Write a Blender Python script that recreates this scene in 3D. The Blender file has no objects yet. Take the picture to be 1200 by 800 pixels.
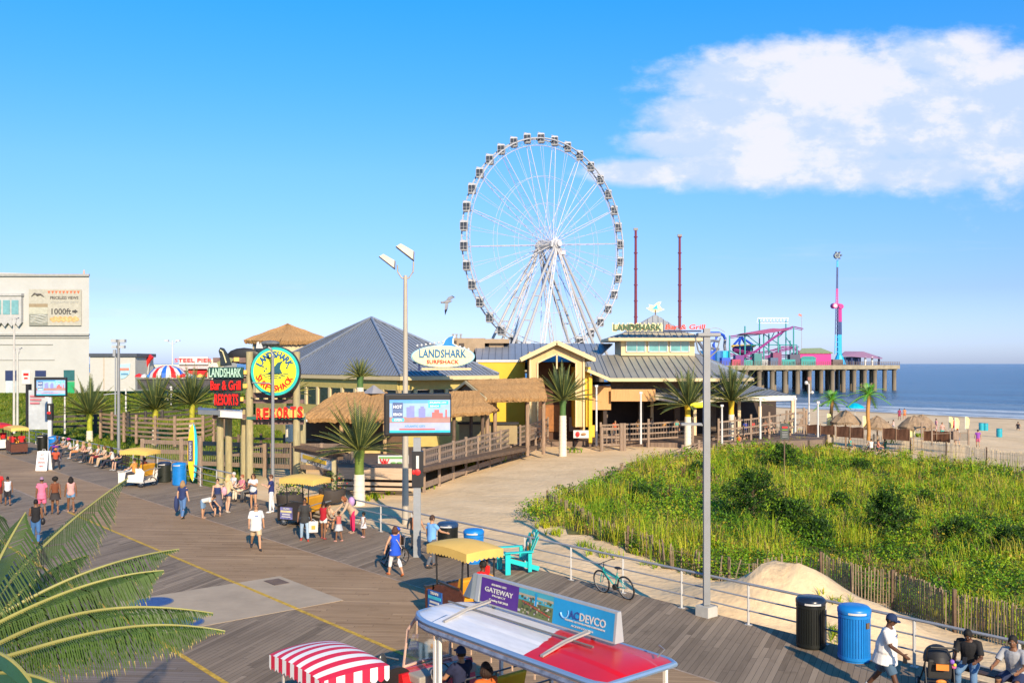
import bpy, math, random
from mathutils import Vector, Matrix, noise as mnoise
R=math.radians; PI=math.pi
random.seed(7)
S=bpy.context.scene; C=S.collection
# ---------- camera ----------
F=1100.0; CX=600.0; HY=426.0; CAMH=6.8
cam=bpy.data.cameras.new('camera'); co=bpy.data.objects.new('camera',cam); C.objects.link(co); S.camera=co
co.location=(0,0,CAMH); co.rotation_euler=(R(90),0,0)
cam.sensor_width=36; cam.lens=33.0; cam.shift_y=26/1200; cam.clip_start=.1; cam.clip_end=60000
# ---------- sun and sky ----------
SUN_EL=R(25); SDX,SDY=.30,-.954           # the sun stands behind the camera, a little to the right
sun=bpy.data.lights.new('sun','SUN'); sun.energy=4.6; sun.angle=R(.5); sun.color=(1,.80,.56)
so=bpy.data.objects.new('sun',sun); C.objects.link(so)
sd=Vector((SDX*math.cos(SUN_EL),SDY*math.cos(SUN_EL),math.sin(SUN_EL))).normalized()
so.rotation_euler=sd.to_track_quat('Z','Y').to_euler()
W=bpy.data.worlds.new('World'); S.world=W; W.use_nodes=True
nt=W.node_tree; nt.nodes.clear(); N=nt.nodes.new; L=nt.links.new
sky=N('ShaderNodeTexSky'); sky.sky_type='NISHITA'; sky.sun_disc=False; sky.sun_elevation=SUN_EL; sky.sun_rotation=math.atan2(SDX,SDY)
sky.air_density=1.0; sky.dust_density=.6; sky.ozone_density=2.0
tc=N('ShaderNodeTexCoord'); sep=N('ShaderNodeSeparateXYZ'); L(tc.outputs['Generated'],sep.inputs[0])
def wmath(op,a,b=None,c=None,clamp=False):
    n=N('ShaderNodeMath'); n.operation=op; n.use_clamp=clamp
    for i,x in enumerate((a,b,c)):
        if x is None: continue
        if isinstance(x,(int,float)): n.inputs[i].default_value=x
        else: L(x,n.inputs[i])
    return n.outputs[0]
def wramp(x,stops):
    r=N('ShaderNodeValToRGB'); e=r.color_ramp.elements
    while len(e)<len(stops): e.new(.5)
    for k,(p,c) in zip(e,stops): k.position=p; k.color=(*c,1)
    L(x,r.inputs[0]); return r.outputs[0]
tint=wramp(wmath('MULTIPLY',sep.outputs[2],2.2,clamp=True),[(0,(.84,1.02,1.85)),(.04,(.84,1.02,1.80)),(.16,(.66,.81,1.5)),(.43,(.56,.98,1.6)),(.62,(.36,1.04,1.7)),(.85,(.16,1.12,1.78)),(1,(.14,1.08,1.75))])
mx=N('ShaderNodeMix'); mx.data_type='RGBA'; mx.blend_type='MULTIPLY'; mx.inputs[0].default_value=1
L(sky.outputs[0],mx.inputs[6]); L(tint,mx.inputs[7])
# the sun's clouds: azimuth a = x/y, elevation e = z/y of the view direction
a=wmath('DIVIDE',sep.outputs[0],wmath('MAXIMUM',sep.outputs[1],.05)); e=wmath('DIVIDE',sep.outputs[2],wmath('MAXIMUM',sep.outputs[1],.05))
def blob(a0,e0,ra,re):
    x=wmath('DIVIDE',wmath('SUBTRACT',a,a0),ra); y=wmath('DIVIDE',wmath('SUBTRACT',e,e0),re)
    return wmath('SUBTRACT',1,wmath('SQRT',wmath('ADD',wmath('MULTIPLY',x,x),wmath('MULTIPLY',y,y))))
cb=N('ShaderNodeCombineXYZ'); L(a,cb.inputs[0]); L(wmath('MULTIPLY',e,1.7),cb.inputs[1])
def wnoise(sc,det,rough,off=0,vec=None):
    n=N('ShaderNodeTexNoise'); n.inputs['Scale'].default_value=sc; n.inputs['Detail'].default_value=det; n.inputs['Roughness'].default_value=rough
    v=N('ShaderNodeVectorMath'); v.operation='ADD'; v.inputs[1].default_value=(off,off*.7,off*.3); L(vec or cb.outputs[0],v.inputs[0]); L(v.outputs[0],n.inputs['Vector']); return n.outputs[0]
n1=wnoise(7,9,.62,3.1); n2=wnoise(3.2,5,.5,9.2)
b=blob(.40,.272,.25,.088)
for q in ((.245,.300,.12,.045),(.33,.315,.11,.040),(.53,.27,.20,.085),(.29,.212,.17,.034),(.18,.235,.08,.022),(.42,.205,.20,.030),(.13,.205,.07,.018),(.45,.325,.10,.038),(.56,.24,.2,.08),(.21,.262,.10,.04),(.40,.25,.25,.07)):
    b=wmath('MAXIMUM',b,blob(*q))
dens=wmath('ADD',wmath('MULTIPLY',b,1.35),wmath('MULTIPLY',wmath('SUBTRACT',n1,.50),2.3))
cmask=wmath('MULTIPLY',dens,1.35,clamp=True); 
sm=N('ShaderNodeMapRange'); sm.interpolation_type='SMOOTHSTEP'; L(cmask,sm.inputs[0]); cmask=wmath('MULTIPLY',sm.outputs[0],.93)
# thin streaks low over the sea
st=N('ShaderNodeCombineXYZ'); L(wmath('MULTIPLY',a,1.6),st.inputs[0]); L(wmath('MULTIPLY',e,16),st.inputs[1])
n3=wnoise(2.4,6,.6,1.7,st.outputs[0])
win=N('ShaderNodeMapRange'); win.interpolation_type='SMOOTHSTEP'; L(e,win.inputs[0]); win.inputs[1].default_value=.17; win.inputs[2].default_value=.06
streak=wmath('MULTIPLY',wmath('MULTIPLY',wmath('SUBTRACT',n3,.56),2.6,clamp=True),win.outputs[0])
cmask=wmath('MAXIMUM',cmask,wmath('MULTIPLY',streak,.65))
# lumpy tone: sunlit tops, blue-grey bodies
n1b=wnoise(7,9,.62,3.16)
relief=wmath('ADD',wmath('MULTIPLY',wmath('SUBTRACT',n1,n1b),6),wmath('MULTIPLY',wmath('SUBTRACT',e,.26),3.0))
tone=wmath('ADD',wmath('ADD',relief,wmath('MULTIPLY',n2,1.0)),-.08,clamp=True)
ccol=wramp(tone,[(0,(4.9,5.9,8.0)),(.4,(5.6,6.3,8.1)),(.7,(6.8,7.0,8.2)),(1,(7.3,7.2,7.7))])
mx2=N('ShaderNodeMix'); mx2.data_type='RGBA'; L(cmask,mx2.inputs[0]); L(mx.outputs[2],mx2.inputs[6]); L(ccol,mx2.inputs[7])
bg=N('ShaderNodeBackground'); bg.inputs[1].default_value=.085; L(mx2.outputs[2],bg.inputs[0])
wo=N('ShaderNodeOutputWorld'); L(bg.outputs[0],wo.inputs[0])
S.view_settings.view_transform='Standard'; S.view_settings.look='None'; S.view_settings.gamma=1; S.view_settings.exposure=.62; S.view_settings.use_curve_mapping=False
# ---------- projection helpers ----------
WD=Vector((-.6455,.7638,0)); VD=Vector((.7638,.6455,0))    # along the boardwalk / towards the sea
def g(px,py,z=0.):
    Y=F*(CAMH-z)/(py-HY); return Vector(((px-CX)/F*Y,Y,z))
def at(px,py,Y): return Vector(((px-CX)/F*Y,Y,CAMH-(py-HY)/F*Y))
def vw(v,w,z=0.): return Vector((VD.x*v+WD.x*w,VD.y*v+WD.y*w,z))
def tovw(x,y): return (VD.x*x+VD.y*y, WD.x*x+WD.y*y)
BW=math.atan2(WD.y,WD.x)                     # rotation that turns local +X along the boardwalk (away from the camera)
# ---------- materials ----------
def newmat(name):
    m=bpy.data.materials.new(name); m.use_nodes=True; t=m.node_tree; return m,t,t.nodes['Principled BSDF']
MC={}
def M(col,rough=.65,metal=0,var=.14,scale=2.5,bump=0,bs=30,spec=.4,emit=0,alpha=1,trans=0,stretch=None,name=None):
    key=(tuple(col),rough,metal,var,scale,bump,bs,emit,alpha,trans,stretch)
    if key in MC: return MC[key]
    m,t,p=newmat(name or 'mat'); n=t.nodes.new; l=t.links.new
    p.inputs['Roughness'].default_value=rough; p.inputs['Metallic'].default_value=metal; p.inputs['Specular IOR Level'].default_value=spec
    tc=n('ShaderNodeTexCoord'); src=tc.outputs['Object']
    if stretch:
        mp=n('ShaderNodeMapping'); mp.inputs['Scale'].default_value=stretch; l(src,mp.inputs[0]); src=mp.outputs[0]
    no=n('ShaderNodeTexNoise'); no.inputs['Scale'].default_value=scale; no.inputs['Detail'].default_value=6; no.inputs['Roughness'].default_value=.65; l(src,no.inputs['Vector'])
    r=n('ShaderNodeValToRGB'); r.color_ramp.elements[0].position=.3; r.color_ramp.elements[1].position=.7
    r.color_ramp.elements[0].color=(*[c*(1-var) for c in col],1); r.color_ramp.elements[1].color=(*[min(1,c*(1+var)) for c in col],1)
    l(no.outputs[0],r.inputs[0]); l(r.outputs[0],p.inputs['Base Color'])
    if emit: l(r.outputs[0],p.inputs['Emission Color']); p.inputs['Emission Strength'].default_value=emit
    if trans: p.inputs['Transmission Weight'].default_value=trans
    if bump:
        nb=n('ShaderNodeTexNoise'); nb.inputs['Scale'].default_value=bs; nb.inputs['Detail'].default_value=5; l(src,nb.inputs['Vector'])
        bp=n('ShaderNodeBump'); bp.inputs['Strength'].default_value=bump; bp.inputs['Distance'].default_value=.03; l(nb.outputs[0],bp.inputs['Height']); l(bp.outputs[0],p.inputs['Normal'])
    MC[key]=m; return m
def boards(name,ang,c1,c2,width=.14,length=3.2,gap=.07,rough=.75,streak=.5):
    """planked timber: boards of their own tone with grooves between"""
    m,t,p=newmat(name); n=t.nodes.new; l=t.links.new; p.inputs['Roughness'].default_value=rough; p.inputs['Specular IOR Level'].default_value=.25
    def mt(op,a,b=None,clamp=False):
        k=n('ShaderNodeMath'); k.operation=op; k.use_clamp=clamp
        for i,x in enumerate((a,b)):
            if x is None: continue
            if isinstance(x,(int,float)): k.inputs[i].default_value=x
            else: l(x,k.inputs[i])
        return k.outputs[0]
    tc=n('ShaderNodeTexCoord'); mp=n('ShaderNodeMapping'); mp.vector_type='TEXTURE'; mp.inputs['Rotation'].default_value=(0,0,ang); l(tc.outputs['Object'],mp.inputs[0])
    s=n('ShaderNodeSeparateXYZ'); l(mp.outputs[0],s.inputs[0])          # x runs along the boards
    by=mt('DIVIDE',s.outputs[1],width); row=mt('FLOOR',by); fr=mt('FRACT',by)
    wn0=n('ShaderNodeTexWhiteNoise'); wn0.noise_dimensions='1D'; l(row,wn0.inputs['W'])
    bx=mt('ADD',mt('DIVIDE',s.outputs[0],length),mt('MULTIPLY',wn0.outputs[0],7.3)); colx=mt('FLOOR',bx); fx=mt('FRACT',bx)
    cv=n('ShaderNodeCombineXYZ'); l(row,cv.inputs[0]); l(colx,cv.inputs[1])
    wn=n('ShaderNodeTexWhiteNoise'); wn.noise_dimensions='2D'; l(cv.outputs[0],wn.inputs['Vector'])
    mp2=n('ShaderNodeMapping'); mp2.inputs['Scale'].default_value=(.8,9,1); l(mp.outputs[0],mp2.inputs[0])
    gr=n('ShaderNodeTexNoise'); gr.inputs['Scale'].default_value=2; gr.inputs['Detail'].default_value=7; l(mp2.outputs[0],gr.inputs['Vector'])
    big=n('ShaderNodeTexNoise'); big.inputs['Scale'].default_value=.35; big.inputs['Detail'].default_value=5; l(tc.outputs['Object'],big.inputs['Vector'])
    f=mt('ADD',mt('ADD',mt('MULTIPLY',wn.outputs[0],.36),mt('MULTIPLY',gr.outputs[0],streak)),mt('MULTIPLY',mt('SUBTRACT',big.outputs[0],.5),.9))
    f=mt('ADD',f,mt('SUBTRACT',mt('MULTIPLY',mt('GREATER_THAN',wn.outputs[0],.94),.22),mt('MULTIPLY',mt('LESS_THAN',wn.outputs[0],.05),.15)))
    st_=n('ShaderNodeTexNoise'); st_.inputs['Scale'].default_value=1.7; st_.inputs['Detail'].default_value=4; l(tc.outputs['Object'],st_.inputs['Vector'])
    f=mt('SUBTRACT',f,mt('MULTIPLY',mt('SUBTRACT',st_.outputs[0],.60,True),2.2))
    mixc=n('ShaderNodeMix'); mixc.data_type='RGBA'; l(mt('ADD',f,-.02,True),mixc.inputs[0]); mixc.inputs[6].default_value=(*c1,1); mixc.inputs[7].default_value=(*c2,1)
    gm=mt('ADD',mt('LESS_THAN',fr,gap),mt('LESS_THAN',fx,.004),True)
    mg=n('ShaderNodeMix'); mg.data_type='RGBA'; l(mt('MULTIPLY',gm,.8),mg.inputs[0]); l(mixc.outputs[2],mg.inputs[6]); mg.inputs[7].default_value=(c1[0]*.25,c1[1]*.25,c1[2]*.25,1)
    l(mg.outputs[2],p.inputs['Base Color'])
    bp=n('ShaderNodeBump'); bp.inputs['Strength'].default_value=.35; bp.inputs['Distance'].default_value=.01; l(mt('SUBTRACT',mt('MULTIPLY',gr.outputs[0],.4),gm),bp.inputs['Height']); l(bp.outputs[0],p.inputs['Normal'])
    return m
# ---------- mesh builder ----------
def frame(d):
    d=d.normalized(); u=Vector((0,0,1)) if abs(d.z)<.95 else Vector((0,1,0))
    x=d.cross(u).normalized(); return x,x.cross(d).normalized()
class MB:
    def __init__(s): s.v=[]; s.f=[]; s.m=[]
    def add(s,vs,fs,m=0):
        o=len(s.v); s.v+= [tuple(q) for q in vs]; s.f+=[tuple(i+o for i in q) for q in fs]; s.m+=[m]*len(fs); return s
    def box(s,c,d,rz=0,m=0,rx=0,ry=0):
        h=[q/2 for q in d]; M_=Matrix.Rotation(rz,3,'Z')@Matrix.Rotation(ry,3,'Y')@Matrix.Rotation(rx,3,'X'); c=Vector(c)
        vs=[c+M_@Vector((sx*h[0],sy*h[1],sz*h[2])) for sz in(-1,1) for sy in(-1,1) for sx in(-1,1)]
        return s.add(vs,[(0,2,3,1),(4,5,7,6),(0,1,5,4),(2,6,7,3),(0,4,6,2),(1,3,7,5)],m)
    def bar(s,p,q,w,h=None,m=0):
        h=h or w; p=Vector(p);q=Vector(q); x,y=frame(q-p)
        vs=[b+x*(sx*w/2)+y*(sy*h/2) for b in(p,q) for sy in(-1,1) for sx in(-1,1)]
        return s.add(vs,[(0,1,3,2),(4,6,7,5),(0,4,5,1),(2,3,7,6),(0,2,6,4),(1,5,7,3)],m)
    def tube(s,pts,r,n=8,m=0,cap=True,closed=False,flat=None):
        pts=[Vector(p) for p in pts]; k=len(pts); rs=r if isinstance(r,(list,tuple)) else [r]*k; vs=[];fs=[]
        for i,p in enumerate(pts):
            d=(pts[(i+1)%k]-pts[i-1]) if closed else pts[min(i+1,k-1)]-pts[max(i-1,0)]
            x,y=frame(d)
            for j in range(n):
                a_=2*PI*j/n; fy=flat if flat else 1
                vs.append(p+x*(rs[i]*math.cos(a_))+y*(rs[i]*fy*math.sin(a_)))
        for i in range(k if closed else k-1):
            for j in range(n):
                a0=i*n+j; a1=i*n+(j+1)%n; b0=((i+1)%k)*n+j; b1=((i+1)%k)*n+(j+1)%n; fs.append((a0,a1,b1,b0))
        if cap and not closed: fs.append(tuple(range(n))[::-1]); fs.append(tuple((k-1)*n+j for j in range(n)))
        return s.add(vs,fs,m)
    def cyl(s,c,r,h,n=16,m=0): c=Vector(c); return s.tube([c,c+Vector((0,0,h))],r,n,m)
    def lathe(s,prof,c=(0,0,0),n=20,m=0,sx=1,sy=1):
        c=Vector(c); vs=[];fs=[]
        for (r,z) in prof:
            for j in range(n): vs.append(c+Vector((r*sx*math.cos(2*PI*j/n),r*sy*math.sin(2*PI*j/n),z)))
        for i in range(len(prof)-1):
            for j in range(n): fs.append((i*n+j,i*n+(j+1)%n,(i+1)*n+(j+1)%n,(i+1)*n+j))
        fs.append(tuple(range(n))[::-1]); fs.append(tuple((len(prof)-1)*n+j for j in range(n)))
        return s.add(vs,fs,m)
    def ell(s,c,r,n=10,m=0,k=7,rot=None):
        c=Vector(c); r=(r,r,r) if isinstance(r,(int,float)) else r; vs=[];fs=[]
        for i in range(1,k):
            t=PI*i/k
            for j in range(n):
                a_=2*PI*j/n; q=Vector((r[0]*math.sin(t)*math.cos(a_),r[1]*math.sin(t)*math.sin(a_),r[2]*math.cos(t))); vs.append(c+(rot@q if rot else q))
        T=Vector((0,0,r[2])); T=rot@T if rot else T; vs+=[c+T,c-T]; a_=len(vs)-2
        for i in range(k-2):
            for j in range(n): fs.append((i*n+j,(i+1)*n+j,(i+1)*n+(j+1)%n,i*n+(j+1)%n))
        for j in range(n): fs.append((a_,j,(j+1)%n)); fs.append((a_+1,(k-2)*n+(j+1)%n,(k-2)*n+j))
        return s.add(vs,fs,m)
    def prism(s,poly,ext,m=0,ms=None):
        """closed polygon of 3D points pushed along ext"""
        e_=Vector(ext); k=len(poly); vs=[Vector(p) for p in poly]+[Vector(p)+e_ for p in poly]
        s.add(vs,[tuple(range(k))[::-1],tuple(range(k,2*k))],m)
        return s.add(vs,[(i,(i+1)%k,k+(i+1)%k,k+i) for i in range(k)],m if ms is None else ms)
    def slab(s,poly,t,m=0):
        """sheet with thickness t downward"""
        return s.prism(poly,(0,0,-t),m)
    def quad(s,*p,m=0): return s.add(p,[tuple(range(len(p)))],m)
    def text(s,txt,c,right,up,w,h,m=0,thick=.02):
        vs,fs,(tw,th,x0,y0)=TXT[txt]; right=Vector(right).normalized(); up=Vector(up).normalized(); nn=right.cross(up); c=Vector(c); kx=w/tw; ky=h/th
        o=[c+right*((x-x0-tw/2)*kx)+up*((y-y0-th/2)*ky)+nn*(thick if z>0 else 0) for x,y,z in vs]
        return s.add(o,fs,m)
    def build(s,name,mats,parent=None,smooth=False,world=False,bevel=0,loc=None):
        me=bpy.data.meshes.new(name); me.from_pydata(s.v,[],s.f); mats=mats if isinstance(mats,(list,tuple)) else [mats]
        for q in mats: me.materials.append(q)
        me.polygons.foreach_set('material_index',s.m)
        if smooth: me.polygons.foreach_set('use_smooth',[True]*len(s.f))
        me.update(); o=bpy.data.objects.new(name,me); C.objects.link(o)
        if bevel:
            b_=o.modifiers.new('b','BEVEL'); b_.width=bevel; b_.segments=2; b_.limit_method='ANGLE'
        if smooth and smooth!='all':
            me.set_sharp_from_angle(angle=R(42))
        if parent:
            o.parent=parent
            if world: o.matrix_parent_inverse=wm(parent).inverted()
        return o
def wm(o):
    b=Matrix.Translation(o.location)@o.rotation_euler.to_matrix().to_4x4()
    return (wm(o.parent)@o.matrix_parent_inverse@b) if o.parent else b
def tag(o,label=None,cat=None,group=None,kind=None):
    if label: o['label']=label
    if cat: o['category']=cat
    if group: o['group']=group
    if kind: o['kind']=kind
    return o
def thing(name,label,cat,loc=(0,0,0),rz=0,group=None):
    o=bpy.data.objects.new(name,None); C.objects.link(o); o.location=loc; o.rotation_euler=(0,0,rz); o.empty_display_size=.3
    return tag(o,label,cat,group)
def dup(root,loc,rz=None,label=None,group=None,sc=None):
    def cp(o,par):
        c=o.copy(); C.objects.link(c)
        if par: c.parent=par
        for ch in kids.get(o.name,()): cp(ch,c)
        return c
    kids={}
    for o in C.objects:
        if o.parent: kids.setdefault(o.parent.name,[]).append(o)
    r=cp(root,None); r.location=loc
    if rz is not None: r.rotation_euler=(0,0,rz)
    if sc: r.scale=(sc,)*3
    if label: r['label']=label
    if group: r['group']=group
    return r
# lettering is made once, as plain meshes
TXT={}
def prep(words):
    tmp=[]
    for w_ in words:
        cu=bpy.data.curves.new('t','FONT'); cu.body=w_; cu.extrude=.05; cu.resolution_u=2; cu.offset=.018
        o=bpy.data.objects.new('t',cu); C.objects.link(o); tmp.append((w_,o,cu))
    dg=bpy.context.evaluated_depsgraph_get(); dg.update()
    for w_,o,cu in tmp:
        me=o.evaluated_get(dg).to_mesh(); vs=[tuple(q.co) for q in me.vertices]; fs=[tuple(q.vertices) for q in me.polygons]
        xs=[q[0] for q in vs]; ys=[q[1] for q in vs]; TXT[w_]=(vs,fs,(max(xs)-min(xs),max(ys)-min(ys),min(xs),min(ys)))
    for w_,o,cu in tmp: bpy.data.objects.remove(o); bpy.data.curves.remove(cu)
prep(['LANDSHARK','SURFSHACK','Bar & Grill','RESORTS','BAR','SEAFOOD','PRICELESS VIEWS','1000ft','ATLANTIC CITY','GATEWAY','PROJECT','Coming Fall 2018','AC','DEVCO','ATLANTIC CITY DEVELOPMENT CORPORATION','ACDEVCO.ORG','STEEL PIER','HOT','FOOD','DRINKS','HERE','OPEN','BEACH','RULES','TRAM','?','!']+list('LANDSHRKUFCEOT'))
STEEL=M((.24,.25,.26),.5,.2,var=.08); GALV=M((.33,.34,.36),.5,.3,var=.12,scale=6); WHITE=M((.58,.57,.55),.5,var=.05); BLACK=M((.018,.018,.02),.45,var=.2)
CREAM=M((.62,.50,.28),.6,var=.06); YELLOW=M((.66,.43,.03),.6,var=.06,scale=1.2); WOOD=M((.30,.20,.13),.8,var=.35,scale=3,bump=.4,stretch=(4,4,.6)); OLDWOOD=M((.27,.195,.14),.85,var=.3,scale=3,bump=.5,stretch=(5,5,.6)); DARKWOOD=M((.13,.085,.055),.8,var=.35,scale=4,bump=.3)
TEALP=M((.03,.42,.42),.5,var=.1); BLUEP=M((.02,.17,.50),.45,var=.15,scale=5); REDP=M((.62,.02,.02),.45,var=.1); NAVY=M((.02,.035,.11),.8); GLASSD=M((.03,.05,.06),.08,var=.3,spec=.6); GLASST=M((.10,.30,.31),.08,var=.35,scale=.8,spec=.6)
# ================= SETTING =================
def smooth01(a_,b_,x):
    t=max(0,min(1,(x-a_)/(b_-a_))); return t*t*(3-2*t)
def fbm(x,y,s,o=3): return mnoise.fractal(Vector((x*s,y*s,3.3)),1.0,2.0,o)
def gz(x,y):
    v,w=tovw(x,y); s=x-.2*(y-30)-.35*max(0,min(25,y-60))
    z=-.12-.95*smooth01(0,14,s)+.12*fbm(x,y,.12)+.045*fbm(x,y,.6)
    z-=.25*smooth01(20,40,s)
    if v<24: z=min(z,-.14)
    # spoil heap of sand by the rail
    for (hx,hy,hr,hh) in ((8.3,28.5,1.25,.95),(6.6,28.3,1.7,.6),(9.9,27.3,1.8,.75),(8.4,27.6,2.2,.25)):
        d=math.hypot(x-hx,(y-hy)*.85)/hr
        if d<2: z+=hh*math.exp(-(d*1.05)**2.9)*(1+.22*fbm(x,y,1.3))+.05*fbm(x,y,3.)*math.exp(-d)
    # lawn mound at the left
    m=smooth01(-12,-26,x)*smooth01(76,118,y); z+=2.9*m
    # beach
    if v>75: z+= -.45*smooth01(75,150,v)-1.6*smooth01(150,185,v)-8*smooth01(185,400,v)
    if x<-8 and v>75: z+=1.0*smooth01(75,110,v)*smooth01(-8,-30,x)*(1-smooth01(130,160,v))
    return z
def lin(a_,b_,n): return [a_+(b_-a_)*i/n for i in range(n+1)]
xs=[-6000,-2500,-1000,-500,-250]+lin(-160,-30,30)+lin(-28,30,116)+lin(31,120,80)+[140,170,210,260,400,800,2000,6000]
ys=[-3000,-1000,-300,-60,0,10]+lin(14,60,110)+lin(61,130,90)+lin(133,230,30)+[260,300,380,600,1200,3000,9000]
mb=MB(); nx=len(xs)
for y in ys:
    for x in xs: mb.v.append((x,y,gz(x,y)))
for j in range(len(ys)-1):
    for i in range(nx-1): mb.f.append((j*nx+i,j*nx+i+1,(j+1)*nx+i+1,(j+1)*nx+i)); mb.m.append(0)
def sandmat():
    m,t,p=newmat('sand'); n=t.nodes.new; l=t.links.new; p.inputs['Roughness'].default_value=.95; p.inputs['Specular IOR Level'].default_value=.15
    tc=n('ShaderNodeTexCoord')
    a1=n('ShaderNodeTexNoise'); a1.inputs['Scale'].default_value=.35; a1.inputs['Detail'].default_value=8; a1.inputs['Roughness'].default_value=.7; l(tc.outputs['Object'],a1.inputs['Vector'])
    r=n('ShaderNodeValToRGB'); e_=r.color_ramp.elements; e_[0].position=.3; e_[0].color=(.60,.435,.25,1); e_[1].position=.7; e_[1].color=(.80,.60,.365,1); l(a1.outputs[0],r.inputs[0])
    # green patches: lawn at the left
    s=n('ShaderNodeSeparateXYZ'); l(tc.outputs['Object'],s.inputs[0])
    mp=n('ShaderNodeMapRange'); mp.interpolation_type='SMOOTHSTEP'; l(s.outputs[0],mp.inputs[0]); mp.inputs[1].default_value=-14; mp.inputs[2].default_value=-17
    wet=n('ShaderNodeVectorMath'); wet.operation='DOT_PRODUCT'; l(tc.outputs['Object'],wet.inputs[0]); wet.inputs[1].default_value=(VD.x,VD.y,0)
    mw=n('ShaderNodeMapRange'); mw.interpolation_type='SMOOTHSTEP'; l(wet.outputs['Value'],mw.inputs[0]); mw.inputs[1].default_value=148; mw.inputs[2].default_value=158
    c1=n('ShaderNodeMix'); c1.data_type='RGBA'; l(mw.outputs[0],c1.inputs[0]); l(r.outputs[0],c1.inputs[6]); c1.inputs[7].default_value=(.20,.16,.12,1)
    gl=n('ShaderNodeTexNoise'); gl.inputs['Scale'].default_value=.6; gl.inputs['Detail'].default_value=8; l(tc.outputs['Object'],gl.inputs['Vector'])
    rg=n('ShaderNodeValToRGB'); e_=rg.color_ramp.elements; e_[0].position=.35; e_[0].color=(.09,.13,.012,1); e_[1].position=.65; e_[1].color=(.20,.25,.03,1); l(gl.outputs[0],rg.inputs[0])
    far=n('ShaderNodeMapRange'); far.interpolation_type='SMOOTHSTEP'; l(wet.outputs['Value'],far.inputs[0]); far.inputs[1].default_value=95; far.inputs[2].default_value=80
    mm=n('ShaderNodeMath'); mm.operation='MULTIPLY'; l(mp.outputs[0],mm.inputs[0]); l(far.outputs[0],mm.inputs[1])
    c2=n('ShaderNodeMix'); c2.data_type='RGBA'; l(mm.outputs[0],c2.inputs[0]); l(c1.outputs[2],c2.inputs[6]); l(rg.outputs[0],c2.inputs[7]); l(c2.outputs[2],p.inputs['Base Color'])
    b1=n('ShaderNodeTexNoise'); b1.inputs['Scale'].default_value=3.2; b1.inputs['Detail'].default_value=6; l(tc.outputs['Object'],b1.inputs['Vector'])
    bp=n('ShaderNodeBump'); bp.inputs['Strength'].default_value=.5; bp.inputs['Distance'].default_value=.14; l(b1.outputs[0],bp.inputs['Height']); l(bp.outputs[0],p.inputs['Normal'])
    return m
tag(mb.build('ground',sandmat(),smooth='all'),kind='structure')
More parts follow.
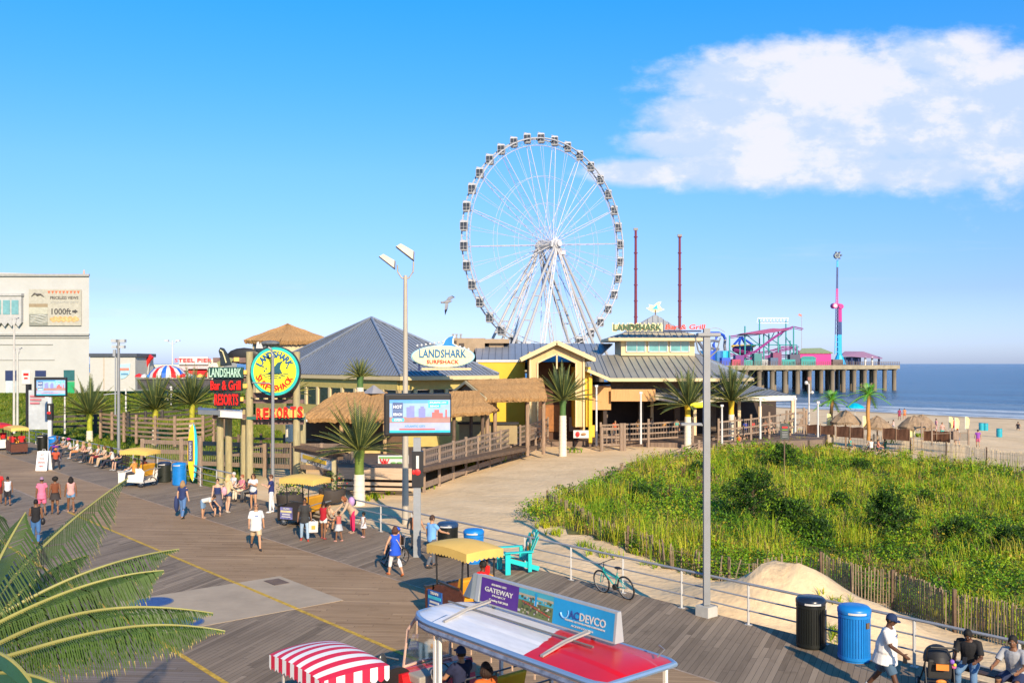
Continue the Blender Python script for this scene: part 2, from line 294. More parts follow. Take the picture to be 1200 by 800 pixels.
# sea
def seamat():
    m,t,p=newmat('sea'); n=t.nodes.new; l=t.links.new; p.inputs['Roughness'].default_value=.22; p.inputs['IOR'].default_value=1.33; p.inputs['Specular IOR Level'].default_value=.45
    tc=n('ShaderNodeTexCoord'); mp=n('ShaderNodeMapping'); mp.vector_type='TEXTURE'; mp.inputs['Rotation'].default_value=(0,0,BW); l(tc.outputs['Object'],mp.inputs[0])
    s=n('ShaderNodeSeparateXYZ'); l(mp.outputs[0],s.inputs[0]); sc=n('ShaderNodeMapping'); sc.inputs['Scale'].default_value=(.12,.5,1); l(mp.outputs[0],sc.inputs[0])
    a1=n('ShaderNodeTexNoise'); a1.inputs['Scale'].default_value=1.2; a1.inputs['Detail'].default_value=9; a1.inputs['Roughness'].default_value=.7; l(sc.outputs[0],a1.inputs['Vector'])
    a2=n('ShaderNodeTexNoise'); a2.inputs['Scale'].default_value=.18; a2.inputs['Detail'].default_value=5; l(sc.outputs[0],a2.inputs['Vector'])
    r=n('ShaderNodeValToRGB'); e_=r.color_ramp.elements; e_[0].position=.38; e_[0].color=(.015,.07,.15,1); e_[1].position=.68; e_[1].color=(.045,.17,.30,1)
    ad=n('ShaderNodeMath'); ad.operation='ADD'; l(a1.outputs[0],ad.inputs[0]); l(a2.outputs[0],ad.inputs[1]); hf=n('ShaderNodeMath'); hf.operation='MULTIPLY'; hf.inputs[1].default_value=.5; l(ad.outputs[0],hf.inputs[0]); l(hf.outputs[0],r.inputs[0])
    # foam: v = -y of the turned frame
    v=n('ShaderNodeMath'); v.operation='MULTIPLY'; v.inputs[1].default_value=-1; l(s.outputs[1],v.inputs[0])
    w_=n('ShaderNodeTexNoise'); w_.inputs['Scale'].default_value=.06; w_.inputs['Detail'].default_value=6; l(mp.outputs[0],w_.inputs['Vector'])
    vv=n('ShaderNodeMath'); vv.operation='MULTIPLY_ADD'; l(w_.outputs[0],vv.inputs[0]); vv.inputs[1].default_value=14; l(v.outputs[0],vv.inputs[2])
    sub=n('ShaderNodeMath'); sub.operation='SUBTRACT'; l(vv.outputs[0],sub.inputs[0]); sub.inputs[1].default_value=7
    fr=n('ShaderNodeValToRGB'); e_=fr.color_ramp.elements
    while len(e_)<9: e_.new(.5)
    for k,(q,c_) in zip(e_,[(0,1),(.05,1),(.075,.5),(.10,1),(.14,.3),(.18,1),(.21,.1),(.34,.25),(.40,0)]): k.position=q; k.color=(c_,c_,c_,1)
    mr=n('ShaderNodeMapRange'); l(sub.outputs[0],mr.inputs[0]); mr.inputs[1].default_value=155; mr.inputs[2].default_value=330; l(mr.outputs[0],fr.inputs[0])
    f2=n('ShaderNodeMath'); f2.operation='MULTIPLY_ADD'; f2.use_clamp=True; l(a1.outputs[0],f2.inputs[0]); f2.inputs[1].default_value=7; f2.inputs[2].default_value=-2.6
    fm=n('ShaderNodeMath'); fm.operation='MULTIPLY'; l(fr.outputs[0],fm.inputs[0]); l(f2.outputs[0],fm.inputs[1])
    c=n('ShaderNodeMix'); c.data_type='RGBA'; l(fm.outputs[0],c.inputs[0]); l(r.outputs[0],c.inputs[6]); c.inputs[7].default_value=(.75,.8,.82,1); l(c.outputs[2],p.inputs['Base Color'])
    rr=n('ShaderNodeMapRange'); l(fm.outputs[0],rr.inputs[0]); rr.inputs[3].default_value=.25; rr.inputs[4].default_value=.8; l(rr.outputs[0],p.inputs['Roughness'])
    bp=n('ShaderNodeBump'); bp.inputs['Strength'].default_value=.9; bp.inputs['Distance'].default_value=.9; l(a1.outputs[0],bp.inputs['Height']); l(bp.outputs[0],p.inputs['Normal'])
    return m
SEA=-2.2
mb=MB(); mb.quad(vw(150,-30000,SEA),vw(40000,-30000,SEA),vw(40000,30000,SEA),vw(150,30000,SEA))
tag(mb.build('sea',seamat()),kind='structure')
# boardwalk: four planked strips, each its own board direction (board azimuths measured from +Y)
def strip(name,v0,v1,az,c1,c2):
    mb=MB(); mb.slab([vw(v0,-60),vw(v1,-60),vw(v1,300),vw(v0,300)],.35)
    tag(mb.build(name,boards('planks',PI/2-R(az),c1,c2)),kind='structure')
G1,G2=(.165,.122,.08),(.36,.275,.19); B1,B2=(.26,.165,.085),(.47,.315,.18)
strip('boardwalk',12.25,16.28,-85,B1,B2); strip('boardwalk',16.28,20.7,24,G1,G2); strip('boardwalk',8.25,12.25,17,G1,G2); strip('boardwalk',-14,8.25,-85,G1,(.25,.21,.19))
mb=MB()
for v0 in (12.25,8.25): mb.slab([vw(v0-.06,-60,.006),vw(v0+.06,-60,.006),vw(v0+.06,46 if v0>10 else 300,.006),vw(v0-.06,46 if v0>10 else 300,.006)],.004)
tag(mb.build('painted_line',M((.52,.32,.03),.7,var=.45,scale=7)),kind='structure')
mb=MB(); mb.slab([vw(12.2,46,.006),vw(12.3,46,.006),vw(12.3,300,.006),vw(12.2,300,.006)],.004); mb.slab([vw(16.25,-60,.006),vw(16.31,-60,.006),vw(16.31,300,.006),vw(16.25,300,.006)],.004)
tag(mb.build('seam_board',M((.36,.27,.2),.8,var=.3)),kind='structure')
CONC=M((.41,.325,.23),.85,var=.14,scale=.9,bump=.2)
mb=MB(); mb.slab([vw(8.5,23.75,.012),vw(13.72,23.75,.012),vw(13.72,27.75,.012),vw(8.5,27.75,.012)],.010); tag(mb.build('concrete_slab',CONC),kind='structure')
mb=MB(); mb.slab([vw(12.19,23.76,.017),vw(12.31,23.76,.017),vw(12.31,27.74,.017),vw(12.19,27.74,.017)],.004); tag(mb.build('painted_line',M((.55,.34,.03),.7,var=.35,scale=5)),kind='structure')
for i,(p_,r_) in enumerate(((g(178,706),.54),(g(214,730),.5))):
    mb=MB(); mb.cyl((p_.x,p_.y,.013),r_,.012,28); mb.lathe([(r_+.05,.0),(r_+.05,.011),(r_+.0,.011),(r_,.0)],(p_.x,p_.y,.013),28,m=1)
    tag(mb.build('manhole_cover',[M((.05,.10,.26),.5,.3,var=.25,scale=14,bump=.5),M((.13,.15,.2),.5)]),('round blue access cover in the concrete slab, the one lying clear of the palm fronds' if i==0 else 'round blue access cover in the slab half hidden under a palm frond tip'),'cover','access covers')
p_=g(324,682); mb=MB(); mb.box((p_.x,p_.y,.02),(.75,.5,.012),BW)
for k in range(9): mb.box((p_.x+WD.x*(k-4)*.08,p_.y+WD.y*(k-4)*.08,.03),(.03,.46,.012),BW)
tag(mb.build('floor_grate',M((.13,.10,.09),.6,.3)),'small dark rectangular grate set in the pale concrete slab','grate')
# ---- rail along the boardwalk ----
RV=20.48
def railing(w0,w1,label,sp=2.22):
    T=thing('metal_railing',label,'railing',vw(RV,w0),0,'metal railings along the boardwalk')
    mb=MB()
    for z,r_ in ((1.07,.035),(.72,.022),(.38,.022)): mb.tube([vw(RV,w0,z),vw(RV,w1,z)],r_,8)
    mb.build('rail',GALV,T,world=True,smooth=True)
    n_=int(abs(w1-w0)/sp)
    for k in range(n_+1):
        w_=w0+(k+.02)*sp if w1>w0 else w0-(k+.02)*sp
        q=MB(); q.bar(vw(RV,w_,0),vw(RV,w_,1.04),.055); q.box(vw(RV,w_,.012),(.16,.12,.02),BW); q.build('post',M((.45,.45,.44),.5,.2,var=.08),T,world=True)
railing(34.72,1.4,'grey three-bar metal railing running from the wheelchair past the bicycle to the bench')
railing(46.6,90,'grey metal railing in front of the lawn behind the seated crowd at the left')
# ---- unseen camera-side building, shaped and placed to cast shade over the near boards ----
T=thing('offscreen_hotel','unseen pale hotel block on the landward side, shaped to shade the near boards','building',vw(-30,-6))
mb=MB(); mb.box(vw(-26,-6,13.1),(30,24,26.2),BW); mb.box(vw(-22,1,29),(8,16,6),BW); mb.build('wall',M((.5,.42,.33),.8),T,world=True)
for k in range(6):
    for j in range(5): mb=MB(); mb.box(vw(-13.93,-16+k*4,3+j*4.4),(1.6,.12,2.2),BW); mb.build('window',GLASSD,T,world=True)
# ================= LARGE STRUCTURES =================
def seamroof(name,col,c2=None):
    """standing-seam metal sheet"""
    return M(col,.42,.25,var=.10,scale=.5,stretch=(1,1,1),name=name)
ROOFG=seamroof('roof_metal',(.27,.30,.35)); ROOFL=seamroof('roof_metal_light',(.38,.39,.39)); SEAM=M((.13,.15,.19),.5,.3); ROOFT=seamroof('roof_metal_warm',(.36,.34,.28))
def seams(mb,poly,dirv,step=.42,h=.05,w=.035,m=1,off=0):
    """ribs laid up a planar roof polygon, along dirv"""
    P=[Vector(p) for p in poly]; nrm=(P[1]-P[0]).cross(P[2]-P[0]).normalized()
    if nrm.z<0: nrm=-nrm
    d=Vector(dirv); d=(d-nrm*d.dot(nrm)).normalized(); s=nrm.cross(d)
    lo=min(p.dot(s) for p in P); hi=max(p.dot(s) for p in P); k=lo+step/2+off
    while k<hi:
        hit=[]
        for i in range(len(P)):
            a_,b_=P[i],P[(i+1)%len(P)]; da,db=a_.dot(s)-k,b_.dot(s)-k
            if (da<0)!=(db<0): hit.append(a_+(b_-a_)*(da/(da-db)))
        if len(hit)==2: mb.bar(hit[0]+nrm*h*.5,hit[1]+nrm*h*.5,w,h,m)
        k+=step
def shingle_roof(T,name,poly,mat,seamdir,t=.12,step=.42):
    mb=MB(); P=[Vector(p) for p in poly]; nrm=(P[1]-P[0]).cross(P[2]-P[0]).normalized()
    if nrm.z<0: nrm=-nrm
    mb.prism(P,-nrm*t); seams(mb,P,seamdir,step); return mb.build(name,[mat,SEAM],T,world=True)
# ---------- west pavilion: grey hipped roof ----------
T=thing('surf_shack_pavilion','yellow pavilion with a big blue-grey hipped metal roof coming to a point','building',(-10,84,0))
Nc=at(470,440,72); ze=Nc.z; Rc=Nc+VD*9.7; Rc.z=ze; L1=Nc+WD*20.6; L1.z=ze; L2=Vector((-26.6,95,ze)); Bk=Vector((-14,100,ze)); Ap=at(435.5,373,84.5)
for poly in ((L1,Nc,Ap),(Nc,Rc,Ap),(L2,L1,Ap),(Rc,Bk,Ap),(Bk,L2,Ap)):
    dn=((poly[0]+poly[1])/2-Ap); shingle_roof(T,'roof',poly,ROOFG,dn if poly[0]!=Nc else WD)
mb=MB()
for p_ in (Nc,L1,L2,Rc): mb.tube([p_+Vector((0,0,.08)),Ap+Vector((0,0,.1))],.11,6)
mb.build('ridge_cap',M((.30,.33,.38),.45,.3),T,world=True)
mb=MB()
for a_,b_ in ((L1,Nc),(Nc,Rc),(L2,L1)): mb.bar(a_-Vector((0,0,.22)),b_-Vector((0,0,.22)),.12,.3)
mb.build('fascia',CREAM,T,world=True)
def inset(p,k=.93): return Vector((Ap.x+(p.x-Ap.x)*k,Ap.y+(p.y-Ap.y)*k,0))
iN,iR,iL,iL2=inset(Nc),inset(Rc),inset(L1),inset(L2)
mb=MB()
def wallseg(mb,a_,b_,z0,z1,th=.25,m=0):
    a_=Vector(a_);b_=Vector(b_); mb.bar((a_.x,a_.y,(z0+z1)/2),(b_.x,b_.y,(z0+z1)/2),th,z1-z0,m)
wallseg(mb,iL2,iL,.2,3.2); wallseg(mb,iL,iN,.2,3.2); wallseg(mb,iN,iR,.2,3.2); wallseg(mb,iL2,iL,4.75,5.8); wallseg(mb,iL,iN,4.75,5.8); wallseg(mb,iN,iR,4.75,5.8)
mb.build('wall',M((.50,.40,.13),.7,var=.1),T,world=True)
for a_,b_,n_ in ((iL,iN,9),(iN,iR,6),(iL2,iL,3)):
    for k in range(n_+1): q=a_+(b_-a_)*k/n_; mb=MB(); mb.box((q.x,q.y,3.97),(.32,.32,1.6),BW); mb.build('window_pier',CREAM,T,world=True)
for a_,b_,n_ in ((iL,iN,9),(iN,iR,6)):
    for k in range(n_):
        q0=a_+(b_-a_)*(k+.12)/n_; q1=a_+(b_-a_)*(k+.88)/n_; mb=MB(); mb.bar((q0.x,q0.y,3.97),(q1.x,q1.y,3.97),.06,1.5); mb.build('window',GLASSD,T,world=True)
# ---------- main restaurant ----------
T=thing('restaurant_building','yellow seaside restaurant with gabled entrance, glazed cupola and wide grey metal roofs','building',(8,86,0))
YB=80
def box_px(mb,x0,y0,x1,y1,Y,depth,m=0):
    a_=at(x0,y0,Y); b_=at(x1,y1,Y); mb.box(((a_.x+b_.x)/2,Y+depth/2,(a_.z+b_.z)/2),(abs(b_.x-a_.x),depth,abs(a_.z-b_.z)),m=m)
mb=MB(); box_px(mb,560,424,615,520,82,8); mb.build('wall',YELLOW,T,world=True)
mb=MB(); box_px(mb,558,421.5,616,424.2,81.9,8.2); mb.build('coping',WHITE,T,world=True)
mb=MB(); box_px(mb,690,440,694,520,78,.2); box_px(mb,672,430,692,500,78.3,5); mb.build('wall',YELLOW,T,world=True)
# gabled entrance
gy=76
def P(x,y,Y=gy): return at(x,y,Y)
GW=M((.62,.42,.20),.7,var=.18,scale=1.5,stretch=(8,8,.3))
mb=MB(); prof=[P(621,500),P(621,416.5),P(652.5,403),P(684.5,416.5),P(684.5,500),P(675,500),P(675,425),P(665,420),P(652.5,414.5),P(640,420),P(630,425),P(630,500)]
mb.prism(prof,(0,.25,0)); mb.build('gable_wall',GW,T,world=True)
mb=MB(); ins=[P(630,500),P(630,425),P(640,420),P(652.5,414.5),P(665,420),P(675,425),P(675,500)]
for a_,b_ in zip(ins,ins[1:]): mb.bar(a_-Vector((0,.06,0)),b_-Vector((0,.06,0)),.12,.12)
mb.bar(P(652.5,415)-Vector((0,.06,0)),P(652.5,432)-Vector((0,.06,0)),.12); mb.bar(P(621.4,417)-Vector((0,.08,0)),P(621.4,500)-Vector((0,.08,0)),.14,.14); mb.bar(P(684,417)-Vector((0,.08,0)),P(684,500)-Vector((0,.08,0)),.14,.14)
mb.build('trim',CREAM,T,world=True)
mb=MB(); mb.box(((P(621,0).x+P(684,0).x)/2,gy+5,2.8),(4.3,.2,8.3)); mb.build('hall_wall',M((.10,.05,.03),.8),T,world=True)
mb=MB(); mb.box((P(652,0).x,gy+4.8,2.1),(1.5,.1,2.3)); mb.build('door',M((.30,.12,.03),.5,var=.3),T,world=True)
for s_ in (-1,1):
    a_=P(652.5,399.5,gy-.6); b_=P(610 if s_<0 else 697,420,gy-.6); back=Vector((0,11,0))
    poly=[a_,b_,b_+back,a_+back]; mb=MB(); mb.prism(poly,(0,0,-.16)); seams(mb,poly,b_-a_); mb.build('roof',[ROOFL,SEAM],T,world=True)
    mb=MB(); mb.bar(a_-Vector((0,.08,.10)),b_-Vector((0,.08,.10)),.1,.34); mb.bar(b_-Vector((0,0,.12)),b_+back-Vector((0,0,.12)),.14,.2); mb.build('fascia',CREAM,T,world=True)
    w_=P(621 if s_<0 else 684.5,416.5); mb=MB(); mb.box((w_.x,gy+5.5,(w_.z+.5)/2+.3),(.15,10.5,w_.z-.5)); mb.build('side_wall',GW,T,world=True)
# big roofs
def Q(x,y,Y): return at(x,y,Y)
e0,e1=Q(712,443,79.5),Q(838,443,79.5); r0,r1=Q(700,416,88),Q(812,414,88)
rl0,rl1=Q(556,402.5,93),Q(722,402.5,93)
shingle_roof(T,'roof',[e0,e1,r1,r0],ROOFT,(0,-1,-.4),step=.62)
lf0=Q(560,431,84); lf1=Q(712,443,79.5)
el=Vector((lf0.x,82.3,5.9)); shingle_roof(T,'roof',[Vector((lf0.x,83,6.35)),Vector((e0.x-1.6,83,6.35)),Q(718,402.5,93),rl0],ROOFG,(0,-1,-.4),step=.62)
shingle_roof(T,'roof',[e0,r0,Q(700,402.5,93),Vector((e0.x-2.2,83.2,6.4))],ROOFT,(0,-1,-.4),step=.6)
e2=Q(883,443,92); shingle_roof(T,'roof',[e1,e2,Q(822,416,93),r1],ROOFL,(1,-.2,-.5),step=.6)
mb=MB(); mb.bar(e0-Vector((0,.05,.14)),e1-Vector((0,.05,.14)),.12,.28); mb.bar(e1-Vector((0,.02,.14)),e2-Vector((0,.02,.14)),.12,.28)
rk=Q(686,431,77.5); mb.bar(rk-Vector((0,.05,.12)),Q(716,443.5,77.5)-Vector((0,.05,.12)),.12,.26); mb.build('fascia',CREAM,T,world=True)
poly=[rk,Q(716,443.5,77.5),Q(716,443.5,80),Q(686,431,86)]; mb=MB(); mb.prism(poly,(0,0,-.12)); mb.build('roof',[ROOFT,SEAM],T,world=True)
mb=MB(); box_px(mb,716,446,838,455,81,.3); mb.build('upper_wall',DARKWOOD,T,world=True)
# cupola
cy=87.2
mb=MB(); a_=Q(728,391,cy); b_=Q(814,416.5,cy); w_=b_.x-a_.x; mb.box(((a_.x+b_.x)/2,cy+w_/2*.8,(a_.z+b_.z)/2),(w_,w_*.8,a_.z-b_.z)); cu=mb.build('cupola',CREAM,T,world=True)
for x0,x1 in ((734,756),(760,782),(785.5,807.5)):
    p0=Q(x0,399.5,cy-.05); p1=Q(x1,412,cy-.05); mb=MB(); mb.box(((p0.x+p1.x)/2,cy-.04,(p0.z+p1.z)/2),(p1.x-p0.x,.06,p0.z-p1.z)); wnd=mb.build('window',GLASST,T,world=True)
    mb=MB(); c_=((p0.x+p1.x)/2,(p0.z+p1.z)/2); ww=(p1.x-p0.x)/2; hh=(p0.z-p1.z)/2
    for (dx,dz,sx,sz) in ((-ww,0,.09,2*hh+.09),(ww,0,.09,2*hh+.09),(0,hh,2*ww,.09),(0,-hh,2*ww,.09),(.1,0,.05,2*hh)): mb.box((c_[0]+dx,cy-.08,c_[1]+dz),(sx,.08,sz))
    mb.build('frame',WHITE,wnd,world=True)
ce=[Q(714,396,cy-1),Q(830,396,cy-1)]; zt=ce[0].z; bx=[Vector((ce[0].x,cy-1.0,zt)),Vector((ce[1].x,cy-1.0,zt)),Vector((ce[1].x,cy+6.5,zt)),Vector((ce[0].x,cy+6.5,zt))]
ins_=[Vector((ce[0].x+1.9,cy+.6,zt+.62)),Vector((ce[1].x-1.9,cy+.6,zt+.62)),Vector((ce[1].x-1.9,cy+5,zt+.62)),Vector((ce[0].x+1.9,cy+5,zt+.62))]
for k in range(4): shingle_roof(T,'cupola_roof',[bx[k],bx[(k+1)%4],ins_[(k+1)%4],ins_[k]],ROOFT,(bx[k]+bx[(k+1)%4])/2-(ins_[k]+ins_[(k+1)%4])/2,step=.55,t=.1)
px_=Q(768,368.5,cy+2.8); ba=[Q(737,383,cy+.7),Q(800,383,cy+.7)]; z2=zt+.7
b4=[Vector((ba[0].x,cy+.7,z2)),Vector((ba[1].x,cy+.7,z2)),Vector((ba[1].x,cy+5,z2)),Vector((ba[0].x,cy+5,z2))]
for k in range(4): shingle_roof(T,'cupola_roof',[b4[k],b4[(k+1)%4],px_],ROOFL,(b4[k]+b4[(k+1)%4])/2-px_,step=.5,t=.08)
mb=MB()
for k in range(4): mb.bar(bx[k]-Vector((0,0,.12)),bx[(k+1)%4]-Vector((0,0,.12)),.12,.26)
mb.build('fascia',CREAM,T,world=True)
mb=MB(); mb.box(((bx[0].x+bx[1].x)/2,cy+2.7,zt-.2),(bx[1].x-bx[0].x-.3,7.2,.1)); mb.build('soffit',CREAM,T,world=True)
# verandah roof with its long sloping cream edge
A_,B_,C_,D_=Q(690,451,86),Q(842,447,86),Q(932,463.5,82.5),Q(792,466,79)
shingle_roof(T,'verandah_roof',[A_,D_,B_],ROOFT,(D_-(A_+B_)/2),step=.55); B2_=Q(880,451,87); shingle_roof(T,'verandah_roof',[D_,C_,B2_],ROOFL,(.5,-1,-.1),step=.5); shingle_roof(T,'verandah_roof',[D_,B2_,B_],ROOFL,(.2,-1,-.1),step=.5)
mb=MB()
for a_,b_ in ((A_,D_),(D_,C_),(C_,Q(842,452,92))): mb.bar(a_-Vector((0,.04,.2)),b_-Vector((0,.04,.2)),.12,.42)
mb.build('fascia',M((.80,.72,.55),.6),T,world=True)
# under the verandah
ORW=M((.55,.30,.12),.7,var=.2,scale=2,stretch=(8,8,.4))
mb=MB(); box_px(mb,694,452,716,480,80.5,.2); box_px(mb,716,456,768,470,80,.15); mb.build('orange_boarding',ORW,T,world=True)
mb=MB(); mb.box((10.8,88,2.6),(20.5,.3,5)); mb.box((22.9,88.1,2.2),(3.7,.3,3.9)); mb.box((8.0,84.2,2.9),(.3,7,4)); mb.box((5.6,80.7,1.6),(1.4,.4,1.2),m=1); mb.build('back_wall',[M((.05,.035,.03),.8),M((.3,.27,.24),.6)],T,world=True)  # near-black walls carry the interior shade; right-hand piece added to darken that end
for k in range(4): mb=MB(); mb.box((8.5+k*3.3,86,2.6),(.5,.5,4),m=0); mb.build('column',M((.16,.12,.09),.8),T,world=True)
for x_,y_ in ((764.5,85),(815,81),(867,82.5),(891.5,82.4),(930,83.2)):
    p_=Q(x_,466,y_); mb=MB(); mb.box((p_.x,y_+.3,(p_.z+.6)/2),(.26,.26,p_.z-.6)); mb.build('post',M((.72,.55,.33),.7),T,world=True)
# raised floor the restaurant stands on
mb=MB(); fl=[Q(640,0,78),Q(700,0,79),(11.2,77.6,0),(16,76.6,0),(26.6,80.4,0),(31,92,0),(-4,92,0),(-6,78,0)]
mb.prism([Vector((p[0],p[1],.3)) for p in fl],(0,0,-1.6)); mb.build('deck_floor',boards('deck_planks',.3,(.13,.09,.07),(.26,.19,.14)),T,world=True)
# brown rooftop plant
T=thing('rooftop_plant_box','tan boxed rooftop plant room with louvres and ducts beside the yellow wall','plant room',at(560,424,90))
TAN=M((.33,.24,.15),.7,var=.15,scale=1)
mb=MB(); box_px(mb,528,396,568,424,91,4); box_px(mb,568,397,597,402,91,4); box_px(mb,573,402,590,411,91.5,3); box_px(mb,568,411,600,424,91,4); mb.build('casing',TAN,T,world=True)
mb=MB(); box_px(mb,529,399,535,407,90.9,.1); box_px(mb,538,402,544,409,90.9,.1); box_px(mb,570,416,588,422,90.9,.1); box_px(mb,555,414,558,420,90.9,.1); box_px(mb,590,412,594,420,90.9,.1); mb.build('louvre',M((.06,.045,.035),.6),T,world=True)
for x_ in (531,535,540): mb=MB(); p_=Q(x_,396,91.5); mb.cyl(p_,.08,.3,8); mb.box((p_.x,p_.y,p_.z+.35),(.25,.2,.12)); mb.build('vent',M((.3,.3,.3),.5),T,world=True)
# ---------- thatch ----------
def thatchmat():
    m,t,p=newmat('thatch'); n=t.nodes.new; l=t.links.new; p.inputs['Roughness'].default_value=.95; p.inputs['Specular IOR Level'].default_value=.1
    tc=n('ShaderNodeTexCoord'); mp=n('ShaderNodeMapping'); mp.inputs['Scale'].default_value=(9,9,2.2); l(tc.outputs['Object'],mp.inputs[0])
    a1=n('ShaderNodeTexNoise'); a1.inputs['Scale'].default_value=1.2; a1.inputs['Detail'].default_value=8; a1.inputs['Roughness'].default_value=.75; l(mp.outputs[0],a1.inputs['Vector'])
    r=n('ShaderNodeValToRGB'); e_=r.color_ramp.elements; e_[0].position=.3; e_[0].color=(.24,.12,.045,1); e_[1].position=.72; e_[1].color=(.62,.38,.17,1); l(a1.outputs[0],r.inputs[0]); l(r.outputs[0],p.inputs['Base Color'])
    bp=n('ShaderNodeBump'); bp.inputs['Strength'].default_value=1; bp.inputs['Distance'].default_value=.06; l(a1.outputs[0],bp.inputs['Height']); l(bp.outputs[0],p.inputs['Normal']); return m
THATCH=thatchmat()
def thatch_face(mb,e0,e1,t1,t0,t=.22,n=None,rag=.16):
    """one slope: eave e0-e1, top t0-t1, thick, shaggy lower edge, courses"""
    e0,e1,t0,t1=[Vector(p) for p in (e0,e1,t0,t1)]; n=n or max(8,int((e1-e0).length/.16)); K=5; vs=[];fs=[]
    nr=(e1-e0).cross(t0-e0).normalized(); nr=nr if nr.z>0 else -nr
    for j in range(K+1):
        for i in range(n+1):
            u=i/n; k=j/K; p=(e0+(e1-e0)*u)*(1-k)+(t0+(t1-t0)*u)*k; p=p+nr*(random.uniform(-.02,.05)+(.04 if j%2 else 0))*(1 if 0<i<n else .3)
            if j==0: p=p-Vector((0,0,random.uniform(0,rag)))+(e0-t0).normalized()*random.uniform(0,rag*.5)
            vs.append(p)
    W_=n+1
    for j in range(K):
        for i in range(n): fs.append((j*W_+i,j*W_+i+1,(j+1)*W_+i+1,(j+1)*W_+i))
    b=len(vs)
    for i in range(n+1): vs.append(vs[i]-nr*t+Vector((0,0,.04)))
    for i in range(n): fs.append((i+1,i,b+i,b+i+1))
    o=len(vs); vs+=[vs[b],vs[b+n],t1-nr*t*.5,t0-nr*t*.5]; fs.append((o,o+3,o+2,o+1)); mb.add(vs,fs)
# octagonal thatched tower
T=thing('thatched_tower','thatched square tower top with pale board walls rising behind the round sign','building',at(330,440,100))
TY=98; a_=at(276,399,TY); b_=at(381,395,TY); ze2=(a_.z+b_.z)/2; ap=at(337,379.5,TY+4.6)
cn=[Vector((a_.x,TY+3,ze2)),Vector((at(331,0,TY).x,TY-.8,ze2-.2)),Vector((b_.x,TY+3,ze2)),Vector((at(340,0,TY).x,TY+10,ze2))]
mb=MB()
for k in range(4): thatch_face(mb,cn[k],cn[(k+1)%4],ap,ap,t=.45,rag=.12)
mb.build('roof',THATCH,T,world=True)
cc=(cn[0]+cn[2])/2; q=[cc+(p-cc)*.78 for p in cn]
mb=MB()
for k in range(4): wallseg(mb,q[k],q[(k+1)%4],3.5,ze2-.1,.2)
mb.build('wall',M((.62,.48,.27),.75,var=.25,scale=1.2,stretch=(9,9,.2)),T,world=True)
mb=MB(); m_=(q[0]+q[1])/2; mb.bar((q[0].x+.2,q[0].y-.25,ze2-.9),(m_.x,m_.y-.2,ze2-.9),.1,1.2); mb.build('opening',GLASSD,T,world=True)
# long gabled thatch over the walkway
T=thing('thatched_walkway_roof','long gabled thatched canopy on timber posts over the restaurant walkway','canopy',(-1,66,.6))
r0=at(547,446,66.5); r1=at(636,443,71); f0=at(571,466,63.5); f1=at(641,465,68); bk0=at(529,460,70); bk1=at(615,458,75)
mb=MB(); thatch_face(mb,f0,f1,r1,r0,t=.28); thatch_face(mb,bk1,bk0,r0,r1,t=.28); mb.build('roof',THATCH,T,world=True)
mb=MB(); o_=Vector((-.08,-.1,-.1)); mb.bar(r0+o_,f0+o_,.08,.2); mb.bar(r0+o_,bk0+o_,.08,.2); mb.build('barge_board',CREAM,T,world=True)
mb=MB(); o2=Vector((-.02,.1,-.35)); mb.prism([r0+o2,f0+o2+Vector((.1,0,.15)),bk0+o2+Vector((0,0,.15))],(.1,.1,0)); mb.build('gable',DARKWOOD,T,world=True)
for x_,y_,Y in ((571,467,64),(580,467,66.5),(618,466,67.2),(637,466,68.5),(545,463,69)):
    p_=at(x_,y_,Y); mb=MB(); mb.tube([(p_.x,Y,p_.z+.1),(p_.x,Y,.2)],.14,8); mb.build('post',WOOD,T,world=True,smooth=True)
T=thing('thatched_walkway_roof','lower hipped thatched canopy tucked under the gable end beside the video screen','canopy',(-4,62,.6))
f0=at(521,484,60); f1=at(575,481,61.5); r0=at(528,459,63.5); r1=at(560,458,64.5)
mb=MB(); thatch_face(mb,f0,f1,r1,r0,t=.25); bb=[at(585,478,67),at(516,478,67)]; thatch_face(mb,f1,bb[0],r1,r1,t=.2); thatch_face(mb,bb[0],bb[1],r0,r1,t=.2); thatch_face(mb,bb[1],f0,r0,r0,t=.2); mb.build('roof',THATCH,T,world=True)
for x_,Y in ((532,61),(565.5,62),(552,66)):
    p_=at(x_,480,Y); mb=MB(); mb.tube([(p_.x,Y,p_.z+.1),(p_.x,Y,.1)],.12,8); mb.build('post',DARKWOOD,T,world=True,smooth=True)
T=thing('bar_counter','yellow panelled bar counter with a dark ledge under the low thatch','counter',at(560,505,66))
mb=MB(); box_px(mb,541,482,570,494,67.5,.15); mb.build('shutter',M((.8,.62,.25),.5),T,world=True)
mb=MB(); box_px(mb,536,494.5,608,497,66.8,.6,m=1); box_px(mb,538,497,606,520,67,.3); mb.build('counter',[M((.32,.24,.12),.7),BLACK],T,world=True)
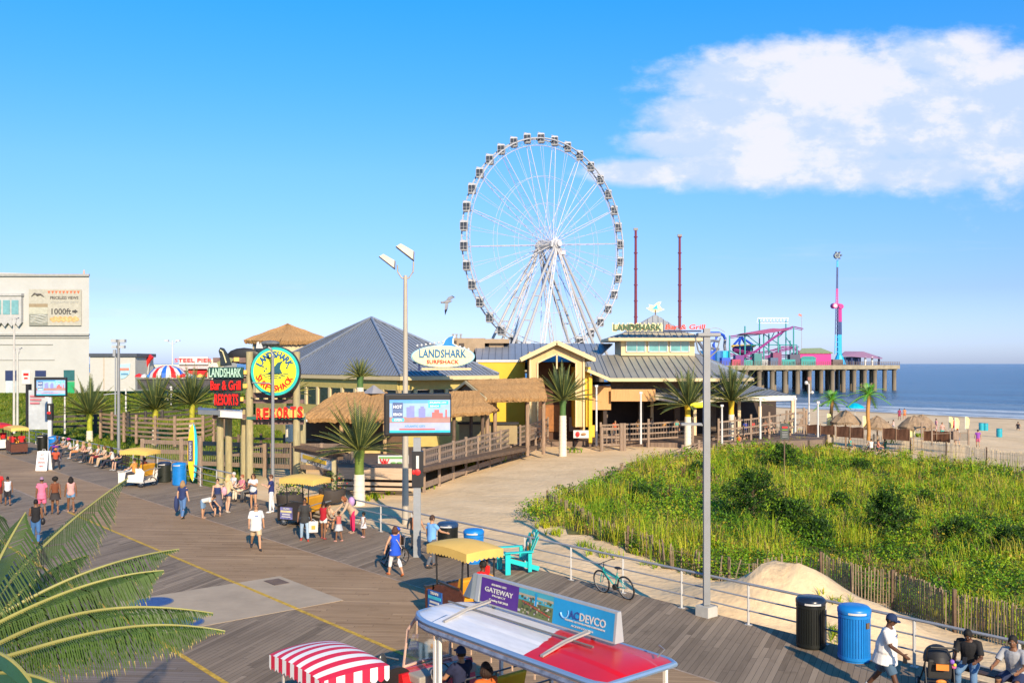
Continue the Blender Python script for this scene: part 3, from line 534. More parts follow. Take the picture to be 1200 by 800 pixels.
# thatched hut with a skylight
T=thing('thatched_hut','big thatched pavilion roof with a small grey skylight behind the spiky palm','hut',at(400,500,60))
HYY=60; f0=at(354,489,HYY); f1=at(458,489,HYY-.5); r0=at(394,461,HYY+3.4); r1=at(452,459,HYY+4); b1=at(472,482,HYY+8); b0=at(362,482,HYY+8)
mb=MB(); thatch_face(mb,f0,f1,r1,r0,t=.3); thatch_face(mb,f1,b1,r1,r1,t=.3); thatch_face(mb,b1,b0,r0,r1,t=.3); thatch_face(mb,b0,f0,r0,r0,t=.3); mb.build('roof',THATCH,T,world=True)
mb=MB(); c_=at(438,459,HYY+3.7); mb.tube([c_-Vector((0,0,.1)),c_+Vector((0,0,.45))],[.8,.05],4); mb.build('skylight',M((.35,.33,.32),.3,.2),T,world=True)
for x_,Y in ((340,61),(353,60.3),(400,60.3),(451,60),(371,67.5),(430,67.5)):
    p_=at(x_,488,Y); mb=MB(); mb.tube([(p_.x,Y,p_.z+.05),(p_.x,Y,-.2)],.13,8); mb.build('post',M((.42,.27,.13),.8,var=.2,scale=4),T,world=True,smooth=True)
for x_,Y,zz in ((345,60.2,496),(358,60,494)):
    p_=at(x_,zz,Y); mb=MB(); mb.lathe([(.03,.22),(.13,.1),(.13,0)],p_,10); mb.build('lamp_shade',WHITE,T,world=True)
mb=MB(); mb.box((-11.2,66,1.6),(7,.3,2.2)); mb.build('back_wall',M((.12,.07,.04),.8),T,world=True); mb=MB(); mb.box((-11.5,60.8,.75),(6,.5,1.1),m=1); mb.box((-11.5,60.7,1.35),(6.2,.8,.08),m=2); mb.build('bar_front',[M((.12,.07,.04),.8),M((.55,.40,.16),.7,var=.2),DARKWOOD],T,world=True)
# ---------- left: white hall and annexe ----------
T=thing('white_hall','large off-white hall with banner, blue-glazed bay and green doors at the far left','building',at(20,457,130))
HW=M((.44,.445,.425),.75,var=.05,scale=.5); YH=130
def hx(x): return (x-CX)/F*YH
def hz(y): return CAMH-(y-HY)/F*YH
mb=MB(); 
poly=[Vector((hx(-60),YH,2.4)),Vector((hx(104.5),YH,2.4)),Vector((hx(104.5),YH,hz(323))),Vector((hx(-60),YH,hz(317)))]
mb.prism(poly,(-24,42,0)); mb.build('wall',HW,T,world=True)
mb=MB()
def hbox(x0,y0,x1,y1,d=.15,m=0,o=0): mb.box(((hx(x0)+hx(x1))/2,YH-d/2-o,(hz(y0)+hz(y1))/2),(abs(hx(x1)-hx(x0)),d,abs(hz(y0)-hz(y1))),m=m)
hbox(-60,321,105.3,323.8,.3); hbox(-60,391,105.3,393,.35); hbox(-60,395,105,396,.2); hbox(-60,403,62,404,.12); hbox(-60,421,64,422,.1)
mb.build('cornice',M((.33,.33,.31),.7),T,world=True)
mb=MB(); hbox(-60,347,27.5,378,.6); wb=mb.build('window_bay',M((.42,.42,.41),.6),T,world=True)
mb=MB(); hbox(-60,344,28.5,347,.8); 
for k in range(8): mb.prism([Vector((hx(-36+8*k),YH-.62,hz(378))),Vector((hx(-28+8*k),YH-.62,hz(378))),Vector((hx(-32+8*k),YH-.62,hz(383)))],(0,.15,0))
mb.build('bay_trim',M((.42,.42,.41),.6),T,world=True)
for x0,x1 in ((-14,-6),(-4,4),(6.5,14.5),(16.5,24.5)):
    mb=MB(); hbox(x0,352,x1,368.5,.08,o=.6); mb.build('window',M((.16,.34,.36),.1,var=.15),T,world=True)
for x0,y0,x1,y1,mt_ in ((6.5,434,20,446,NAVY),(7,446,19.5,463,M((.45,.52,.55),.4)),(41.5,434,54,441,NAVY),(75,433.5,87.5,446,M((.03,.12,.13),.3)),(78,447,87.5,461,M((.02,.33,.12),.5))):
    mb=MB(); hbox(x0,y0,x1,y1,.1); mb.build('door',mt_,T,world=True)
mb=MB(); hbox(26,434,36,450,.12); hbox(28,437,34,440,.05,m=1,o=.12); hbox(29,442,33,444,.05,m=1,o=.12); mb.build('panel',[WHITE,REDP],T,world=True)
mb=MB(); p_=Vector((hx(96.5),YH+.5,hz(323))); mb.tube([p_,p_+Vector((0,0,.75)),p_+Vector((0,0,.9))],[.16,.1,.02],8); mb.build('finial',M((.6,.35,.2),.7),T,world=True)
# banner hung on the hall
BN=thing('wall_banner','large printed banner with a bird, seascape and 1000ft lettering on the white hall','banner',at(65,382,YH-.2))
mb=MB(); hbox(35,339,96,381.5,.06,0,.2); mb.build('sheet',M((.40,.385,.32),.7),BN,world=True)
mb=MB(); hbox(35.3,356,57,360,.03,0,.27); hbox(35.3,360,57,368,.03,1,.27); hbox(35.3,368,57,381,.03,2,.27)
for k in range(4): mb.tube([Vector((hx(37+i*2),YH-.3,hz(370+k*2.6+math.sin(i*.8+k)*.9))) for i in range(11)],.07,4,m=3)
mb.tube([Vector((hx(38),YH-.3,hz(347.5))),Vector((hx(42),YH-.3,hz(344))),Vector((hx(45),YH-.3,hz(345.5))),Vector((hx(49),YH-.3,hz(345))),Vector((hx(53),YH-.3,hz(348)))],[.05,.13,.18,.13,.05],5,m=4)
mb.build('seascape',[M((.28,.22,.14),.8),M((.42,.42,.34),.8),M((.22,.23,.20),.8),M((.5,.5,.45),.8),M((.12,.11,.1),.8)],BN,world=True)
mb=MB()
for k in range(9):
    x_=58.5+k*4.3; mb.prism([Vector((hx(x_-1.7),YH-.3,hz(341))),Vector((hx(x_+1.7),YH-.3,hz(341))),Vector((hx(x_),YH-.3,hz(344.5)))],(0,.04,0),m=0)
mb.text('PRICELESS VIEWS',(hx(76.5),YH-.28,hz(349)),(1,0,0),(0,0,1),hx(93)-hx(60),.42,m=1); mb.text('ATLANTIC CITY',(hx(76.5),YH-.28,hz(354.5)),(1,0,0),(0,0,1),hx(93)-hx(60),.26,m=3); mb.text('1000ft',(hx(73),YH-.28,hz(365)),(1,0,0),(0,0,1),hx(84)-hx(61),.85,m=1)
mb.box((hx(87.5),YH-.29,hz(365)),(.4,.04,.3),m=1); mb.prism([Vector((hx(88.8),YH-.31,hz(362.5))),Vector((hx(92.5),YH-.31,hz(365))),Vector((hx(88.8),YH-.31,hz(367.5)))],(0,.05,0),m=1)
for k in range(16): mb.ell((hx(62+k*1.95),YH-.28,hz(374+math.sin(k*2.1)*1.6)),(.32,.03,.26),8,m=2)
mb.build('lettering',[M((.60,.14,.06),.7),M((.07,.07,.07),.7),M((.55,.36,.16),.8,var=.4,scale=3),M((.35,.36,.34),.7)],BN,world=True)
T=thing('white_annexe','low white block with a dark roof edge and a blue shield painted on its wall','building',at(133,456,118))
YH=118
mb=MB(); hbox(105.5,418,158.5,458,6,0,-6); mb.build('wall',M((.46,.455,.42),.75,var=.05),T,world=True)
mb=MB(); hbox(105,414,161,418,6.4,0,-6.2); mb.build('roof_edge',M((.06,.07,.09),.5),T,world=True)
mb=MB(); hbox(121.5,419,122.2,456,.05); mb.build('joint',M((.45,.33,.22),.7),T,world=True)
mb=MB(); c=[(139,427),(153,426),(152,438),(147,442.5),(142,444)]
mb.prism([Vector((hx(x),YH-.1,hz(y))) for x,y in c[::-1]],(0,.08,0)); mb.box((hx(146),YH-.13,hz(432.5)),(1.2,.04,.34),m=1); mb.box((hx(146.5),YH-.13,hz(438)),(.9,.04,.2),m=2); mb.build('emblem',[M((.35,.55,.65),.7),M((.65,.2,.15),.7),M((.1,.25,.4),.7)],T,world=True)
# pale shops beyond with red lettering
T=thing('boardwalk_shop','low pale shop with red lettering on its roof sign behind the striped umbrella','building',at(240,444,125)); YH=125
mb=MB(); hbox(161,427,212,442,5,0,-5); hbox(212,421,262,445,6,0,-6); mb.build('wall',M((.66,.60,.50),.8),T,world=True)
mb=MB(); hbox(211,418,245,427,.3,0,.1); mb.text('STEEL PIER',(hx(228),YH-.5,hz(422)),(1,0,0),(0,0,1),5,.5,m=1); hbox(212,429,250,434,.4,2,.1); hbox(222,432,244,441,.2,1,.3); mb.build('sign_board',[WHITE,REDP,M((.6,.45,.45),.7)],T,world=True)
# ---------- pier ----------
PE=Vector((131,317,0)); pv,pw=tovw(PE.x,PE.y); PZ=6.35
T=thing('amusement_pier','long concrete amusement pier standing on rows of round piles in the sea','pier',(PE.x,PE.y,SEA))
PC=M((.34,.29,.19),.85,var=.2,scale=.4); PILE=M((.19,.155,.11),.9,var=.3,scale=.5,stretch=(1,1,.3))
V0=pv-190
mb=MB(); mb.prism([vw(V0,pw,PZ),vw(pv,pw,PZ),vw(pv,pw+62,PZ),vw(V0,pw+62,PZ)],(0,0,-1.3)); mb.build('deck',PC,T,world=True)
pile=None
for k in range(30):
    for j,w_ in enumerate((1.2,10,22,36,52)):
        v_=pv-1.6-6.4*k
        if v_<V0: continue
        if j==0 or pile is None or True:
            if pile is None:
                q=MB(); q.tube([(0,0,SEA-3),(0,0,PZ-1.9),(0,0,PZ-1.3)],[.72,.72,1.05],10); pile=q.build('pile',PILE,T,world=True,smooth=True); me_=pile.data; bpy.data.objects.remove(pile)
            if j>=3 and k>12: continue
            o=bpy.data.objects.new('pile',me_); C.objects.link(o); o.parent=T; o.matrix_parent_inverse=wm(T).inverted(); o.location=vw(v_+(0,1.1,-.7,.6,0)[j],pw+w_)
mb=MB()
for k in range(30): v_=pv-1.6-6.4*k; mb.bar(vw(v_,pw+.3,PZ-1.5),vw(v_,pw+60,PZ-1.5),.9,.5)
mb.build('cross_beam',PILE,T,world=True)
mb=MB()
for z in (.4,.75,1.1): mb.bar(vw(V0,pw+.15,PZ+z),vw(pv,pw+.15,PZ+z),.07)
for k in range(160): mb.bar(vw(pv-k*1.2,pw+.15,PZ),vw(pv-k*1.2,pw+.15,PZ+1.1),.09)
for z in (.4,.75,1.1): mb.bar(vw(pv-.15,pw,PZ+z),vw(pv-.15,pw+60,PZ+z),.07)
mb.build('railing',DARKWOOD,T,world=True)
def pbox(mb,x0,y0,x1,y1,Y,d,m=0): box_px(mb,x0,y0,x1,y1,Y,d,m)
PINK=M((.50,.02,.21),.5,var=.06); PTEAL=M((.02,.28,.27),.5,var=.1); PURP=M((.22,.05,.28),.5,var=.1); PBLUE=M((.02,.08,.50),.5)
def pY(x,off=8):   # depth of a point on the pier seen at pixel column x, off metres in from the edge
    k=(x-CX)/F; return (pw+off)/(WD.x*k+WD.y)
T=thing('pink_arcade','bright pink ride hall with a green and cream roof on the pier','building',at(957,427,pY(957)))
Y=pY(957,6); mb=MB(); pbox(mb,936,413,974,427.5,Y,8); mb.build('wall',PINK,T,world=True)
mb=MB(); a_=at(935,413,Y-.5);b_=at(976,413,Y-.5); mb.prism([a_,b_,at(962,407.5,Y+5),at(940,408,Y+5)],(0,.2,-.3)); mb.build('roof',M((.28,.34,.18),.6,var=.2),T,world=True)
T=thing('green_booth','small dark green booth in front of the pink ride hall','booth',at(947,427,pY(947,2)))
Y=pY(947,2); mb=MB(); pbox(mb,939,419.5,956,427.8,Y,4); mb.build('wall',PTEAL,T,world=True); mb=MB(); mb.prism([at(938,419.5,Y-.2),at(957,419.5,Y-.2),at(953,417.3,Y+2),at(941,417.3,Y+2)],(0,.1,-.15)); mb.build('roof',M((.1,.4,.33),.5),T,world=True)
T=thing('purple_pavilion','open pavilion with a broad faded purple hipped roof near the pier end','pavilion',at(1005,427,pY(1005,9)))
Y=pY(1010,6); mb=MB(); e=[at(986,417,Y),at(1034,420.5,Y-1),at(1034,419,Y+18),at(984,417,Y+18)]; tp=[at(990,411.5,Y+8),at(1012,411.8,Y+7)]
mb.add([*e,*tp],[(0,1,5,4),(1,2,5),(2,3,4,5),(3,0,4),(3,2,1,0)]); mb.build('roof',M((.36,.20,.29),.6,var=.15),T,world=True)
for k in range(6):
    p_=at(990+k*8,418,Y+.6); mb=MB(); mb.bar(p_,(p_.x,p_.y,PZ),.5); mb.build('post',WHITE if k in(3,4) else NAVY,T,world=True)
mb=MB(); pbox(mb,989,418,1009,428,Y+2,4); mb.build('stall',M((.02,.06,.16),.5),T,world=True)
# swing tower
T=thing('tower_ride','very tall blue and pink pendulum tower ride standing near the pier end','ride',at(981,427,pY(981,10)))
Y=pY(981,10)
LB=M((.02,.38,.70),.4,var=.08); DB=M((.03,.06,.18),.4); 
def tw(y): return at(983.5,y,Y)
q=[tw(419),tw(392),tw(377),tw(356)]; 
for a_,b_,mt_ in ((q[0],q[1],LB),(q[1],q[2],DB),(q[2],q[3],PINK)):
    mb=MB(); mb.tube([a_,b_],[.85,.8],10); mb.build('mast',mt_,T,world=True,smooth=True)
mb=MB(); mb.tube([tw(419)+Vector((0,0,-2.2)),tw(416)],[2.2,1],10); mb.build('base',LB,T,world=True)
mb=MB(); 
for dx in (-3.4,0): 
    pass
arm=[(-2.2,415,0),(-2.0,392,1),(-1.9,372,1),(-1.9,358,2),(-1.6,345,2),(-1.4,338,1),(-1.0,326,1),(-.6,313,0),(-.3,305,0)]
cols=[LB,DB,PINK]
for (x0,y0,c0),(x1,y1,c1) in zip(arm,arm[1:]):
    wd0=max(.3,1.1*(y0-300)/110*.9); wd1=max(.25,1.1*(y1-300)/110*.9)
    mb=MB(); p0=at(981.5+x0*.4,y0,Y-1.5); p1=at(981.5+x1*.4,y1,Y-1.5)
    for s_ in (-1,1): mb.bar(p0+Vector((s_*wd0*.6,0,0)),p1+Vector((s_*wd1*.6,0,0)),.26)
    for k in range(4):
        t_=(k+.5)/4; pp=p0+(p1-p0)*t_; ww=wd0+(wd1-wd0)*t_; mb.bar(pp-Vector((ww*.6,0,0)),pp+Vector((ww*.6,0,0)),.22)
    mb.build('arm',cols[c0],T,world=True)
mb=MB(); c_=at(979,358,Y-2); mb.tube([c_,c_+Vector((0,2.4,0))],0.9,16); c2_=at(986,359,Y-1); mb.tube([c2_,c2_+Vector((0,2,0))],.8,16,m=0); mb.tube([c_-Vector((0,.1,0)),c_],.6,12,m=1); mb.build('hub',[PINK,WHITE],T,world=True)
mb=MB(); c_=at(980.7,299.5,Y-1.5); mb.tube([c_-Vector((0,.8,0)),c_+Vector((0,.8,0))],.95,16); mb.tube([c_-Vector((0,1,0)),c_+Vector((0,1,0))],.5,12,m=1)
for k in range(6): a_=k*PI/3; mb.box(c_+Vector((1.1*math.cos(a_),-.9,1.1*math.sin(a_))),(.5,.6,.5),m=1)
mb.build('gondola',[M((.25,.3,.3),.4),M((.05,.08,.15),.4)],T,world=True)
# coaster
T=thing('roller_coaster','steel roller coaster with teal columns, purple track and a lattice sign frame on the pier','roller coaster',at(890,427,pY(890,12)))
def K(x,y,o=10): return at(x,y,pY(x,o))
def cols_(lst,mt_,name='column',r_=.22):
    for x,y,o in lst:
        p=K(x,y,o); mb=MB(); mb.tube([p,(p.x,p.y,PZ)],r_,6); mb.build(name,mt_,T,world=True)
cols_([(855,393,8),(873,382,8),(890,374,16),(895,391,8),(901,391,14),(912,387,8),(921,376,16),(930,382,8),(934,405,6),(914,404,14),(880,404,16),(867,404,14),(926,399,10)],PTEAL)
TRK=M((.26,.04,.20),.5)
for pts in ([(846,425,6),(865,419,6),(885,411,6),(905,396,6),(920,386,7),(929,382.5,8),(940,385,9)],
            [(855,394,8),(870,392,9),(885,390.5,10),(905,387,12),(925,384,13)],[(860,409,14),(875,412,14),(890,413,15),(905,410,15),(918,406,15),(935,406,14)],[(848,413,14),(862,416,12),(880,419,11),(900,417,10),(912,411,9),(928,407,9),(936,412,9)],
            [(870,421,12),(890,420,13),(915,416,13),(935,416,13)]):
    mb=MB(); c=[K(*p) for p in pts]; o_=Vector((.5,.6,0))
    mb.tube(c,.16,6); mb.tube([p+o_ for p in c],.16,6)
    for a_,b_ in zip(c,c[1:]):
        n_=max(2,int((b_-a_).length/1.2))
        for k in range(n_): q_=a_+(b_-a_)*k/n_; mb.bar(q_,q_+o_,.12); 
    mb.tube([p-Vector((0,0,.5)) for p in c],.12,5)
    mb.build('track',TRK,T,world=True)
mb=MB(); mb.prism([K(868,391,6),K(906,384.5,6),K(929,386,6),K(896,391,6)],(0,6,0)); mb.build('canopy',M((.30,.08,.18),.6),T,world=True)
for (x0,y0,x1,y1) in ((855,394,895,390),(873,391,890,404),(895,391,914,404),(880,404,934,404),(903,398,908,388),(912,396,921,386),(855,410,867,419),(895,405,912,420),(921,395,930,408)):
    mb=MB(); mb.tube([K(x0,y0,9),K(x1,y1,9)],.14,5); mb.build('brace',PTEAL,T,world=True)
mb=MB(); Yq=pY(905,16)
for y in (372.5,378.5): mb.bar(at(888,y,Yq),at(924,y,Yq),.2)
for k in range(19): mb.bar(at(888+k*2,372.5,Yq),at(888+k*2+(1.2 if k%2 else -1.2),378.5,Yq),.14)
mb.build('sign_frame',M((.45,.5,.5),.5,.4),T,world=True)
T=thing('pirate_ship_ride','swinging boat ride with blue stays and a yellow rimmed hull among the coaster columns','ride',K(867,425,18))
mb=MB(); 
for x0,x1 in ((868,860),(868,866),(869,874),(869,882)): mb.bar(K(x0,395,20),K(x1,404,20),.5)
mb.build('stay',PBLUE,T,world=True)
mb=MB(); mb.tube([K(858,405.5,20),K(866,407,20),K(876,407,20),K(885,405,20)],[.4,.9,.9,.3],8); mb.build('hull',M((.55,.40,.06),.5),T,world=True)
mb=MB(); mb.tube([K(861,409,19),K(870,411,19),K(880,409,19)],[1,1.6,.9],8); mb.tube([K(870,414,19),K(870,427,19)],1.2,8); mb.build('keel',M((.12,.03,.10),.5),T,world=True)
T=thing('blue_ride_hall','bright blue round walled ride with dark loops of track above it','ride',K(838,425,10))
mb=MB(); 
for x_,m_ in ((826,0),(832,1),(841,0),(848,2)): p=K(x_,411,10); mb.tube([(p.x,p.y,PZ),p],1.5,10,m=m_)
mb.build('drum',[M((.03,.16,.38),.5),PBLUE,M((.02,.42,.66),.5)],T,world=True)
mb=MB()
for (pts) in ([(818,392),(825,391),(834,390),(842,390),(848,393),(850,398)],[(818,399),(824,408),(828,420)],[(828,400),(836,399),(842,400)],[(830,391),(831,400),(832,412)],[(822,407),(834,408),(842,409)],[(840,394),(836,404),(838,412)],[(850,395),(849,405),(850,413)]):
    mb.tube([K(x,y,12) for x,y in pts],.42,6,m=random.randint(0,1))
mb.build('track',[M((.16,.17,.2),.5),PBLUE],T,world=True)
mb=MB(); mb.tube([K(826+k*1.8,389-5*math.sin(PI*k/13),14) for k in range(14)],.1,5); mb.build('arch',M((.4,.42,.4),.5),T,world=True)
T=thing('snack_stall','cluster of small colourful stalls between the coaster legs','stall',K(905,427,4))
for k,(x0,x1,y0,mt_) in enumerate(((858,868,421,M((.4,.05,.1),.6)),(870,882,422,PTEAL),(886,900,421,M((.35,.36,.36),.6)),(903,912,419,M((.08,.12,.2),.6)),(914,932,421,PTEAL),(846,856,419,PBLUE),(976,988,421,M((.12,.1,.1),.6)),(862,872,416,M((.15,.04,.2),.6)),(884,893,414,M((.05,.2,.2),.6)),(906,916,413,M((.2,.05,.12),.6)),(926,938,415,M((.08,.08,.12),.6)))):
    mb=MB(); pbox(mb,x0,y0,x1,427.8,pY(x0,3+k%2),3); mb.build('stall',mt_,T,world=True)
# flagpole
T=thing('flagpole','thin flagpole with a small red and white flag above the pier','flagpole',K(939.5,427,12)); p=K(939.5,368,12)
mb=MB(); mb.tube([(p.x,p.y,PZ),p],.1,6); mb.build('pole',GALV,T,world=True); mb=MB(); mb.box(p+Vector((-.5,0,-.3)),(1.1,.05,.7),ry=.3); mb.build('flag',M((.55,.2,.15),.7),T,world=True)
# drop-ride masts
for x_,y_,lab in ((745,270,'dark red mast nearer the big wheel, rising behind the cupola'),(796.5,277.5,'dark red mast farther right from the big wheel, behind the bar and grill sign')):
    Y=235; p=at(x_,y_,Y); T=thing('slingshot_mast',lab,'mast',(p.x,Y,PZ),0,'pair of tall dark red ride masts')
    mb=MB(); mb.tube([(p.x,Y,PZ),p],[.42,.3],8); 
    for z_ in range(8,36,4): mb.tube([(p.x,Y,PZ+z_),(p.x,Y,PZ+z_+.25)],.5,8)
    mb.build('mast',M((.17,.03,.045),.5),T,world=True); mb=MB(); mb.box(p+Vector((0,0,.3)),(1.1,.6,.6)); mb.build('cap',M((.2,.2,.2),.5),T,world=True)
# ---------- observation wheel ----------
WC=Vector((10.8,282,42.4)); WR=31.6
T=thing('observation_wheel','giant white observation wheel with a ring of dark-windowed cabins on the pier','observation wheel',(WC.x,WC.y,PZ))
WW=M((.50,.50,.52),.45,var=.04); WL=M((.36,.36,.37),.5,var=.05); WG=M((.40,.41,.43),.5)
nrm=-WD  # axle direction, towards the camera side
def wp(a_,r_,o=0): return WC+VD*(r_*math.cos(a_))+Vector((0,0,r_*math.sin(a_)))+nrm*o
def wring(mb,r_,o,rad,n=108,m=0): mb.tube([wp(2*PI*k/n,r_,o) for k in range(n)],rad,5,m=m,closed=True)
mb=MB(); 
for o in (-1.15,1.15): wring(mb,WR,o,.24)
wring(mb,WR-2.0,0,.13)
for k in range(108):
    a0=2*PI*k/108; a1=2*PI*(k+1)/108
    mb.bar(wp(a0,WR,1.15),wp(a0,WR,-1.15),.09); mb.bar(wp(a0,WR,1.15),wp((a0+a1)/2,WR-2,0),.07); mb.bar(wp(a1,WR,-1.15),wp((a0+a1)/2,WR-2,0),.07)
mb.build('rim',WG,T,world=True)
NS=18
for k in range(NS):
    a_=2*PI*(k+.27)/NS; mb=MB()
    for s_ in (-1,1):
        h0=wp(a_,1.6,s_*2.2); h1=wp(a_,WR-1.9,s_*.75); mb.tube([h0,h1],.11,5)
    if True:
        n_=14
        for j in range(n_):
            t0,t1=j/n_,(j+1)/n_; A0=wp(a_,1.6+(WR-3.5)*t0,2.2-1.45*t0); B1=wp(a_,1.6+(WR-3.5)*t1,-(2.2-1.45*t1)); B0=wp(a_,1.6+(WR-3.5)*t0,-(2.2-1.45*t0)); A1=wp(a_,1.6+(WR-3.5)*t1,2.2-1.45*t1)
            mb.bar(A0,B1 if j%2 else B0,.05)
    mb.build('spoke',WW,T,world=True)
mb=MB()
for k in range(NS):
    a_=2*PI*(k+.27)/NS
    for da in (.06,-.06): mb.tube([wp(a_+PI/2*(1 if da>0 else -1)*.3,1.9,1.5),wp(a_+PI/NS*.0+da*2.6,WR-1.9,.2)],.05,4)
for r_,rad in ((12.5,.045),(20.5,.05),(5.5,.05)):
    for o in (-.9,.9): wring(mb,r_,o*(1.5 if r_<8 else 1),rad,54)
mb.build('cable',WW,T,world=True)
mb=MB(); mb.tube([WC-nrm*4.6,WC+nrm*4.6],1.25,20); 
for o in (-3.2,3.2): mb.tube([WC+nrm*(o-.3),WC+nrm*(o+.3)],1.7,24)
for k in range(9): a_=2*PI*k/9; mb.bar(wp(a_,.6,3.5),wp(a_,2.1,3.3),.3)
mb.tube([WC+nrm*4.6,WC+nrm*5.3],.9,16); mb.build('hub',WW,T,world=True)
mb=MB(); mb.box(WC+Vector((3.4,-2,-2.5)),(3.4,.6,1.1)); mb.build('plate',M((.7,.45,.45),.5),T,world=True)
for b_ in (-5.5,5.5):
    for a_ in (-19.5,19.5):
        mb=MB(); foot=WC+VD*a_+nrm*(b_*1.0); foot.z=PZ; top=WC+nrm*(b_*.72)
        for s_ in (-2.3,2.3):
            mb.tube([foot+VD*s_,top+VD*(s_*.22)],[.45,.36],8)
        for t_ in (.16,.36,.56,.76):
            for u0,u1 in (((-1),(1)),): mb.tube([foot+(top-foot)*t_-VD*(2.3*(1-.78*t_)),foot+(top-foot)*t_+VD*(2.3*(1-.78*t_))],.2,6)
        mb.build('support_leg',WL,T,world=True)
        mb=MB(); f2=WC+VD*a_*.55+nrm*(b_*1.5); f2.z=PZ; 
        for s_ in (-.8,.8): mb.tube([f2+VD*s_,top+VD*(s_*.4)],.18,6)
        for j in range(16): t0,t1=j/16,(j+1)/16; mb.bar(f2+(top-f2)*t0-VD*(.8-.5*t0),f2+(top-f2)*t1+VD*(.8-.5*t1),.1); mb.bar(f2+(top-f2)*t0+VD*(.8-.5*t0),f2+(top-f2)*t1-VD*(.8-.5*t1),.1)
        mb.build('lattice_leg',WW,T,world=True)
# cabins
cabmb=MB(); cabmb.lathe([(1.0,-1.45),(1.30,-1.2),(1.30,.85),(1.2,1.25),(.8,1.45)],(0,0,0),4); cabmb.bar((0,-1.2,1.5),(0,1.2,1.5),.18)
cab_me=cabmb.build('c0',M((.42,.42,.43),.4)); 
gm=MB()
for k in range(4):
    a_=PI/4+k*PI/2; d=Vector((math.cos(a_),math.sin(a_),0)); s=Vector((-d.y,d.x,0))
    for t_ in (-.43,.43):
        c_=d*.935+s*t_; gm.box(c_+Vector((0,0,.30)),(.05,.78,1.15),a_); gm.box(c_+Vector((0,0,-.72)),(.05,.78,.70),a_)
gls=gm.build('c1',M((.035,.04,.05),.25,var=.2)); m0,m1=cab_me.data,gls.data; bpy.data.objects.remove(cab_me); bpy.data.objects.remove(gls)
for k in range(36):
    a_=2*PI*(k+.5)/36; c_=bpy.data.objects.new('cabin',m0); C.objects.link(c_); c_.parent=T; c_.matrix_parent_inverse=wm(T).inverted(); c_.location=wp(a_,WR+.15,0); c_.rotation_euler=(0,0,BW); c_.scale=(1.12,1.12,1.02)
    d_=bpy.data.objects.new('window',m1); C.objects.link(d_); d_.parent=c_
mb=MB(); mb.box((WC.x,WC.y,PZ+1.6),(34,12,3.2),math.atan2(VD.y,VD.x)); mb.build('platform',M((.3,.3,.32),.6),T,world=True)
mb=MB()
for k in range(14): a_=-PI/2+(k-6.5)*.055; mb.box(wp(a_,WR+.2,3.5),(1.4,1.0,1.3),rz=random.random(),m=k%3)
mb.build('loading_gear',[WW,BLACK,REDP],T,world=True)
# ================= STREET FURNITURE, FENCES, SIGNS =================
# ---- fences of weathered timber ----
def timber_fence(label,pts,hts,rails,post_h,mat=OLDWOOD,sp=2.4,rail=(.05,.16),group=None,skirt=0,post_r=.16,name='timber_fence',infill=0,cat='fence'):
    """pts: ground points (x,y,z); rails at heights; posts every sp"""
    P_=[Vector(p) for p in pts]; T=thing(name,label,cat,P_[0],0,group)
    mb=MB()
    for a_,b_ in zip(P_,P_[1:]):
        for h in rails: mb.bar(a_+Vector((0,0,h)),b_+Vector((0,0,h)),rail[0],rail[1])
        if skirt: mb.bar(a_+Vector((0,0,skirt/2)),b_+Vector((0,0,skirt/2)),.06,skirt)
    mb.build('rail',mat,T,world=True)
    if infill:
        mb=MB()
        for a_,b_ in zip(P_,P_[1:]):
            n_=max(1,int((b_-a_).length/infill)); lo=min(rails); hi=max(rails)
            for k in range(n_): q=a_+(b_-a_)*(k+.5)/n_; mb.bar(q+Vector((0,0,lo)),q+Vector((0,0,hi)),.025)
        mb.build('infill',M((.22,.18,.15),.7),T,world=True)
    d=0; 
    for a_,b_ in zip(P_,P_[1:]):
        L_=(b_-a_).length; n_=max(1,round(L_/sp))
        for k in range(n_+(1 if b_ is P_[-1] else 0)):
            q=a_+(b_-a_)*k/n_; mb=MB(); hh=post_h*random.uniform(.97,1.05); mb.bar(q-Vector((0,0,.4)),q+Vector((0,0,hh)),post_r); mb.build('post',mat,T,world=True)
    return T
def G(px,py,z): return g(px,py,z)
RW=(.05,.13)
# ramp from the restaurant down to the boardwalk (near edge)
timber_fence('long weathered timber ramp railing rising from the palm to the gate beside the sand path',[G(497,572,.05),G(560,549,.05),G(620,529,.05),G(642,520,.1)],0,(.88,1.28,1.68,2.05),2.15,sp=2.6,skirt=.32,infill=.3,rail=RW)
timber_fence('brown timber deck railing below the verandah between the gate and the second white-based palm',[Q(704,521,77.2),Q(760,519,77),Q(812,516,77)],0,(.35,.8,1.25,1.6),1.9,sp=2.7,infill=.22,rail=RW)
timber_fence('reddish timber deck railing under the right end of the verandah',[Q(842,517,78),Q(880,513,80),Q(942,503,84)],0,(.4,.95,1.6),1.95,sp=2.3,infill=.2,rail=RW)
T=thing('timber_gate','heavy timber gate with two thick posts between the ramp and the verandah','gate',Q(715,524,75))
for x_ in (705,728,731.5): p=Q(x_,525,75); q=MB(); q.tube([p-Vector((0,0,.3)),p+Vector((0,0,2.0 if x_>706 else 1.7))],.15,8); q.build('post',OLDWOOD,T,world=True)
q=MB(); 
for y_ in (502,512,521): q.bar(Q(706,y_,75),Q(727,y_,75),.07,.16)
for x_ in (711,717,722): q.bar(Q(x_,502,75),Q(x_,521,75),.06,.12)
q.build('leaf',OLDWOOD,T,world=True)
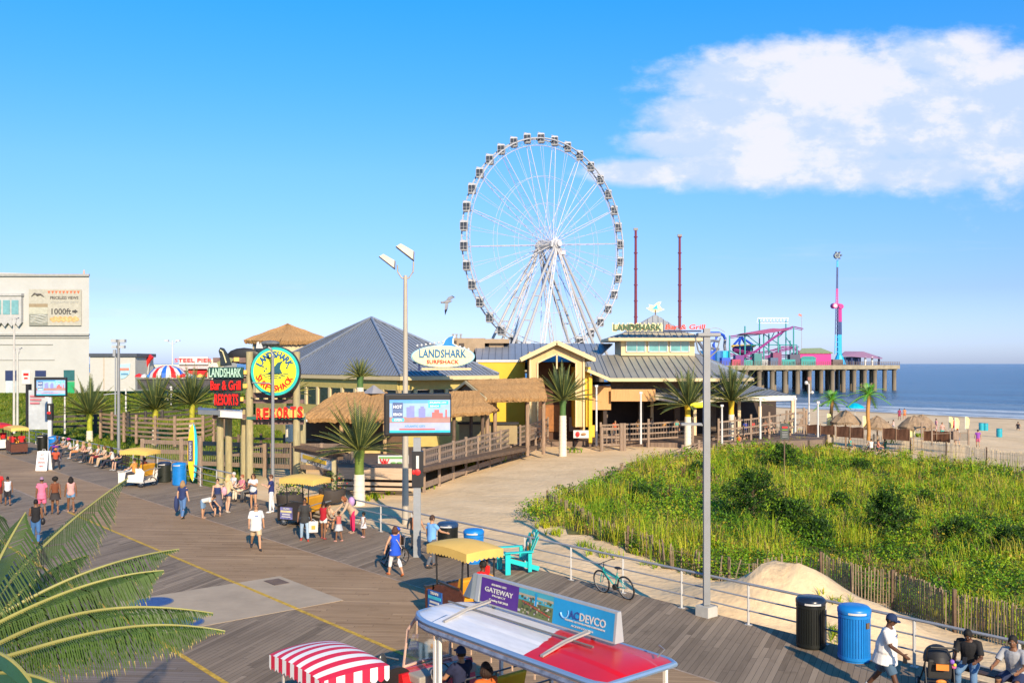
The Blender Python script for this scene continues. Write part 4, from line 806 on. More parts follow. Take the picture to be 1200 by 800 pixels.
# low boarded wall and dark landing at the foot of the ramp
T=thing('ramp_landing','dark timber landing with horizontal boards behind the near spiky palm','landing',G(450,579,0))
a_=G(396,575,.1); b_=G(492,577,.1); mb=MB()
mb.bar(a_+Vector((0,0,.95)),b_+Vector((0,0,.95)),.1,.6)
mb.bar(a_+Vector((0,0,.42)),b_+Vector((0,0,.42)),.1,.17); mb.bar(a_+Vector((0,0,.15)),b_+Vector((0,0,.15)),.1,.14); mb.build('board',M((.50,.37,.26),.85,var=.18,scale=2,stretch=(.5,.5,6)),T,world=True)
mb=MB(); mb.slab([a_+Vector((0,.15,1.25)),b_+Vector((0,.15,1.25)),Vector((2,70,.7)),Vector((-14,66,.9))],.22); mb.build('floor',DARKWOOD,T,world=True)
T=thing('menu_board','wide illustrated seafood menu board with red lobsters behind the near spiky palm','sign',Q(462,552,52))
mb=MB(); box_px(mb,443,533.5,479,553,52,.1); mb.build('board',WHITE,T,world=True)
mb=MB()
for x_ in (449,452.5): 
    p=Q(x_,544,51.9); mb.ell(p,(.09,.04,.22),8,m=0); mb.bar(p+Vector((-.08,0,.12)),p+Vector((-.16,0,.32)),.05,m=0); mb.bar(p+Vector((.08,0,.12)),p+Vector((.16,0,.32)),.05,m=0)
for x_ in (461,468): mb.ell(Q(x_,545,51.9),(.2,.04,.09),10,m=1); mb.ell(Q(x_,542,51.9),(.16,.04,.05),8,m=2)
box_px(mb,475,533.8,478.6,552.5,51.93,.05,m=3); box_px(mb,444,535,472,537,51.95,.03,m=2); box_px(mb,444,550,474,552,51.95,.03,m=0); mb.build('picture',[REDP,M((.35,.18,.07),.7),M((.15,.35,.1),.7),YELLOW],T,world=True)
T=thing('menu_board','small illustrated menu board with red and brown dishes low beside the entrance palm','sign',Q(685,512,74))
mb=MB(); box_px(mb,672,504,690,513,74,.1); mb.build('board',WHITE,T,world=True)
mb=MB(); mb.ell(Q(677,508.5,73.9),(.16,.03,.22),8,m=0); mb.ell(Q(684,508.5,73.9),(.2,.03,.1),8,m=1); box_px(mb,691,498,697,512,73.9,.1,m=2); mb.build('picture',[REDP,M((.35,.18,.07),.7),YELLOW],T,world=True)
# low rope-and-rail edging of the dune path
for lab,pts in (('low split timber rail edging the sand path above the dune grass',[(706,567),(748,549),(764,546)]),('low timber rail running from the second palm to the dune',[(760,547),(800,532),(836,521),(880,519)]),('low timber edging in front of the third palm and the sand',[(842,524),(872,522),(900,520)])):
    pp=[]
    for x,y in pts:
        z=-.4
        for _ in range(12): q=g(x,y,z); z=.5*z+.5*gz(q.x,q.y)
        pp.append(g(x,y,z))
    timber_fence(lab,pp,0,(.28,.5),.75,sp=4,rail=(.06,.09),post_r=.2)
# curved lawn fences at the left
FY=86
timber_fence('dark timber fence along the sandy path at the far left lawn',[Q(60,504,84),Q(112,502,86),Q(150,500,90),Q(190,497,95),Q(235,492,98)],0,(.3,.75,1.2),1.45,mat=M((.07,.06,.055),.8,var=.2),sp=3.2,rail=(.08,.2),post_r=.25)
timber_fence('brown five-rail timber fence curving in front of the left palms',[Q(118,508,82),Q(160,514,78),Q(205,517,75),Q(238,515,76),Q(262,508,80)],0,(.25,.62,.99,1.36,1.73),2.0,mat=M((.28,.19,.13),.85,var=.3,scale=3),sp=2.4,rail=(.07,.16),post_r=.2)
T=timber_fence('grey timber ramp railing with dark bars behind the seated group under the round sign',[Vector((-24,61,.0)),Vector((-15,57,.1)),Vector((-8.8,52,.5))],0,(.5,1.15,1.75),1.9,sp=3.0,infill=.16,rail=(.08,.26),post_r=.22)
timber_fence('low timber rail at the back of the entrance court',[Vector((-22,70,0)),Vector((-16,66,.2)),Vector((-13,64,.3))],0,(.5,.9,1.3),1.6,mat=DARKWOOD,sp=2.4)
# ---- spiky palms of painted metal ----
def frondmesh(mb,p0,az,el,L_,w_,droop=.25,m=0,m2=1,n=9):
    d=Vector((math.sin(az)*math.cos(el),math.cos(az)*math.cos(el),math.sin(el))); side=Vector((math.cos(az),-math.sin(az),0)); up=side.cross(d)
    if up.z<0: up=-up
    pts=[]; 
    for i in range(n+1):
        t=i/n; pts.append(p0+d*(L_*t)+Vector((0,0,-droop*L_*t*t)))
    for i in range(n):
        t=(i+.5)/n; wd=w_*(math.sin(PI*min(1,t*.9+.1))**.6)*(1 if t<.7 else (1-t)/.3*.8+.2)
        a_,b_=pts[i],pts[i+1]; 
        for s_ in (-1,1):
            for k in range(3):
                u=a_+(b_-a_)*(k/3); v=a_+(b_-a_)*((k+1)/3); tip=a_+(b_-a_)*((k+1.3)/3)+side*(s_*wd)+up*(wd*.35)+d*(wd*.5)
                mb.add([u,v,tip,u+side*(s_*.02)-up*.0],[(0,1,2)],m)
        mb.bar(a_,b_,.035*(1-t)+.012,m=m2)
def spiky_palm_mesh(seed,L_=2.3,n=42):
    random.seed(seed); mb=MB()
    for k in range(n):
        az=k*2.39996+random.uniform(-.2,.2); t=k/n; el=R(82)-R(78)*t**.8+random.uniform(-.08,.08)
        frondmesh(mb,Vector((math.sin(az)*.08,math.cos(az)*.08,0)),az,el,L_*random.uniform(.8,1.08)*(1-.12*t),.10*L_,droop=.06+.16*t)
    return mb
PALMG=[M((.055,.085,.028),.6,var=.5,scale=1.2),M((.30,.30,.07),.6,var=.3)]
def spiky_palm(px,py,Y,hlow,hup,label,upcol,seed,L_=2.3,lowz=None):
    base=at(px,py,Y); T=thing('metal_palm',label,'palm tree',base,0,'spiky palms around the restaurant')
    q=MB(); q.tube([(0,0,-.9),(0,0,hlow)],[.30,.26],14)
    for k in range(int(hlow/.28)): q.tube([(0,0,k*.28+.05),(0,0,k*.28+.1)],.305-.03*k*.28/hlow,14)
    q.build('trunk_base',M((.72,.64,.50),.7,var=.1,scale=4,stretch=(1,1,4)),T,smooth=True)
    q=MB(); q.tube([(0,0,hlow),(0,0,hlow+hup*.5),(0,0,hlow+hup)],[.23,.22,.28],12); q.build('trunk',upcol,T,smooth=True)
    c=spiky_palm_mesh(seed,L_).build('crown',PALMG,T); c.location=(0,0,hlow+hup-.05); return T
GT=M((.07,.15,.04),.6,var=.3); YT=M((.62,.42,.02),.6,var=.15)
spiky_palm(659.5,533,70,2.95,1.15,'white based spiky palm with a dark green top in front of the gabled entrance',GT,1,3.2)
spiky_palm(806,520,76,2.2,.95,'spiky palm with a white base and yellow collar beside the near lamp post',YT,2,3.7)
spiky_palm(857,517,80,2.3,1.15,'spiky palm with a white base and yellow collar right of the near lamp post',YT,3,3.9)
spiky_palm(421,583,46,1.15,1.2,'nearest spiky palm with a green trunk and pale base left of the large video screen',M((.14,.20,.03),.6,var=.3),4,2.9)
spiky_palm(105,518,82,1.0,1.5,'spiky palm left of the grey pole at the lawn, above the seated crowd',M((.35,.38,.03),.6,var=.3),5,3.6)
spiky_palm(182,521,79,1.3,1.7,'spiky palm on the lawn behind the white rolling cart',M((.38,.36,.03),.6,var=.3),6,3.6)
spiky_palm(225,512,79,1.1,1.7,'spiky palm standing against the left side of the sign gateway',M((.38,.36,.03),.6,var=.3),7,3.8)
spiky_palm(340,500,58,1.3,.8,'small spiky palm just right of the round sign',M((.3,.3,.05),.6,var=.3),8,1.6)
spiky_palm(422,470,68,1.0,.8,'small spiky palm peeping over the thatched hut',GT,9,1.7)
# ---- bright green palms on the beach ----
def green_palm(px,py,Y,h,label,seed,sc=1):
    base=at(px,py,Y); T=thing('beach_palm',label,'palm tree',base,0,'bright green palms on the beach'); random.seed(seed)
    q=MB(); q.tube([(.05*math.sin(k),0,k*h/8) for k in range(9)],[.16]*9,9); q.build('trunk',M((.45,.22,.06),.7,var=.25,scale=5,stretch=(1,1,4)),T,smooth=True)
    q=MB()
    for k in range(17):
        az=k*2.4; t=k/17; el=R(78)-R(95)*t; L_=1.75*sc; n=8; d=Vector((math.sin(az)*math.cos(el),math.cos(az)*math.cos(el),math.sin(el))); side=Vector((math.cos(az),-math.sin(az),0)); pts=[d*(L_*i/n)+Vector((0,0,-.45*L_*(i/n)**2)) for i in range(n+1)]
        for i in range(n):
            w_=.42*math.sin(PI*(i+1.2)/(n+1.6))
            for s_ in (-1,1):
                for j in range(2):
                    a_=pts[i]+(pts[i+1]-pts[i])*j/2; b_=a_+(pts[i+1]-pts[i])*.45; q.add([a_,b_,b_+side*(s_*w_)+d*.2-Vector((0,0,.12))],[(0,1,2)],0)
            q.bar(pts[i],pts[i+1],.05,m=1)
    c=q.build('crown',[M((.07,.30,.02),.5,var=.3,scale=1.5),M((.2,.4,.04),.5)],T); c.location=(0,0,h)
green_palm(974.5,512,87,3.4,'bright green beach palm beside the thatched parasol nearer the verandah',1); green_palm(1017.5,516,82,4.0,'taller bright green beach palm with an orange trunk',2,1.08)
# ---- foreground palm at lower left ----
PB=Vector((-4.75,8.3,0))
T=thing('feather_palm','large palm rising at the lower left corner with drooping feathery fronds','palm tree',PB)
q=MB(); q.tube([PB+Vector((0,0,z)) for z in (0,1,2,3,3.9)],[.24,.2,.19,.2,.24],14); q.build('trunk',M((.16,.12,.07),.9,var=.3,scale=6,bump=.6),T,world=True,smooth=True)
LEAF=M((.05,.10,.018),.7,var=.35,scale=1.6); TIPY=M((.30,.25,.08),.6,var=.2); RIB=M((.30,.29,.09),.5,var=.15)
def bez(P_,t):
    P_=[Vector(p) for p in P_]
    while len(P_)>1: P_=[a_+(b_-a_)*t for a_,b_ in zip(P_,P_[1:])]
    return P_[0]
def feather(pts,Lf,label=None,n=58,down=1.0,sides=(1,-1)):
    q=MB(); c=[bez(pts,i/40) for i in range(41)]; q.tube(c,[.020*(1-i/44)+.004 for i in range(41)],6,m=2)
    for s_ in sides:
        n_=int(n*1.25)
        for k in range(n_):
            t=.06+.94*k/n_; p=bez(pts,t); d=(bez(pts,min(1,t+.01))-bez(pts,t-.01)).normalized(); side=d.cross(Vector((0,0,1))).normalized()*s_
            ll=Lf*(math.sin(PI*min(1,(t*.86+.14)))**.7)*random.uniform(.9,1.08)+.03
            if random.random()<.08: continue
            if t>.8: ll*=max(.25,(1-t)/.2)**.6
            d1=(side*.55+d*.62-Vector((0,0,.25*down))).normalized(); d2=(side*.28+d*.42-Vector((0,0,1.0*down))).normalized()
            w_=.0065; a0=p; a1=p+d1*ll*.35; a2=a1+d2*ll*.54; a3=a2+d2*ll*.11+Vector((0,0,-.01))
            wv=d*w_
            q.add([a0-wv*.6,a0+wv*.6,a1+wv,a1-wv],[(0,1,2,3)],0); q.add([a1-wv,a1+wv,a2+wv*.7,a2-wv*.7],[(0,1,2,3)],0); q.add([a2-wv*.7,a2+wv*.7,a3],[(0,1,2)],1 if random.random()<.55 else 0)
    return q.build('frond',[LEAF,TIPY,RIB],T,world=True)
def A(px,py,Y): return at(px,py,Y)
feather([A(-40,745,8.4),A(10,680,8.9),A(60,620,9.6),A(150,560,10.6)],.58,n=80)
feather([A(-40,745,8.4),A(30,700,8.6),A(110,655,9.0),A(210,643,9.6)],.42,n=70)
feather([A(-40,750,8.2),A(50,700,8.2),A(120,672,8.3),A(192,668,8.5)],.52,n=76)
feather([A(-30,770,8.0),A(60,715,7.9),A(140,700,7.9),A(250,718,8.0)],.50,n=80)
feather([A(-30,780,7.7),A(70,752,7.5),A(150,716,7.4),A(264,739,7.5)],.42,n=80)
feather([A(-20,745,9.4),A(20,690,9.9),A(60,660,10.2),A(104,650,10.5)],.30,n=50)
feather([A(-45,760,8.2),A(-20,690,8.3),A(5,640,8.5),A(30,600,8.8)],.50,n=60)
feather([A(-60,720,9),A(-50,650,9.3),A(-20,580,9.6),A(8,610,10)],.4,n=50)
feather([A(-30,770,8.0),A(-80,700,8.6),A(-160,660,9),A(-230,690,9.4)],.5,n=60); feather([A(-30,770,8.0),A(-70,740,7),A(-110,760,6),A(-150,850,5.4)],.5,n=60); feather([A(-30,760,8.4),A(-10,690,9.6),A(10,690,11),A(30,740,12)],.5,n=60)
q=MB()
for pts in ([A(-30,760,7.6),A(10,757,7.3),A(40,790,7.0),A(62,850,6.8)],[A(-20,790,7.4),A(40,780,7.0),A(80,800,6.9),A(120,850,6.8)]):
    c=[bez(pts,i/14) for i in range(15)]
    for i in range(14):
        w0=.17*math.sin(PI*(i/14*.8+.15)); w1=.17*math.sin(PI*((i+1)/14*.8+.15)); s_=Vector((.3,-.5,.25)).normalized()
        q.add([c[i],c[i+1],c[i+1]+s_*w1*1.2-Vector((0,0,w1)),c[i]+s_*w0*1.2-Vector((0,0,w0))],[(0,1,2,3)],0); q.add([c[i],c[i+1],c[i+1]-s_*w1-Vector((0,0,w1)),c[i]-s_*w0-Vector((0,0,w0))],[(0,1,2,3)],0)
    q.tube(c,.014,6,m=1)
q.build('broad_leaf',[M((.03,.085,.04),.4,var=.2),RIB],T,world=True)
random.seed(11)
# ---- lamp posts and poles ----
def pole(name,label,cat,base,h,r0,r1,mt=GALV,n=12,group=None,square=False):
    T=thing(name,label,cat,base,0,group); q=MB()
    if square: q.bar((0,0,.3),(0,0,h),r0*2,r0*2)
    else: q.tube([(0,0,0),(0,0,h)],[r0,r1],n)
    q.build('pole',mt,T,smooth=not square); return T
b=g(828,721); T=pole('lamp_post','square grey lamp post standing at the rail in front of the dune grass','lamp post',b,7.75,.085,.085,STEEL,square=True)
q=MB(); q.box((0,0,.14),(.42,.42,.28),BW); q.build('base',M((.45,.44,.40),.8),T)
q=MB(); zt_=6.8+(426-396)/F*25.3-.0; q.bar((0,0,7.0),(0,0,7.6),.12); q.box((.05,0,7.58),(.62,.28,.10)); q.build('lamp_head',STEEL,T,bevel=.02)
q=MB(); 
for dx in (-.16,.2): q.tube([(0,0,6.9),(dx*1.4,0,7.15),(dx*1.9,0,7.5)],.022,6)
q.build('bracket',STEEL,T)
q=MB(); q.tube([(0,0,5.08),(-.12,0,5.14),(-.62,0,5.17)],.03,6); q.box((-.42,0,5.17),(.55,.2,.06)); q.build('side_arm',STEEL,T)
b=Vector((-4.61,40.6,gz(-4.6,40.6))); T=pole('floodlight_mast','tall pale mast with two cream floodlights rising behind the video screen','lamp post',b,10.75,.15,.085,M((.40,.36,.29),.5,var=.06))
q=MB()
for s_ in (-1,1): q.tube([(0,0,10.6),(s_*.16,0,10.65),(s_*.33,0,10.9),(s_*.35 ,0,11.2+(.15 if s_>0 else -.0))],.035,8)
q.build('yoke',M((.40,.36,.29),.5),T,smooth=True)
for x_,z_,sc in ((-.72,11.35,.98),(.06,11.75,1.12)):
    q=MB(); tl=Matrix.Rotation(R(38),3,'Y'); o_=Vector((x_,0,z_)); 
    vs=[o_+tl@Vector(p)*sc for p in ((-.42,-.3,-.07),(.38,-.3,-.07),(.38,.3,-.07),(-.42,.3,-.07),(-.36,-.22,.12),(.2,-.24,.20),(.2,.24,.20),(-.36,.22,.12))]
    q.add(vs,[(4,5,6,7),(0,1,5,4),(1,2,6,5),(2,3,7,6),(3,0,4,7)],0); q.add([v-tl@Vector((0,0,.05)) if i<4 else v for i,v in enumerate(vs[:4])]+vs[:4],[(0,3,2,1),(0,1,5,4),(1,2,6,5),(2,3,7,6),(3,0,4,7)],1); q.build('floodlight',[M((.50,.46,.38),.5),BLACK],T)
b=Vector((-13.25,52,0)); T=pole('lamp_post','slim grey pole crossing in front of the round yellow sign','lamp post',b,7.25,.10,.085,STEEL)
q=MB(); q.tube([(0,0,5.6),(-.2,0,5.72),(-1.15,0,5.75)],.04,6); q.tube([(0,0,7.25),(-.1,0,7.6),(-.25,0,7.7)],.07,8); q.build('side_arm',STEEL,T)
T=pole('lamp_post','grey pole with a square lamp cluster behind the white rolling cart','lamp post',g(139,533),8.6,.12,.1,STEEL)
q=MB(); 
for dx in (-.32,.32): q.box((dx,0,8.5),(.38,.38,.22)); q.box((dx*.9,0,8.05),(.36,.36,.2))
q.bar((-.5,0,8.3),(.5,0,8.3),.06); q.build('lamp_head',M((.4,.42,.42),.5),T)
q=MB(); q.bar((-1.1,0,4.5),(0,0,4.6),.06); q.bar((-.24,0,3),(-.24,0,7.6),.08); q.box((-.3,0,7.6),(.2,.2,.5)); q.build('conduit',M((.3,.32,.34),.5),T)
for px_,top,base_,lab in ((16.5,377,512,'slim pale pole with twin tips at the far left in front of the hall'),(20.5,412,508,'shorter pole with a curled lamp at the far left')):
    b=g(px_,base_,0); T=pole('lamp_post',lab,'lamp post',b,6.8+(426-top)/F*b.y,.12,.08,M((.5,.48,.44),.6)); h=6.8+(426-top)/F*b.y
    q=MB(); q.tube([(-.2,0,h+.3),(-.15,0,h-.1),(0,0,h-.3),(.15,0,h-.1),(.25,0,h+.3)],.06,6); q.box((.25,0,h+.35),(.3,.3,.12)); q.build('lamp_head',M((.4,.4,.4),.5),T)
for px_,top,Y,lab in ((202,399,125,'distant double-headed lamp post above the striped umbrella'),):
    p=at(px_,top,Y); T=pole('lamp_post',lab,'lamp post',(p.x,Y,2.5),p.z-2.5,.1,.08,WHITE); q=MB()
    for s_ in (-1,1): q.bar((0,0,p.z-3.0),(s_*.6,0,p.z-2.6),.07); q.box((s_*.75,0,p.z-2.5),(.5,.4,.2))
    q.build('lamp_head',M((.5,.5,.5),.5),T)
for px_,top,bot,Y,lab in ((76,463,508,84,'white bollard light on the sandy path left of the first palm'),(147.5,457,487,100,'white bollard light on the lawn right of the grey pole'),(200.5,454,478,104,'white bollard light between the two lawn palms'),(699,453,522,76,'thin white pole at the left end of the verandah'),(751,461,520,75,'thin white pole in front of the verandah opening'),(846,476,520,76,'thin grey pole by the third palm'),(891,468,514,77,'thin white pole before the right verandah post'),(932,468,506,80,'thin white pole at the right verandah corner'),(958.5,472,512,80,'thin white pole left of the first beach palm')):
    p=at(px_,bot,Y); h=(bot-top)/F*Y; T=pole('marker_pole',lab,'pole',p,h,.09,.07,WHITE,8); q=MB(); q.box((0,0,h+.06),(.24,.2,.16)); q.build('cap',WHITE,T)
p=at(948,506,88); T=pole('beach_lamp','short white lamp post with two round heads by the beach gate','lamp post',p,4.5,.09,.07,WHITE,8); q=MB(); q.ell((-.25,0,4.6),.19,10); q.ell((.3,0,3.7),.16,10); q.bar((0,0,3.7),(.3,0,3.7),.05); q.bar((0,0,4.5),(-.25,0,4.6),.05); q.build('lamp_head',WHITE,T)
q=MB(); q.box((0,0,5.0),(.3,.3,.3)); q.build('speaker',M((.3,.12,.08),.6),T)
# ---- video screens ----
def screen_sign(base,sc,rz,label,h0=4.25):
    T=thing('video_screen',label,'video sign',base,rz,'video screens on posts over the boardwalk')
    W_=2.36; H_=1.5
    q=MB(); q.box((-.02,0,2.1),(.26,.22,4.2)); q.build('post',M((.27,.29,.31),.5,.2) if sc else WHITE,T)
    q=MB(); q.box((0,.12,h0+H_/2),(W_,.42,H_)); q.build('cabinet',BLACK,T,bevel=.06)
    q=MB(); q.box((0,-.01,3.1),(.40,.36,1.25)); q.box((.0,-.2,3.35),(.10,.02,.45),m=1); q.ell((.0,-.2,3.0),(.11,.02,.11),10,m=2); q.ell((-.14,-.2,3.0),(.05,.02,.09),8,m=2); q.build('speaker_box',[BLACK,WHITE,REDP],T)
    E=lambda c: M(c,.5,var=.12,scale=3,emit=.16)
    f=-.103; x0=-W_/2+.20; x1=W_/2-.04; z0=h0+.13; z1=h0+H_-.22; w_=x1-x0; h_=z1-z0
    def bx(u0,v0,u1,v1,m,dy=0): s.box((x0+w_*(u0+u1)/2,f-dy,z0+h_*(v0+v1)/2),(w_*(u1-u0),.012,h_*(v1-v0)),m=m)
    s=MB(); bx(0,0,1,1,0); bx(0,.3,1,.48,1,.004); bx(0,0,1,.30,2,.004); bx(.0,.9,.66,1,3,.004); bx(0,0,1,.07,4,.007); s.build('picture',[E((.26,.40,.66)),E((.34,.20,.18)),E((.33,.38,.62)),E((.10,.32,.68)),E((.02,.42,.62))],T)
    s=MB(); bx(.05,.68,.22,.92,0,.008); bx(.05,.45,.22,.67,0,.008); bx(.04,.34,.24,.44,1,.01); bx(.64,.86,.97,.97,1,.008); bx(.64,.76,.84,.86,1,.008); 
    for u0,v0,u1,v1,m in ((.28,.46,.33,.78,2),(.33,.46,.41,.82,2),(.48,.46,.59,.74,2),(.51,.74,.57,.80,2),(.70,.44,.74,.62,3),(.74,.44,.82,.70,3),(.82,.44,.88,.6,3),(.92,.44,.95,.7,3),(.16,.08,.75,.13,3)): bx(u0,v0,u1,v1,m,.012)
    def tx(t_,u,v,ww,hh,m): s.text(t_,(x0+w_*u,f-.024,z0+h_*v),(1,0,0),(0,0,1),w_*ww,h_*hh,m=m,thick=.006)
    tx('HOT',.135,.79,.14,.1,4); tx('BEACH',.135,.56,.14,.08,4); tx('OPEN',.14,.39,.13,.06,4); tx('ATLANTIC CITY',.8,.915,.28,.05,4); tx('BEACH',.74,.81,.14,.05,4); tx('ATLANTIC CITY',.42,.2,.34,.06,5); s.build('lettering',[E((.08,.12,.25)),E((.05,.55,.8)),E((.2,.22,.5)),E((.45,.14,.13)),E((.85,.88,.9)),E((.05,.3,.6))],T)
    return T
screen_sign(g(489.5,652),1,R(4),'large lit video screen on a grey post beside the near rolling cart')
t2=screen_sign(g(59,529),0,R(6),'distant lit video screen on a white post at the far left of the boardwalk')
T=thing('information_kiosk','tall grey advertising panel with red print behind the far video screen','sign',at(44,500,76)); q=MB(); box_px(q,33,457,57,503,77,.4); q.build('panel',M((.42,.46,.48),.6,var=.2,scale=.9),T,world=True)
q=MB(); box_px(q,30,450,33.5,503,77,.5); q.build('edge',BLACK,T,world=True); q=MB()
for k,(y_,x1) in enumerate(((463,52),(467,48),(471,46))): box_px(q,35,y_,x1,y_+2.2,76.9,.05)
q.build('print',M((.45,.15,.18),.6),T,world=True)
# ---- sign gateway ----
TIM=M((.36,.31,.17),.85,var=.25,scale=3,bump=.4,stretch=(5,5,.5)); YL=54.2
T=thing('sign_gateway','tall timber post gateway with dark cross beams carrying the restaurant signs','gateway',at(300,565,54))
for x_,ytop,Y in ((292.5,412,54),(347.5,412,54),(258,446,54.3),(268,452,55.5),(286,478,55.2),(355,484,55.2)):
    p=at(x_,ytop,Y); w_=.36 if x_<300 or x_==347.5 else .3; mb=MB(); mb.tube([(p.x,Y,-.1),(p.x,Y,p.z)],w_*.5+.03,10); mb.build('post',TIM,T,world=True,smooth=True)
for y_,x0,x1,hh in ((422,250,296,.3),(437,285,350,.25),(463,288,352,.3),(470,250,356,.22),(488,250,300,.25),(494,290,356,.3),(444,250,292,.3)):
    a_=at(x0,y_,54.25); b_=at(x1,y_,54.25); mb=MB(); mb.bar(a_,b_,.14,hh); mb.build('beam',M((.17,.11,.10),.8,var=.3),T,world=True)
mb=MB(); mb.slab([at(232,480,53),at(258,481,52.6),at(258,479,56),at(232,477,56.4)],.25); mb.build('canopy',M((.16,.18,.2),.5),T,world=True)
mb=MB(); mb.slab([at(256,481,52.8),at(284,483,52.8),at(284,480,55),at(256,478,55)],.35); mb.build('canopy',M((.60,.60,.57),.5),T,world=True)
def boardsign(name,label,x0,x1,y0,y1,Y,txt,cb,ct,cat='sign',frame_=None):
    T=thing(name,label,cat,at((x0+x1)/2,y1,Y)); 
    mb=MB(); box_px(mb,x0,y0,x1,y1,Y,.14); mb.build('board',cb,T,world=True)
    a_=at(x0,y0,Y); b_=at(x1,y1,Y); mb=MB(); mb.text(txt,((a_.x+b_.x)/2,Y-.08,(a_.z+b_.z)/2),(1,0,0),(0,0,1),(b_.x-a_.x)*.92,(a_.z-b_.z)*.82,thick=.05); mb.build('lettering',ct,T,world=True); return T
DTEAL=M((.01,.06,.055),.5)
boardsign('lettered_sign','dark board reading LANDSHARK in pale green capitals, topmost of the left sign stack',244,285,430,443,53.6,'LANDSHARK',DTEAL,M((.40,.62,.48),.5))
boardsign('lettered_sign','dark board reading Bar & Grill in red script-like letters, middle of the left stack',246,284,444.5,458,53.6,'Bar & Grill',BLACK,M((.75,.015,.01),.4,emit=.12))
boardsign('lettered_sign','dark board reading RESORTS in tall red capitals, lowest of the left stack',251,281,460,476,53.6,'RESORTS',BLACK,M((.75,.015,.01),.4,emit=.12))
T=thing('resorts_sign','row of yellow tiles with tall red RESORTS letters under the round sign','sign',at(326,492,53.5))
ww=(355-299)/7
for k,ch in enumerate('RESORTS'):
    xc=304+k*8.0; mb=MB(); box_px(mb,xc-3.9,479,xc+3.6,489,53.6,.08); mb.build('tile',M((.70,.45,.12),.5),T,world=True)
    c=at(xc,483.5-(k-3)*.35,53.5); mb=MB(); mb.text(ch,c,(1,0,0),(0,0,1),.30,.64,thick=.08); mb.build('letter',M((.75,.015,.01),.4,emit=.12),T,world=True)
mb=MB(); box_px(mb,289,488,357,491.5,53.8,.1); mb.build('rail',M((.02,.12,.11),.6),T,world=True)
# surfboard fin ornament
T=thing('fin_ornament','dark shark fin and surfboard ornament on top of the left sign stack','ornament',at(265,428,54))
mb=MB(); mb.prism([at(x,y,53.8) for x,y in ((258,428),(258,418),(256,411),(258,407),(262,408),(266,414),(269,421),(271,428))][::-1],(0,.14,0)); mb.build('fin',M((.02,.03,.04),.4),T,world=True)
mb=MB(); mb.tube([at(x,y,53.7) for x,y in ((258,410),(261,412),(263,418),(265,425))],.04,6); mb.build('fin_stripe',M((.6,.55,.3),.5),T,world=True)
mb=MB(); c=at(286,417,54.4); mb.ell(c,(1.0,.12,.48),18); mb.build('surfboard',BLACK,T,world=True,smooth=True)
mb=MB(); mb.prism([at(x,y,53.9) for x,y in ((254,424),(270,419),(274,421),(268,428),(256,430))][::-1],(0,.1,0)); mb.build('wave',M((.25,.26,.12),.6),T,world=True)
for x_,y_ in ((277,421),(286,436),(286.5,452),(282,467.5)):
    mb=MB(); box_px(mb,x_-3,y_-2.4,x_+3,y_+2.4,53.7,.1); mb.build('lamp_tile',M((.75,.45,.1),.5,emit=.15),T,world=True)
# round sign
def disc(mb,c,r_,d,t=.1,n=48,m=0): c=Vector(c); d=Vector(d).normalized(); mb.tube([c,c+d*t],r_,n,m=m)
def roundsign():
    Y=53.2; c=at(322.5,435,Y); rr=28.3/F*Y; T=thing('round_sign','round yellow LANDSHARK SURF SHACK sign with a blue fin and turquoise rim','sign',c)
    mb=MB(); mb.tube([c,c+Vector((0,.25,0))],rr*1.04,48); mb.build('backing',BLACK,T,world=True)
    mb=MB(); mb.tube([c+Vector((0,-.06,0)),c],rr,48); mb.build('rim',M((.02,.45,.42),.5),T,world=True)
    mb=MB(); mb.tube([c+Vector((0,-.1,0)),c+Vector((0,-.06,0))],rr*.88,48); mb.build('face',M((.85,.78,.03),.5,var=.04),T,world=True)
    mb=MB()
    for k,ch in enumerate('LANDSHARK'):
        a_=R(152-k*15.5); p=c+Vector((math.cos(a_)*rr*.70,-.12,math.sin(a_)*rr*.70)); up=Vector((math.cos(a_),0,math.sin(a_))); rt=Vector((math.sin(a_),0,-math.cos(a_))); [mb.text(ch,p+rt*dx+Vector((0,-.004*kk,0)),rt,up,rr*.18,rr*.27,thick=.03,m=0) for kk,dx in enumerate((-.010,.010))]
    for k,ch in enumerate('SURF'):
        a_=R(201+k*15); p=c+Vector((math.cos(a_)*rr*.69,-.12,math.sin(a_)*rr*.69)); up=-Vector((math.cos(a_),0,math.sin(a_))); rt=Vector((-math.sin(a_),0,math.cos(a_))); [mb.text(ch,p+rt*dx+Vector((0,-.004*kk,0)),rt,up,rr*.18,rr*.25,thick=.03,m=1) for kk,dx in enumerate((-.010,.010))]
    for k,ch in enumerate('SHACK'):
        a_=R(272+k*15.5); p=c+Vector((math.cos(a_)*rr*.69,-.12,math.sin(a_)*rr*.69)); up=-Vector((math.cos(a_),0,math.sin(a_))); rt=Vector((-math.sin(a_),0,math.cos(a_))); [mb.text(ch,p+rt*dx+Vector((0,-.004*kk,0)),rt,up,rr*.18,rr*.25,thick=.03,m=1) for kk,dx in enumerate((-.010,.010))]
    mb.build('lettering',[M((.01,.10,.25),.5),M((.70,.02,.01),.5)],T,world=True)
    mb=MB(); f=[(-.3,-.08),(-.12,.02),(0,.2),(.12,.36),(.36,.44),(.26,.3),(.22,.12),(.32,-.08)]; mb.prism([c+Vector((x*rr,-.12,z*rr)) for x,z in f],(0,-.04,0)); 
    for z0,w_ in ((-.12,.6),(-.2,.45),(-.28,.28)): mb.tube([c+Vector((x*w_/6*rr,-.12,(z0+.02*math.sin(x*1.7))*rr)) for x in range(-6,7)],.022,4)
    for x_,z_ in ((-.48,.2),(-.35,.12),(-.42,.02),(.5,.15)): mb.ell(c+Vector((x_*rr,-.12,z_*rr)),(.06,.02,.05),6)
    mb.build('emblem',M((.01,.09,.13),.5),T,world=True)
roundsign()
